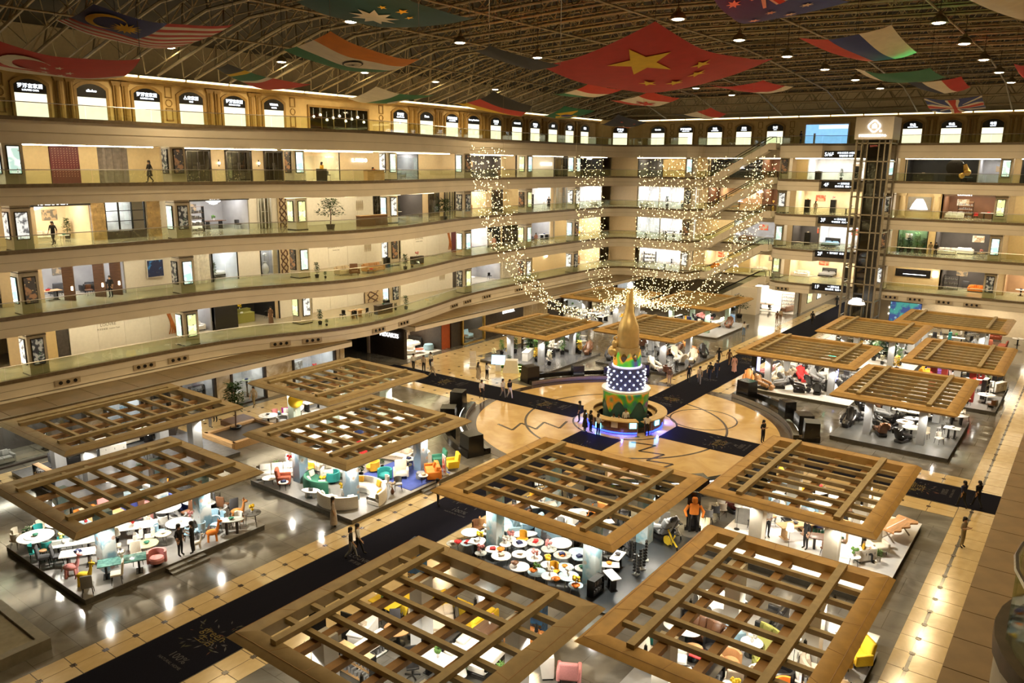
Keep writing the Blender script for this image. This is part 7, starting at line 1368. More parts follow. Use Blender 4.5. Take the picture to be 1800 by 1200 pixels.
for f in (2, 3, 4, 5):
    for i, y in enumerate(COLY):
        poster(-58.44, y, FZ[f] + .75, PI / 2, (f * 5 + i * 2) % 6, f'facing the hall, {nth(i)} column, {FL[f]} floor, left gallery')
        poster(-59.2, y - .66, FZ[f] + .75, 0, (f * 3 + i * 5 + 2) % 6, f'on the side face, {nth(i)} column, {FL[f]} floor, left gallery')
    for i, (x, y) in enumerate(((-21.6, 104.94), (-9.8, 104.94), (-35.0, 106.64), (-47.6, 104.84))): poster(x, y, FZ[f] + .75, 0, (f + i * 2) % 6, f'on the {FL[f]} floor far column ' + ('beside the lift tower', 'near the right picture edge', 'right of the escalators', 'left of the escalators')[i])
# ------------------------------------------------------------------ air vents on the lowest fascia
def edge_at(y):
    for a, b in zip(EL, EL[1:]):
        if a[1] <= y <= b[1]: u = (y - a[1]) / (b[1] - a[1]); return a[0] + (b[0] - a[0]) * u, math.atan2(b[1] - a[1], b[0] - a[0])
M_VENT = mat('vent_plate', (.42, .34, .24), .5)
def vent(x, y, z, rz, lab):
    t = thing('air_vent', lab, 'vent', (x, y, z), rz, 'three-nozzle air vents on the second floor fascia'); put('plate', cached('vpl', lambda: MB().box(0, -.03, 0, 1.75, .06, .42).mesh('plate', False)), M_VENT, t)
    for i in range(3): put('nozzle', cached('vnz', lambda: MB().tube((0, 0, 0), (0, -.05, 0), .13, n=12).tube((0, -.05, 0), (0, -.055, 0), .09, n=12).mesh('nozzle')), [M_BLACK], t, (-.5 + .5 * i, -.06, .21))
for i, y in enumerate((24.6, 30.3, 33.1, 41.7, 44.3, 51.2, 55.0, 65.5, 68.5, 72.6, 79.4, 83.4)):
    x, a = edge_at(y); vent(x + .04, y, 3.82, a, f'three-nozzle vent on the left second floor fascia, {nth(i)} from the left')
for i, x in enumerate((-19.9, -17.2, -14.1, -11.2)): vent(x, 104.0 + .02 * i, 3.8, 0, f'three-nozzle vent right of the lift tower, {nth(i)} from the tower')
vent(-32.6, 102.36, 3.8, 0, 'three-nozzle vent between escalators and lift tower')
# ------------------------------------------------------------------ ground-floor shopfronts under the ledge
GX = -54.9
gw = struct('wall_ground_left', MB().box(-58.6, 27.7, 0, .3, 39.4, 3.2), M_WBACK); gw2 = struct('wall_ground_left_far', MB().box(-60.2, 80, 0, .3, 49, 3.2), M_WBACK)
struct('wall_ground_back', MB().box(-47, 112.4, 0, 30, .3, 3.3), M_WBACK); struct('wall_ground_back_side', MB().box(-9.5, 108.4, 0, 27, .3, 3.4), M_WBACK)
def gshop(y0, y1, style, label, goods=(), sign='', frame=None, x=GX, dep=3.4, h=3.1):
    w = y1 - y0; t = thing('shop_window', label, 'shop', (x, (y0 + y1) / 2, 0), PI / 2); bm = mat('gshop_' + style, SH[style][0], .5, var=.25, scale=.8)
    put('back_wall', MB().box(0, dep, 0, w, .1, h), bm, t)
    for s in (-1, 1): put('side_wall', MB().box(s * (w / 2 - .05), dep / 2, 0, .08, dep, h), bm, t)
    put('light_panel', MB().box(0, 1.2, h - .1, w * .7, .7, .05), M_LPANC if style in ('bright', 'white', 'grey') else M_LPAN, t)
    fm = frame or M_DARK; put('frame', MB().box(-w / 2 + .1, 0, 0, .2, .3, h).box(w / 2 - .1, 0, 0, .2, .3, h).box(0, 0, h - .3, w, .3, .3).box(0, 0, 0, w, .3, .12), fm, t)
    n = max(1, round(w / 1.6))
    for i in range(n): put('pane', MB().box(-w / 2 + .2 + (w - .4) * (i + .5) / n, 0, .12, (w - .4) / n - .04, .02, h - .42), M_GLASSC, t)
    if sign: letters(sign, .3, M_LIT, t, (0, -.18, h - .15), (PI / 2, 0, 0), 'sign_lettering', .02)
    for i, (kd, m, d) in enumerate(goods):
        nn = NAMES[kd.split(':')[0]]; place(kd, nn[0], x - 1.0 - .5 * (i % 2), y0 + w * (i + .5) / len(goods), .0, PI / 2, d, nn[1], 'in the ' + re.split(' (?:with|behind|between) ', label)[0], m, None, F_GREY if kd.startswith('shelf') else m)
def pier(y0, y1, i): put('marble_pier', MB().box(0, 0, 0, .7, y1 - y0, 3.15), M_MARBLEW, gw if y0 < 50 else gw2, (GX - .3, (y0 + y1) / 2, 0))
for i, (a, b) in enumerate(((12, 17), (24.2, 25.4), (28.3, 28.9), (30.4, 31.2), (34.3, 35.6), (39.0, 41.7), (46.6, 47.4))): pier(a, b, i)
gshop(17, 24.2, 'dark', 'dark lintelled shop window behind the rear dining pavilion', G(('sofa:2.0', F_GREY, 'grey sofa'), ('table:1.6:.8', T_WHITE, 'white table')), 'ROMEO')
gshop(25.4, 28.3, 'bright', 'bright narrow shop window with a blue screen', G(('plinth:.9:.6:.9', M_WHITE, 'white display block'), ('panel:.5:1.8', T_PALEB, 'blue lit screen board')))
gshop(28.9, 30.4, 'black', 'slim black shop window between marble piers'); gshop(31.2, 34.3, 'grey', 'dark framed shop window with a basin counter', G(('counter:1.6:.9', M_WHITE, 'white basin counter'), ('shelf:1.2:2.0', M_BLACK, 'black shelf')))
gshop(35.6, 39.0, 'white', 'black framed window with a round mirror washstand', G(('counter:1.6:.8', M_WHITE, 'white washstand'), ('round:.8:1.5', mat('mirror_green', (.35, .36, .22), .1), 'standing oval mirror')))
gshop(41.7, 46.6, 'bright', 'bright window with a white patterned screen', G(('panel:1.4:2.2', printed('crackle', (.8, .8, .78), (.4, .38, .34), (.6, .6, .58), 3, .3), 'crackled white screen'), ('counter:1.6:1.0', M_WHITE, 'white counter')))
put('marble_return', MB().box(0, 0, 0, 6.5, .5, 3.15), M_MARBLEW, gw, (-58.0, 47.3, 0))
# dark shop beyond the left aisle
put('black_return', MB().box(0, 0, 0, 7.0, .4, 3.2), M_DARK, gw2, (-58.6, 55.9, 0)); letters('MEXARTS', .62, M_LIT, gw2, (-57.2, 55.66, 2.3), (PI / 2, 0, 0), 'sign_lettering', .03)
t = thing('shop_window', 'open dark shop with white furniture behind the walking group', 'shop', (-55.0, 58.6, 0), PI / 2)
put('back_wall', MB().box(0, 4.6, 0, 5.2, .1, 3.1), mat('gs_brown', (.30, .22, .15), .6), t); put('side_wall', MB().box(2.6, 2.3, 0, .1, 4.6, 3.1), M_DARK, t); put('floor_panel', MB().box(0, 2.3, 0, 5.2, 4.6, .04), D_WHITE, t); put('light_panel', MB().box(0, 2.2, 3.0, 4.2, 1.6, .05), M_LPAN, t); put('lintel', MB().box(0, 0, 2.85, 5.3, .3, .35), M_WHITE, t)
for i, (kd, x, y, m, d) in enumerate((('bed', -58.5, 59.8, F_WHITE, 'white bed'), ('sofa:2.0', -56.6, 57.4, F_WHITE, 'white sofa'), ('coffee:1.0:.4', -56.0, 58.8, F_RUST, 'rust round coffee table'), ('pouf:1.1:.6', -56.2, 60.5, F_BLUE, 'blue round pouf'), ('chair', -58.0, 57.0, F_CREAM, 'cream chair'))): nn = NAMES[kd.split(':')[0]]; place(kd, nn[0], x, y, .04, i * .8, d, nn[1], 'in the open dark shop', m, None, m)
put('orange_panel', MB().box(0, 0, 0, .5, 1.5, 3.1), mat('rust_panel', (.40, .08, .02), .4), gw2, (-55.4, 62.0, 0)); put('black_panel', MB().box(0, 0, 0, .4, 1.6, 3.1), M_DARK, gw2, (-55.2, 63.6, 0))
gshop(64.4, 68.4, 'dark', 'gold framed dark shop window', G(('table:1.6:.8', M_WOODD, 'walnut table'), ('wing', F_BLUE, 'blue armchair')), '', M_GOLD); put('black_panel', MB().box(0, 0, 0, .4, 7.6, 3.1), M_DARK, gw2, (-55.2, 72.2, 0)); letters('BOTTEGA', .5, M_LIT, gw2, (-54.96, 73.0, 2.55), (PI / 2, 0, PI / 2), 'sign_lettering', .03)
curt = thing('shop_curtain', 'pale curtain wall at ground level behind the garden bar pavilion', 'curtain', (-55, 78.6, 0), PI / 2); put('drape', MB().strip([(-2.6 + .1 * i, .1 * math.sin(i * 1.7)) for i in range(53)], 0, 3.0, .03), mat('curtain_tan', (.5, .42, .28), .8), curt); put('rail', MB().tube((-2.6, 0, 3.03), (2.6, 0, 3.03), .03, n=6), M_STEEL, curt)
put('black_panel', MB().box(0, 0, 0, .4, 3.0, 3.1), M_DARK, gw2, (-55.2, 82.8, 0))
gshop(84.4, 91, 'white', 'white lit ground shop behind the bottle', G(('shelf:2.0:2.0', M_WHITE, 'white shelf'), ('table:1.8:.8', T_WHITE, 'white table'))); gshop(91.5, 98, 'cream', 'cream lit ground shop near the hall corner', G(('sofa:2.0', F_CREAM, 'cream sofa'), ('chair', F_BROWN, 'brown chair'))); gshop(98.4, 104, 'bright', 'bright ground shop in the hall corner', G(('table:1.8:.8', T_WHITE, 'white table'),))
for i, (y0, y1) in enumerate(((12, 47), (57, 103))):
    for k in range(int((y1 - y0) / 3.2)): put('downlight', cached('dlt', lambda: MB().lathe([(.01, 0), (.22, .0), (.22, .03)], 12).mesh('downlight')), M_LPAN, gw if i == 0 else gw2, (-54.0, y0 + 1.6 + 3.2 * k, 3.12))
# far ground level: entrance corridor, lit shop left of it, lit panels right of the lift
put('corridor_wall', MB().box(-31.8, 117, 0, .3, 18, 3.6), M_BEIGE, wall_back); put('corridor_wall', MB().box(-24.2, 117.5, 0, .3, 17, 3.6), M_BEIGE, wall_back); struct('wall_entrance', MB().box(-28, 126, 0, 9, .3, 4), PCOL['white']); struct('ceiling', MB().box(-28, 117, 3.6, 8, 18, .15), M_SOFF, 'ceiling of the entrance corridor')
for i in range(5): put('corridor_light', MB().box(-28, 109 + 3.4 * i, 3.54, 3.0, .5, .05), M_LPAN, wall_back)
for i, y in enumerate((111.5, 116, 120.5)):
    for sgn, xx in ((1, -31.62), (-1, -24.38)): q = thing('corridor_poster', f'lit poster in the entrance corridor, {nth(i)} on the ' + ('left' if sgn > 0 else 'right') + ' wall', 'poster', (xx, y, 1.0), sgn * PI / 2); put('frame', MB().box(0, 0, 0, 2.0, .06, 1.8), M_BLACK, q); put('poster', MB().box(0, -.04, .08, 1.84, .03, 1.64), PST[i * 2 % 6], q)
t = thing('shop_window', 'lit furniture shop left of the entrance corridor, ground floor', 'shop', (-35.5, 106.5, 0)); put('back_wall', MB().box(0, 5, 0, 7, .1, 3.2), PCOL['white'], t); put('light_panel', MB().box(0, 2.4, 3.15, 5.5, 2.2, .05), M_LPAN, t); put('side_wall', MB().box(-3.5, 2.5, 0, .12, 5, 3.2).box(3.4, 2.5, 0, .12, 5, 3.2), M_WHITE, t); put('floor_panel', MB().box(0, 2.4, 0, 6.8, 4.9, .05), D_WHITE, t)
for i, (kd, x, y, m, d) in enumerate((('table:2.0:1.0', -36.5, 108.0, M_WOODD, 'dark dining table'), ('chair', -37.2, 107.2, F_BLK, 'black chair'), ('chair', -35.6, 107.2, F_BLK, 'dark chair'), ('shelf:2.0:2.0', -34.0, 110.4, M_WOODD, 'dark shelf'), ('sofa:2.0', -33.4, 108, F_BROWN, 'brown sofa'), ('plant:1.8', -38.2, 107.6, LEAF, 'leafy plant'))): nn = NAMES[kd.split(':')[0]]; place(kd, nn[0], x, y, .05, i * 1.1, d, nn[1], 'in the shop left of the entrance corridor', m, None, F_GREY if kd.startswith('shelf') else m)
q = thing('info_screen', 'standing blue and white information screen by the entrance, below the escalators', 'screen', (-39.8, 104.2, 0)); put('stand', MB().box(0, 0, 0, .9, .3, .5), M_BLACK, q); put('display', MB().box(0, -.05, .5, 1.0, .12, 1.5), printed('info_screen_print', (.7, .82, .9), (.1, .4, .8), (.9, .95, 1), 3, 1.2), q)
struct('wall_ground_pier', MB().box(-37.2, 103.6, 0, 2.4, 1.6, 3.6), M_FASCIA, 'ivory pier below the escalator landing')
for i in range(2): put('lit_band', MB().box(-18.5, 108.2, 1.2 + .8 * i, 4.5, .08, .16), M_LIT, wall_back)
q = thing('wall_poster', 'blue and green lit wall poster behind the farthest pavilion', 'poster', (-18.6, 107.0, .5)); put('frame', MB().box(0, 0, 0, 3.6, .1, 2.6), M_BLACK, q); put('poster', MB().box(0, -.06, .05, 3.5, .03, 2.5), printed('aurora', (.06, .10, .30), (.08, .38, .34), (.3, .5, .6), .9, .6), q)
for i in range(7): put('downlight', cached('dlt', None), M_LPAN, wall_back, (-19.5 + 2.9 * i, 104.7, 3.6))
for i, (kd, x, y, m, d) in enumerate((('sofa:2.2', -9, 105.5, F_RUST, 'rust sofa'), ('round:1.2', -6.2, 104, T_WHITE, 'white round table'), ('wing', -4.5, 104.5, F_RUST, 'rust armchair'), ('sofa:2.0', -13, 105.5, F_WHITE, 'white sofa'), ('shelf:2.2:2.0', -11, 107.6, M_WHITE, 'white shelf'))): nn = NAMES[kd.split(':')[0]]; place(kd, nn[0], x, y, 0, i, d, nn[1], 'on the far floor right of the lift', m, None, F_GREY if kd.startswith('shelf') else m)
for i in range(3): put('light_panel', MB().box(-14 + 5 * i, 106.2, 3.4, 3.2, .8, .05), M_LPAN, wall_back)
# planters and indoor trees on the floor
def tree(x, y, z, h, R, lab, pot=None, seed=1):
    t = thing('indoor_tree', lab, 'tree', (x, y, z)); r = random.Random(seed); put('trunk', MB().path([(0, 0, .2), (.06, .03, h * .4), (-.04, .05, h * .7)], [.06, .05, .03], 7), M_WOODD, t)
    put('pot', MB().lathe([(.32, 0), (.42, .45), (.36, .45), (.3, .35)], 14), pot or M_BLACK, t)
    for b in range(6): a = b * 1.05; put('branch', MB().tube((0, .03, h * (.45 + .05 * b)), (R * .6 * math.cos(a), R * .6 * math.sin(a), h * (.55 + .07 * b)), .02, .01, 5), M_WOODD, t)
    m = MB()
    for i in range(650):
        a = r.uniform(0, 2 * PI); e = r.uniform(.2, 1); lv = r.randint(0, 2); c = Vector((R * e * math.cos(a) * (1 - .2 * lv), R * e * math.sin(a) * (1 - .2 * lv), h * (.52 + .18 * lv) + r.uniform(-.12, .14) * h * .6)); u = Vector((math.cos(a + r.uniform(-1, 1)), math.sin(a + r.uniform(-1, 1)), r.uniform(-.5, .4))).normalized(); v = u.cross(Vector((0, 0, 1))).normalized(); ln = r.uniform(.18, .36)
        m._add([c, c + u * ln * .5 + v * ln * .25, c + u * ln, c + u * ln * .5 - v * ln * .25], [(0, 1, 2, 3)])
    o = put('foliage', m.mesh('foliage', False), LEAF, t)
tree(-49.2, 32.1, .05, 3.9, .85, 'slim dark indoor tree in the planter between the left pavilions', seed=3); tree(-57.3, 48.7, FZ[4], 2.9, 1.35, 'broad dark bonsai-like tree on the fourth floor balcony', seed=4); tree(-57.2, 64.2, FZ[4], 2.4, 1.1, 'smaller bonsai-like tree further along the fourth floor balcony', seed=5); tree(-37.0, 99.6, 0, 3.0, 1.2, 'dark indoor tree by the entrance below the escalators', seed=6)
q = thing('floor_planter', 'square timber-edged planter with a bench between the left pavilions', 'planter', (-48.2, 32.0, 0)); put('edge', MB().box(-1.4, 0, 0, .35, 4.2, .5).box(1.9, 0, 0, .35, 4.2, .5).box(.25, -2.1, 0, 3.6, .35, .5).box(.25, 2.1, 0, 3.6, .35, .5), M_OAK, q); put('soil', MB().box(.25, 0, 0, 3.2, 4.0, .35), M_DARK, q); put('bench_pad', MB().box(-2.6, 1.4, 0, 1.6, 2.0, .4), M_WOODD, q)
q = thing('floor_planter', 'pale stone planter with a bush at the lower left corner', 'planter', (-34.7, 9.3, 0)); put('edge', MB().box(0, 2.3, 0, 5.2, .4, .5).box(2.4, -.1, 0, .4, 4.4, .5), mat('planter_stone', (.20, .18, .13), .5), q); put('soil', MB().box(-.2, -.1, 0, 4.8, 4.4, .4), mat('pale_gravel', (.26, .23, .16), .8), q)
place('plant:1.5', 'potted_plant', -34.0, 9.9, .4, 0, 'dark bush', 'plant', 'in the stone planter at the lower left corner', LEAF, M_BLACK)
q = thing('lit_planter', 'wavy green planter with yellow light lines at the garden bar front', 'planter', (-43.6, 58.9, .02), -.15); put('hedge', MB().strip([(-2 + .2 * i, .15 * math.sin(i * .6)) for i in range(21)], 0, .8, .25), LEAF, q); [put('light_line', MB().path([(-2 + .2 * i, .15 * math.sin(i * .6) - .03, .3 + .3 * j + .08 * math.sin(i * .5)) for i in range(21)], .025, 5), glow('planter_led', (.95, .9, .25), 6), q) for j in range(2)]
q = thing('touch_kiosk', 'white kiosk with a tilted bright blue touch screen by the garden bar', 'kiosk', (-44.6, 58.3, 0), .5); put('body', MB().box(.9, 0, 0, 1.6, 1.2, 1.2, taper=.7), M_WHITE, q); put('screen', MB().box(-.4, -.1, .7, 1.3, .1, .9, rx=-.35), glow('kiosk_screen', (.55, .85, 1), 1.6), q); put('stand', MB().box(-.4, .1, 0, .5, .3, .8), M_WHITE, q)
q = thing('stacked_sign', 'slim white stacked sign standing on the cream floor', 'sign', (-47.5, 57.4, 0), .6); put('base', MB().box(0, 0, 0, .7, .4, .2), M_WHITE, q)
for i in range(4): put('sign_plate', MB().box(0, 0, .25 + .38 * i, .6, .1, .34), M_WHITE, q)
q = thing('yellow_balloon', 'large round yellow balloon on a thin stem at the pavilion corner', 'balloon', (-46.4, 35.4, .2)); put('ball', MB().ball((0, 0, 2.0), .55, 16, 10, 1.0), F_YEL, q); put('stem', MB().tube((0, 0, 0), (0, 0, 1.5), .02, n=5), M_WHITE, q)
# lettered panels of the pavilions and the front pavilion's blue poster column
for i, (px, py) in enumerate(((1327, 660), (1464, 672))):
    x, y = at(px, py, .3); q = thing('lit_totem', 'black totem with glowing green signs, ' + ('left' if i == 0 else 'right') + ' one of the massage chair pavilion', 'sign', (x, y, .3), -.4); put('body', MB().box(0, 0, 0, .6, .5, 2.3), M_BLACK, q); put('sign_box', MB().box(0, -.05, 2.3, .9, .5, .4), M_BLACK, q); letters('OGAWA', .24, glow('green_neon', (.02, 1, .55), 5), q, (0, -.33, 2.5), (PI / 2, 0, 0)); put('side_light', MB().box(.32, 0, .2, .04, .4, 1.9), glow('violet_strip', (.5, .5, 1), 2), q)
for i, (px, py, tx) in enumerate(((735, 1060, 'C'), (945, 1120, 'L'))):
    x, y = at(px, py, 0); q = thing('poster_totem', 'navy and gold printed column in the frontmost pavilion, ' + ('left' if i == 0 else 'right') + ' one', 'sign', (x, y, 0), .2); put('body', MB().box(0, 0, 0, .9, .9, 3.1), printed('navy_print', (.02, .05, .10), (.03, .10, .18), (.05, .03, .02), 1.2, .15), q); put('emblem', MB().box(0, -.47, 2.2, .5, .03, .5), M_GOLD, q); letters('中匠福', .3, M_GOLD, q, (0, -.5, 1.5), (PI / 2, 0, 0)); q.scale = (.7, .7, .5 if i else 1)
flush()
# ------------------------------------------------------------------ lift tower, floor signs, escalators
M_LSTEEL = mat('lift_steel', (.34, .30, .22), .4, .5, var=.1)
lt = thing('lift_tower', 'tall steel lift tower with a lit white sign box on top', 'lift tower', (-22.85, 101.9, 0))
for sx in (-1, 1):
    for sy in (-1, 1): put('post', MB().box(sx * 1.85, sy * 1.6, 0, .22, .22, 22.6), M_LSTEEL, lt)
    for d in (.62, 1.25): put('rail', MB().box(sx * d, -1.65, 0, .12, .12, 22.6), M_LSTEEL, lt)
for i in range(11): put('ring_beam', MB().box(0, -1.65, 1.6 + 2.05 * i, 3.7, .12, .14).box(-1.85, 0, 1.6 + 2.05 * i, .14, 3.2, .14).box(1.85, 0, 1.6 + 2.05 * i, .14, 3.2, .14), M_LSTEEL, lt)
put('shaft', MB().box(0, .9, 0, 2.3, .3, 22.6), mat('shaft_dark', (.05, .045, .035), .4, var=.3), lt)
for i in range(5): put('shaft_pane', MB().box(0, -1.2, .2 + 4.4 * i, 1.15, .03, 4.2), M_GLASSD, lt)
for i in range(5): put('counter_bracket', MB().box(0, -.6, 3.4 + 4.3 * i, 1.3, .8, .12), M_BLACK, lt)
put('sign_box', MB().box(0, -.2, 22.6, 4.1, 3.9, 2.5), mat('sign_white', (.66, .60, .52), .5, var=.03), lt)
lg = []
for i in range(48):
    a = 2 * PI * i / 48; r = .52 * (1 + .22 * abs(math.cos(2 * a))); lg.append((r * math.cos(a), -2.2, 24.05 + r * math.sin(a)))
put('logo_outline', MB().path(lg, .05, 6, True), M_LIT, lt); put('logo_building', MB().box(-.12, -2.2, 23.85, .16, .05, .4).box(.05, -2.2, 23.85, .12, .05, .52).box(.2, -2.2, 23.85, .12, .05, .34), M_LIT, lt); put('logo_spark', MB().box(.72, -2.2, 23.42, .2, .05, .16), M_LIT, lt)
letters('罗浮宫国际家具博览中心', .27, M_LIT, lt, (-.1, -2.2, 23.0), (PI / 2, 0, 0))
lc = thing('lift_car', 'glass lift car with a white glowing dome at the foot of the lift tower', 'lift', (-22.95, 100.6, .9)); put('dome', MB().lathe([(.95, 2.35), (.85, 2.75), (.5, 3.05), (.02, 3.15)], 20), glow('car_dome', (1, .97, .9), 3.2), lc); put('cabin', MB().lathe([(.95, 0), (.95, 2.3)], 20), M_GLASSC, lc); put('base', MB().lathe([(.6, -.4), (1.0, -.1), (1.0, .1), (.02, .12)], 20), M_DARK, lc); put('collar', MB().lathe([(.96, 2.28), (1.05, 2.28), (1.05, 2.4), (.96, 2.4)], 20), M_LSTEEL, lc)
SG = {5: ('5/6F', '4F办公家具 5F软装\n智能家居 餐厅'), 4: ('4F', '<< 定制家居\n欧式家具  简欧 >'), 3: ('3F', '<< 现代家具\n中式家具  美式 >'), 2: ('2F', '<  现代客厅  卧室  >'), 1: ('1F', '<< 国际名品\n进口家具  软床 >')}
for f, zt in ((5, 21.4), (4, 17.78), (3, 13.49), (2, 9.33), (1, 5.16)):
    q = thing('floor_sign', f'black floor sign reading {SG[f][0]} beside the lift tower', 'sign', (-26.75, 100.0 + 2.2, zt - .9)); put('board', MB().box(0, 0, 0, 4.1, .25, .88), M_SIGNB, q); put('bracket', MB().box(0, .45, .2, 3.6, .8, .5), M_GREY, q)
    letters(SG[f][0], .62, M_SIGNL, q, (-1.45, -.14, .43), (PI / 2, 0, 0), depth=.01); [letters(tx, .26, M_SIGNL, q, (.55, -.14, .6 - .34 * i), (PI / 2, 0, 0), depth=.01) for i, tx in enumerate(SG[f][1].split('\n'))]
def escalator(f):
    z0, z1 = FZ[f], FZ[f + 1]; dz = z1 - z0; run = dz / math.tan(math.radians(30)); x1 = -36.3; x0 = x1 - run - (0 if f > 1 else 0)
    t = thing('escalator', f'escalator rising from the {FL[f]} to the {FL[f + 1]} floor', 'escalator', (x0, 104.55, z0)); 
    for s in (-1, 1):
        y = s * .72
        for k in range(7): a, b = k / 7, (k + 1) / 7; put('side_panel', MB()._add([(run * a, y - .06, dz * a - .75), (run * b - .03, y - .06, dz * b - .75), (run * b - .03, y - .06, dz * b + .25), (run * a, y - .06, dz * a + .25), (run * a, y + .06, dz * a - .75), (run * b - .03, y + .06, dz * b - .75), (run * b - .03, y + .06, dz * b + .25), (run * a, y + .06, dz * a + .25)], [(0, 1, 2, 3), (7, 6, 5, 4), (0, 4, 5, 1), (1, 5, 6, 2), (2, 6, 7, 3), (3, 7, 4, 0)]), M_FASCIA, t)
        put('glass_side', MB()._add([(-.6, y, .25), (0, y, .25), (run, y, dz + .25), (run + .8, y, dz + .25), (run + .8, y, dz + .95), (run, y, dz + .95), (0, y, .95), (-.6, y, .95)], [(0, 1, 6, 7), (1, 2, 5, 6), (2, 3, 4, 5)]), M_GLASS, t)
        put('handrail', MB().path([(-.8, y, .3), (-.8, y, .98), (0, y, 1.0), (run, y, dz + 1.0), (run + .9, y, dz + 1.0), (run + .95, y, dz + .3)], .05, 6), M_BLACK, t)
        put('landing_panel', MB().box(-.4, y, -.6, .9, .12, .85).box(run + .45, y, dz - .6, 1.0, .12, .85), M_FASCIA, t)
    put('soffit', MB()._add([(0, -.7, -.75), (run, -.7, dz - .75), (run, .7, dz - .75), (0, .7, -.75)], [(0, 1, 2, 3)]).box(run + .5, 0, dz - .6, 1.1, 1.4, .1).box(-.4, 0, -.6, .9, 1.4, .1), M_FASCIA, t)
    n = 16; st = MB()
    for k in range(n): put('step', cached('est', lambda: MB().box(0, 0, 0, .46, 1.2, .26).mesh('step', False)), M_GREY, t, (run * (k + .5) / n, 0, dz * (k + .5) / n - .12))
    put('under_light', MB().box(run * .5, 0, dz * .5 - .80, .9, .3, .05), M_LIT, t)
for f in (1, 2, 3, 4, 5): escalator(f)
# ------------------------------------------------------------------ national flags slung below the roof, each by its four corners
FLG = {
 'china': [(-21.12, 30.27, 23.74), (-14.46, 28.13, 24.7), (-13.88, 39.41, 24.54), (-20.29, 42.1, 23.58)],
 'malaysia': [(-32.2, 14.73, 24.54), (-25.89, 13.03, 24.18), (-24.63, 17.1, 24.02), (-31.38, 18.75, 23.94)],
 'india': [(-30.18, 23.36, 24.32), (-24.4, 21.13, 24.3), (-23.13, 24.6, 23.58), (-28.34, 27.3, 23.62)],
 'macau': [(-30.81, 24.71, 26.57), (-24.26, 22.79, 26.57), (-22.76, 27.69, 25.53), (-29.08, 29.46, 25.96)],
 'russia': [(-14.51, 44.79, 26.16), (-10.07, 45.27, 26.48), (-10.01, 51.82, 25.89), (-13.3, 51.25, 25.71)],
 'canada': [(-40.41, 69.81, 25.62), (-34.52, 66.67, 25.97), (-33.09, 69.92, 25.55), (-38.34, 73.34, 25.23)],
 'hungary': [(-35.65, 52.83, 24.79), (-31.28, 50.95, 25.17), (-29.9, 53.51, 24.91), (-34.38, 55.2, 24.69)],
 'red': [(-29.05, 66.84, 26.25), (-23.85, 65.72, 26.26), (-23.25, 71.49, 26.2), (-26.83, 73.16, 26.01)],
 'tricolour': [(-43.63, 89.78, 25.48), (-38.38, 89.5, 26.01), (-38.3, 93.98, 25.55), (-42.18, 96.3, 25.24)],
 'singapore': [(-32.91, 11.7, 22.9), (-26.67, 10.28, 22.93), (-25.77, 14.32, 22.71), (-31.41, 16.6, 22.63)],
 'uk': [(-15.7, 86.79, 26.0), (-10.68, 85.33, 25.95), (-10.96, 91.42, 25.22), (-15.83, 93.0, 25.08)],
 'safrica': [(-41.04, 27.1, 24.61), (-36.98, 25.15, 24.34), (-35.27, 29.08, 23.57), (-40.75, 30.29, 23.62)],
 'pakistan': [(-53.77, 48.22, 24.85), (-47.11, 45.16, 25.28), (-44.7, 49.53, 24.89), (-52.47, 52.25, 24.83)],
 'germany': [(-39.19, 45.38, 23.77), (-33.43, 42.6, 24.14), (-32.77, 46.08, 23.39), (-37.39, 50.27, 23.09)],
 'black': [(-22.54, 27.08, 24.25), (-19.8, 24.94, 23.89), (-18.03, 27.19, 23.3), (-21.3, 29.01, 23.59)],
 'australia': [(-16.34, 37.44, 27.22), (-12.64, 33.11, 27.3), (-9.98, 37.15, 26.33), (-15.99, 40.88, 26.48)],
 'green': [(-13.09, 50.87, 25.12), (-9.09, 50.99, 24.92), (-9.26, 57.74, 25.04), (-13.2, 57.52, 25.06)],
 'italy': [(-13.54, 66.45, 25.79), (-9.77, 66.58, 25.87), (-9.84, 71.94, 25.56), (-12.45, 72.19, 25.31)],
 'white': [(-5.76, 36.53, 26.0), (-3.93, 32.15, 25.74), (-2.85, 38.67, 25.65), (-4.16, 43.03, 25.93)],
 'rededge': [(-6.76, 67.6, 26.63), (-4.6, 63.75, 26.54), (-4.61, 70.48, 26.28), (-6.61, 74.15, 26.24)],
 'brazil': [(-54.09, 78.24, 24.98), (-51.1, 78.08, 25.95), (-50.81, 84.49, 25.8), (-54.73, 83.44, 24.93)],
 'zealand': [(-51.45, 86.72, 24.33), (-46.65, 82.52, 25.12), (-46.19, 88.82, 24.58), (-51.59, 93.44, 24.34)],
}

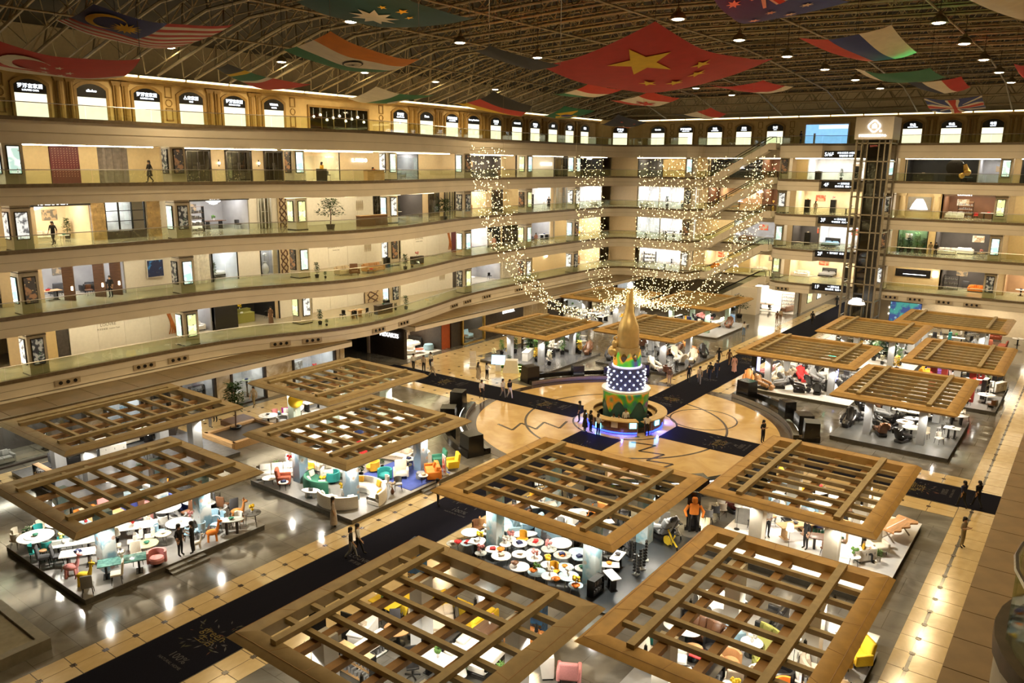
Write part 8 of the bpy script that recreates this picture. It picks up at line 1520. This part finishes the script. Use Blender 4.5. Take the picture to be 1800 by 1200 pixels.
FC = {'r': (.50, .022, .022), 'R': (.56, .045, .03), 'w': (.82, .78, .70), 'b': (.03, .05, .22), 'B': (.05, .09, .34), 'g': (.012, .16, .07), 'y': (.88, .60, .04), 'k': (.012, .012, .012), 'o': (.75, .24, .02), 't': (.01, .07, .08), 'n': (.008, .012, .04)}
def fm(c): return mat('flag_' + c, FC[c], .75, var=.07, scale=2, bump=.05)
def star(cx, cy, r, n=5, inner=.4, asp=1.0, rot=PI / 2): return [(cx + (r if i % 2 == 0 else r * inner) * math.cos(rot + PI * i / n) * asp, cy + (r if i % 2 == 0 else r * inner) * math.sin(rot + PI * i / n)) for i in range(2 * n)]
def disc(cx, cy, r, asp=1.0, n=20): return [(cx + r * math.cos(2 * PI * i / n) * asp, cy + r * math.sin(2 * PI * i / n)) for i in range(n)]
def crescent(cx, cy, r, d, asp, n=16):
    a = [(cx + r * math.cos(t) * asp, cy + r * math.sin(t)) for t in [PI * .22 + PI * 1.56 * i / n for i in range(n + 1)]]
    b = [(cx + (d + r * .82 * math.cos(t)) * asp, cy + r * .82 * math.sin(t)) for t in [PI * 1.72 - PI * 1.44 * i / n for i in range(n + 1)]]
    return a + b
# name: corner order start, description, stripes (axis, list of colours), shapes (colour, polygon in u,v)
def hs(cols): return lambda u, v: cols[min(len(cols) - 1, int(v * len(cols)))]
def vs_(cols): return lambda u, v: cols[min(len(cols) - 1, int(u * len(cols)))]
A_ = .667
def union(x0, y0, x1, y1):
    q = []
    W_, H_ = x1 - x0, y1 - y0
    def P_(pts): return [(x0 + W_ * a, y0 + H_ * b) for a, b in pts]
    for a, b, c, d in ((0, 0, 1, 1), (0, 1, 1, 0)):
        w = .09; q.append(('w', P_([(a, b + (w if b == 0 else -w)), (c, d + (w if b == 0 else -w) * .0), (c, d - (w if d == 1 else -w)), (a, b)])))
    q += [('w', P_([(.38, 0), (.62, 0), (.62, 1), (.38, 1)])), ('w', P_([(0, .35), (1, .35), (1, .65), (0, .65)])), ('R', P_([(.43, 0), (.57, 0), (.57, 1), (.43, 1)])), ('R', P_([(0, .42), (1, .42), (1, .58), (0, .58)]))]
    return q
FD = {
 'china': (0, 'large red flag with yellow stars', lambda u, v: 'r', [('y', star(.24, .62, .24, asp=A_)), ('y', star(.48, .86, .075, asp=A_)), ('y', star(.58, .72, .075, asp=A_)), ('y', star(.58, .52, .075, asp=A_)), ('y', star(.48, .38, .075, asp=A_))]),
 'malaysia': (0, 'striped flag with a blue canton and yellow crescent', lambda u, v: 'b' if u < .5 and v > .43 else ('r' if int(v * 14) % 2 else 'w'), [('y', crescent(.17, .71, .22, .05, .6)), ('y', star(.31, .71, .17, 14, .5, .6))]),
 'india': (3, 'orange, white and green flag with a blue wheel', hs(['o', 'w', 'g']), [('n', disc(.5, .5, .14, A_)), ('w', disc(.5, .5, .12, A_)), ('n', star(.5, .5, .12, 24, .12, A_))]),
 'macau': (0, 'dark teal flag with a white lotus', lambda u, v: 't', [('w', star(.465, .42, .24, 9, .5, .75)), ('y', star(.34, .72, .05, asp=A_)), ('y', star(.465, .8, .07, asp=A_)), ('y', star(.59, .72, .05, asp=A_))]),
 'russia': (0, 'white, blue and red tricolour flag in front of the right lamps', vs_(['R', 'b', 'w']), []),
 'canada': (0, 'red and white flag with a red leaf', lambda u, v: 'R' if u < .26 or u > .74 else 'w', [('R', star(.5, .5, .3, 6, .45, .6))]),
 'hungary': (0, 'green, white and red banded flag left of the starred one', vs_(['g', 'w', 'R']), []),
 'red': (0, 'red flag with a pale lower edge', lambda u, v: 'r' if v > .3 else 'w', []),
 'tricolour': (0, 'dark, white and red flag near the far wall', vs_(['k', 'w', 'R']), []),
 'singapore': (0, 'red over white flag with a crescent and five stars', lambda u, v: 'r' if v > .25 else 'w', [('w', crescent(.28, .62, .26, .09, .6))] + [('w', star(.47 + .085 * math.cos(PI / 2 + 2 * PI * k / 5), .62 + .13 * math.sin(PI / 2 + 2 * PI * k / 5), .05, asp=A_)) for k in range(5)]),
 'uk': (0, 'blue flag crossed in red and white near the far wall', lambda u, v: 'b', union(0, 0, 1, 1)),
 'safrica': (0, 'green flag with black, yellow, white and red bands', lambda u, v: 'k' if u < .2 else ('y' if u < .26 else ('g' if .26 <= u < .46 else ('w' if u < .52 else 'R'))), []),
 'pakistan': (0, 'white and green flag hanging at the left arcade', lambda u, v: 'w' if u < .38 else 'g', [('w', crescent(.68, .5, .22, .08, .6))]),
 'germany': (0, 'black, red and gold banded flag', vs_(['y', 'R', 'k']), []),
 'black': (0, 'plain black banner beside the red starred flag', lambda u, v: 'k', []),
 'australia': (0, 'blue flag with a crossed canton and white stars', lambda u, v: 'B', union(.0, .5, .5, 1) + [('w', star(.25, .25, .13, 7, .45, A_)), ('w', star(.75, .8, .07, 7, .45, A_)), ('w', star(.87, .55, .07, 7, .45, A_)), ('w', star(.63, .5, .07, 7, .45, A_)), ('w', star(.75, .22, .08, 7, .45, A_))]),
 'green': (0, 'dark green flag with a pale left end', lambda u, v: 'w' if u < .15 else 'g', []),
 'italy': (0, 'dark, white and brick red flag under the green one', vs_(['n', 'w', 'r']), []),
 'white': (0, 'white flag cut by the upper right corner', lambda u, v: 'w', []),
 'rededge': (0, 'red flag cut by the right picture edge', lambda u, v: 'r', []),
 'brazil': (0, 'green flag with a yellow lozenge', lambda u, v: 'g', [('y', [(.08, .5), (.5, .08), (.92, .5), (.5, .92)]), ('b', disc(.5, .5, .2, A_))]),
 'zealand': (0, 'dark blue flag with a crossed canton near the hall corner', lambda u, v: 'n', union(0, .5, .5, 1) + [('R', star(.75, .75, .06, asp=A_)), ('R', star(.75, .3, .06, asp=A_))])}
for nm, C4 in FLG.items():
    st, desc, fn, shapes = FD[nm]; A, B, C_, D = [Vector(C4[(i + st) % 4]) for i in range(4)]
    # u runs along the longer edge, v across
    if (B - A).length + (C_ - D).length > (D - A).length + (C_ - B).length: O, U1, V1, UV = A, B, D, C_
    else: O, U1, V1, UV = D, C_, A, B
    if nm == 'china': O, U1, V1, UV = A, D, B, C_
    if nm in ('malaysia', 'singapore', 'macau', 'australia', 'safrica', 'pakistan'): O, U1, V1, UV = A, D, B, C_
    sag = .06 * max((U1 - O).length, (V1 - O).length)
    def S(u, v, d=0.0):
        p = O.lerp(U1, u).lerp(V1.lerp(UV, u), v); return p - Vector((0, 0, sag * 4 * (u * (1 - u) * .7 + v * (1 - v) * .3) * (1 + .12 * math.sin(9 * u + 5 * v)) + d))
    ctr = S(.5, .5); t = thing('hanging_flag', desc + ' slung under the roof', 'flag', ctr, 0, 'flags slung under the roof'); nu, nv = 42, 28
    cs = sorted({fn((i + .5) / nu, (j + .5) / nv) for i in range(nu) for j in range(nv)}); mb = MB(); vs = [S(i / nu, j / nv) - ctr for j in range(nv + 1) for i in range(nu + 1)]; fs = []
    base_i = len(mb.v); mb.v += [tuple(v) for v in vs]
    for j in range(nv):
        for i in range(nu): mb.f.append((j * (nu + 1) + i, j * (nu + 1) + i + 1, (j + 1) * (nu + 1) + i + 1, (j + 1) * (nu + 1) + i)); mb.mi.append(cs.index(fn((i + .5) / nu, (j + .5) / nv)))
    put('cloth', mb, [fm(c) for c in cs], t)
    for k, (c, poly) in enumerate(shapes):
        n = len(poly); cx_, cy_ = sum(p[0] for p in poly) / n, sum(p[1] for p in poly) / n; m2 = MB(); d = .04 + .012 * (k % 6)
        ring = [S(x, y, d) - ctr for x, y in poly]; mid = [S(cx_ + (x - cx_) * .5, cy_ + (y - cy_) * .5, d) - ctr for x, y in poly]
        if 'crescent' in desc and n == 34: m2._add(ring, [(i, i + 1, n - 2 - i, n - 1 - i) for i in range(n // 2 - 1)])
        else: m2._add(ring + mid + [S(cx_, cy_, d) - ctr], [(i, (i + 1) % n, n + (i + 1) % n, n + i) for i in range(n)] + [(n + i, n + (i + 1) % n, 2 * n) for i in range(n)])
        put('emblem', m2.mesh('emblem', False), fm(c), t)
    for p in (A, B, C_, D): put('cord', MB().tube(p - ctr, Vector((p.x, p.y, roof_z(max(-60, min(5, p.x)), p.y) + 2.9)) - ctr, .012, n=3), M_DARK, t)
# ------------------------------------------------------------------ people
def skeleton(pose):
    V, E, R, T = [], [], [], []
    def add(p, r, tg, par=None):
        V.append(p); R.append(r if isinstance(r, tuple) else (r, r)); T.append(tg)
        if par is not None: E.append((par, len(V) - 1))
        return len(V) - 1
    sit = pose == 'sit'; dz = -.42 if sit else 0
    pel = add((0, 0, .95 + dz), (.155, .115), 2); sp = add((0, 0, 1.15 + dz), (.135, .10), 1, pel); chest = add((0, .01, 1.34 + dz), (.165, .11), 1, sp); neck = add((0, 0, 1.47 + dz), .055, 0, chest)
    hd0 = add((0, -.01, 1.55 + dz), (.07, .08), 0, neck); hd1 = add((0, -.015, 1.63 + dz), (.078, .095), 0, hd0); add((0, -.01, 1.70 + dz), (.06, .07), 0, hd1); add((0, -.115, 1.60 + dz), .012, 0, hd1)
    for s in (-1, 1):
        sh = add((s * .185, .01, 1.40 + dz), .058, 1, chest)
        if pose == 'phone' or (pose == 'sit'): el = (s * .24, .03, 1.13 + dz); wr = (s * .12, -.22, 1.17 + dz); pa = (s * .08, -.28, 1.20 + dz)
        elif pose == 'walk': el = (s * .23, .02 + s * .08, 1.13 + dz); wr = (s * .22, -.05 + s * .16, .92 + dz); pa = (s * .215, -.08 + s * .18, .84 + dz)
        elif pose == 'lean': el = (s * .24, -.12, 1.16 + dz); wr = (s * .18, -.34, 1.10 + dz); pa = (s * .15, -.41, 1.10 + dz)
        else: el = (s * .235, .03, 1.13 + dz); wr = (s * .225, -.04, .90 + dz); pa = (s * .22, -.06, .83 + dz)
        e = add(el, .045, 1, sh); w = add(wr, .032, 0, e); p = add(pa, (.036, .022), 0, w); d = (Vector(pa) - Vector(wr)).normalized(); sd = d.cross(Vector((0, 1, .2))).normalized()
        for k, (o, ln) in enumerate(((-.03, .065), (-.01, .085), (.01, .088), (.03, .07))):
            b = add(tuple(Vector(pa) + sd * o + d * .045), .0095, 0, p); add(tuple(Vector(pa) + sd * o * 1.1 + d * (.045 + ln * .8) + Vector((0, -.018, 0))), .008, 0, b)
        th = add(tuple(Vector(pa) + sd * (-.045 * s) + d * .0 + Vector((0, -.03, 0))), .011, 0, p); add(tuple(Vector(pa) + sd * (-.06 * s) + d * .04 + Vector((0, -.045, 0))), .0095, 0, th)
        hip = add((s * .085, 0, .90 + dz), .095, 2, pel)
        if sit: kn = (s * .11, -.42, .52); an = (s * .11, -.44, .10); to = (s * .11, -.58, .045)
        elif pose == 'walk': f_ = s; kn = (s * .09, -.16 if f_ > 0 else .03, .52); an = (s * .09, -.26 if f_ > 0 else .32, .11 if f_ > 0 else .16); to = (s * .09, -.42 if f_ > 0 else .2, .06 if f_ > 0 else .05)
        else: kn = (s * .1, -.015, .50); an = (s * .105, .02, .10); to = (s * .12, -.13, .045)
        k_ = add(kn, .065, 2, hip); a_ = add(an, .045, 2, k_); t_ = add(to, (.042, .035), 3, a_)
    return V, E, R, T
def body_mesh(pose):
    V, E, R, T = skeleton(pose); me = bpy.data.meshes.new('skel'); me.from_pydata(V, E, []); ob = bpy.data.objects.new('skel', me); COL.objects.link(ob)
    ob.modifiers.new('s', 'SKIN'); sv = me.skin_vertices[0].data
    for i, r in enumerate(R): sv[i].radius = r
    sv[0].use_root = True; sb = ob.modifiers.new('b', 'SUBSURF'); sb.levels = 1; sb.render_levels = 1
    dg = bpy.context.evaluated_depsgraph_get(); dg.update(); out = bpy.data.meshes.new_from_object(ob.evaluated_get(dg)); bpy.data.objects.remove(ob); out.materials.clear()
    segs = [(Vector(V[a]), Vector(V[b]), T[a], T[b]) for a, b in E]; mi = []
    for p in out.polygons:
        c = p.center; best = None
        for a, b, ta, tb in segs:
            d = b - a; t = max(0, min(1, (c - a).dot(d) / max(1e-9, d.length_squared))); q = (c - a - d * t).length
            if best is None or q < best[0]:
                tg = tb
                if tb == 0 and ta == 1: tg = 1 if t < .35 else 0
                if tb == 3: tg = 3
                if tb == 1 and ta == 2: tg = 2 if t < .3 else 1
                best = (q, tg)
        mi.append(best[1])
    out.polygons.foreach_set('material_index', mi); out.polygons.foreach_set('use_smooth', [True] * len(mi)); return out
SKIN = [mat('skin_a', (.55, .34, .22), .5, var=.05), mat('skin_b', (.46, .27, .16), .5, var=.05)]; HAIR = mat('black_hair', (.012, .010, .009), .5, var=.3, scale=30)
CL = {'black': (.012, .012, .013), 'white': (.74, .73, .70), 'grey': (.25, .25, .25), 'beige': (.48, .40, .28), 'navy': (.02, .03, .08), 'khaki': (.32, .26, .14), 'yellow': (.75, .45, .03), 'brown': (.16, .09, .05), 'pink': (.62, .34, .30), 'green': (.06, .14, .08), 'blue': (.10, .20, .38), 'floral': (.40, .33, .26)}
def cm(c): return mat('cloth_' + c, CL[c], .8, var=.12, scale=12)
def person(px, py, z, rz, pose, top, bot, label, hair='short', skirt=None, xy=None, h=1.0):
    x, y = xy or at(px, py, z); t = thing('person', label, 'person', (x, y, z + (0.0 if pose != 'sit' else -.05)), rz); t.scale = (h, h, h); dz = -.42 if pose == 'sit' else 0
    put('body', cached(('body', pose), lambda: body_mesh(pose)), [SKIN[len(label) % 2], cm(top), cm(bot), M_BLACK], t)
    put('hair', cached(('hair', hair), lambda: MB().lathe([(.098, .0), (.104, .05), (.098, .10), (.07, .145), (.01, .16)], 14, (0, .012, 1.585), sy=1.12).cushion(0, .075, 1.46 if hair == 'short' else 1.22, .17, .07, .16 if hair == 'short' else .42, r=.03).mesh('hair')), HAIR, t, (0, 0, dz))
    put('face_feature', cached('face', lambda: MB().ball((-.034, -.098, 1.635), .011, 6, 4).ball((.034, -.098, 1.635), .011, 6, 4).box(0, -.098, 1.565, .045, .012, .009).mesh('face_feature')), M_DARK, t, (0, 0, dz))
    if skirt: put('skirt', cached(('skirt', skirt), lambda: MB().lathe([(.15, 1.02), (.19, .9), (.25, 1.02 - skirt), (.24, 1.02 - skirt)], 16, sy=.85).mesh('skirt')), cm(bot), t)
away_ = math.radians(36.7)
G0 = 0.02
PPL = [
 (1690, 893, G0, PI + .9, 'walk', 'navy', 'black', 'person in a dark blue shirt walking away on the carpet end at right'), (1716, 893, G0, PI + .8, 'walk', 'black', 'black', 'person in a black shirt walking on the carpet end at right'),
 (1690, 962, G0, 1.2, 'phone', 'beige', 'khaki', 'person in beige looking at a phone on the cream path', 'short'),
 (318, 977, .3, 1.9, 'stand', 'black', 'black', 'person in black with folded posture on the dining platform, left of two'), (340, 972, .3, -.9, 'phone', 'black', 'black', 'person in black pointing on the dining platform, right of two'),
 (587, 925, 0, 2.4, 'stand', 'floral', 'floral', 'person in a long patterned dress at the white sofa platform', 'long', .85), (618, 982, G0, 2.2, 'walk', 'black', 'grey', 'person in a black top and shorts on the dark carpet'), (630, 975, G0, 2.2, 'walk', 'white', 'black', 'person in a pale hooded top on the dark carpet', 'long'),
 (770, 890, G0, 2.4, 'stand', 'white', 'black', 'person in a white top and black trousers under the table pavilion corner'), (847, 702, G0, 1.0, 'walk', 'white', 'black', 'person in a white shirt striding across the carpet toward the counter'),
 (884, 700, G0, 1.2, 'walk', 'white', 'grey', 'person in a white top walking beside another on the cross carpet', 'short'), (896, 701, G0, 1.2, 'walk', 'black', 'white', 'person with long hair and pale trousers on the cross carpet', 'long'),
 (727, 652, G0, .6, 'walk', 'white', 'black', 'person in a white shirt leaving the aisle by the dark shop'), (745, 655, G0, .8, 'walk', 'floral', 'black', 'person in a striped top by the dark shop', 'long'), (757, 649, G0, .4, 'walk', 'white', 'navy', 'person in white behind the striped top by the dark shop'), (760, 662, G0, 2.0, 'walk', 'white', 'beige', 'person in pale clothes bending near the carpet edge'),
 (841, 668, G0, PI, 'stand', 'beige', 'beige', 'person in a long beige dress at the blue kiosk screen', 'long', .8), (856, 668, G0, PI, 'lean', 'white', 'black', 'person in a white shirt at the blue kiosk screen'),
 (1018, 742, G0, -1.2, 'stand', 'black', 'black', 'person in black at the left end of the round counter', 'long'), (1028, 759, G0, 2.6, 'stand', 'black', 'black', 'person in a black dress at the counter, left of a pair', 'long', .6), (1038, 760, G0, 2.6, 'stand', 'black', 'black', 'person in black at the counter, right of a pair'), (1051, 766, G0, PI - .2, 'lean', 'white', 'black', 'person in a white shirt leaning on the counter front'), (1137, 767, G0, PI + .5, 'lean', 'white', 'black', 'person in a white shirt and black trousers right of the counter opening'),
 (1340, 778, G0, 1.2, 'phone', 'black', 'black', 'person in black at the edge of the cream disc'), (1176, 678, G0, .3, 'stand', 'brown', 'beige', 'person in a brown jacket beside the fitness pavilion'), (1210, 672, G0, .4, 'walk', 'black', 'black', 'person in black near the fitness pavilion corner'), (1229, 676, G0, .4, 'walk', 'beige', 'grey', 'person in beige stepping onto the far carpet'), (1247, 668, G0, .2, 'walk', 'black', 'navy', 'person in black on the far carpet, nearest of three'), (1259, 664, G0, .2, 'walk', 'navy', 'navy', 'person in navy on the far carpet beside another'), (1290, 655, G0, .2, 'walk', 'pink', 'pink', 'person in a long pink dress on the far carpet', 'long', .85), (1281, 643, G0, PI, 'walk', 'brown', 'brown', 'person in brown at the far carpet edge'), (1263, 640, G0, PI, 'walk', 'black', 'black', 'person in black by the brown massage chairs'),
 (1307, 590, 0, PI, 'stand', 'white', 'blue', 'person in white and blue on the grey floor before the far pavilion'), (1365, 570, G0, PI, 'stand', 'brown', 'brown', 'person in brown near the entrance, left of two'), (1371, 566, G0, PI, 'stand', 'beige', 'brown', 'person in beige near the entrance, right of two'), (1427, 570, G0, PI, 'walk', 'black', 'black', 'person in black halfway along the far carpet'), (1470, 541, G0, PI, 'walk', 'black', 'black', 'person in black at the mouth of the entrance corridor'),
 (370, 752, G0, PI, 'stand', 'grey', 'grey', 'person in grey strolling past the marble piers'), (379, 741, G0, .5, 'stand', 'black', 'black', 'person in black beside the marble piers'), (414, 722, G0, .5, 'walk', 'white', 'white', 'person in white before the round mirror window'), (447, 715, G0, .5, 'walk', 'beige', 'khaki', 'person in beige before the black framed window'),
 (1347, 945, .3, .8, 'phone', 'white', 'black', 'person in a white shirt working at the grey reception counter'), (1415, 965, .3, -.6, 'stand', 'black', 'black', 'person in black behind the oak cabinet'), (1515, 985, .3, 1.9, 'sit', 'yellow', 'black', 'person in a pale yellow blouse seated by the cream pillar', 'long')]
for q in PPL: person(*q)
PG = [(-60.3, 33.4, 5, -PI / 2 + 1.57, 'walk', 'black', 'black', 'person in a black dress walking on the fifth floor gallery', 'short', .5), (-59.6, 49.9, 5, PI, 'stand', 'yellow', 'black', 'person in a yellow vest leaning at the fifth floor café'), (-59.4, 56.2, 5, 2.5, 'sit', 'beige', 'black', 'person seated at the fifth floor reception'), (-60.8, 26.0, 4, .6, 'walk', 'black', 'black', 'person in black passing the chandelier shop'), (-61.2, 90.2, 4, .5, 'stand', 'black', 'black', 'person in a black dress on the fourth floor behind the light drape', 'long', .6), (-61.2, 29.9, 3, .5, 'stand', 'black', 'black', 'person in black at the timber fins of the third floor'), (-60.0, 76.6, 3, .5, 'stand', 'pink', 'pink', 'person in pink at the glaring white third floor shop', 'long'), (-60.6, 44.0, 2, .4, 'stand', 'brown', 'brown', 'person in a long brown coat at the dark kitchen shop', 'long', .85), (-58.9, 84.0, 3, .5, 'stand', 'pink', 'beige', 'person in a rose top leaning at the third floor glass'), (-30.2, 105.4, 4, PI, 'stand', 'beige', 'beige', 'person in beige in the cream fourth floor shop'), (-16.5, 105.8, 3, .3, 'stand', 'khaki', 'grey', 'person in khaki at the third floor plant window'), (-15.9, 105.8, 3, .3, 'stand', 'black', 'black', 'person in black at the third floor plant window'), (-32.8, 105.4, 6, 1.2, 'stand', 'black', 'black', 'person standing as a silhouette before the blue showroom')]
for x, y, f, rz, pose, a, b, l, *r in PG: person(0, 0, FZ[f], rz, pose, a, b, l, *r, xy=(x, y))
# staff inside the round counter
for i, (px, py, l) in enumerate(((1066, 752, 'left'), (1077, 752, 'middle'), (1091, 750, 'right'))):
    a = math.radians(-62 + (-24, -12, 2)[i]); person(0, 0, .03, a + PI / 2 , 'sit' if i < 2 else 'stand', 'white', 'black', f'person in a white shirt behind the counter, {l} of three staff', 'short', None, xy=(CX + 2.02 * math.cos(a), CY + 2.02 * math.sin(a)), h=1.0)
# ------------------------------------------------------------------ plants, counters and seats on the balconies
def GB(kind, name, x, y, f, rz, desc, cat, a, b=None, c=None): place(kind, name, x, y, FZ[f], rz, desc, cat, wh('L', f), a, b, c)
for f, sp in ((3, ((-57.7, 47.2, 1.5), (-56.9, 47.5, .9), (-55.6, 56.6, 1.6), (-56.2, 58.2, 1.0))), (2, ((-57.2, 46.9, 1.5), (-56.3, 46.9, .9), (-56.6, 57.6, 1.5), (-57.1, 56.6, 1.0)))):
    for i, (x, y, h) in enumerate(sp): GB(f'plant:{h}', 'potted_plant', x, y, f, 0, 'dark potted plant', 'plant', LEAF, M_BLACK)
GB('counter:3.6:1.05', 'reception_counter', -57.6, 54.2, 4, PI / 2, 'long brown reception counter', 'counter', M_WOODD, M_BLACK, M_OAK); GB('counter:2.2:1.0', 'reception_counter', -58.0, 55.0, 5, PI / 2, 'olive brown reception desk', 'counter', M_OAK, M_BLACK, M_OAK)
GB('sofa:2.4', 'sofa', -57.0, 53.6, 3, PI / 2, 'tan balcony sofa', 'sofa', F_TAN, M_BLACK, F_TAN); GB('coffee:.9:.4', 'coffee_table', -56.0, 52.4, 3, 0, 'brown balcony coffee table', 'table', M_WOODD); GB('wing', 'armchair', -56.4, 50.6, 3, 1, 'brown balcony armchair', 'armchair', F_BROWN); GB('sofa:1.8', 'sofa', -57.4, 50.2, 3, PI / 2, 'beige balcony sofa', 'sofa', F_BEI, M_BLACK, F_BEI); GB('cabinet:1.6:.9', 'cabinet', -57.4, 60.2, 3, PI / 2, 'dark balcony cabinet', 'cabinet', M_DARK, M_GOLD, M_DARK)
GB('table:1.6:.8', 'dining_table', -57.2, 51.4, 2, PI / 2, 'oak balcony table', 'table', M_OAK, M_OAK); 
for i, (x, y) in enumerate(((-57.6, 50.0), (-56.6, 50.6), (-56.6, 52.4))): GB('chair', 'dining_chair', x, y, 2, i, 'black balcony chair', 'chair', F_BLK)
GB('counter:2.0:.9', 'low_counter', -56.8, 54.6, 2, PI / 2, 'dark balcony counter', 'counter', M_DARK, M_BLACK, M_DARK); GB('plinth:.5:.5:1.0', 'black_bin', -58.0, 56.2, 2, 0, 'black balcony bin', 'bin', M_BLACK); GB('plinth:.5:.5:1.0', 'black_bin', -58.2, 56.6, 3, 0, 'black balcony bin', 'bin', M_BLACK); GB('plinth:.9:.5:1.1', 'black_bin', -58.6, 49.0, 5, 0, 'black balcony cabinet', 'cabinet', M_BLACK)
for i, (x, y) in enumerate(((-53.5, 104.2), (-50.2, 104.0))):
    for f in (2, 3, 4): place('plant:1.1', 'potted_plant', x, y, FZ[f], 0, 'dark bush at the corner balustrade', 'plant', f'of the {FL[f]} floor far gallery', LEAF, M_BLACK)
flush()
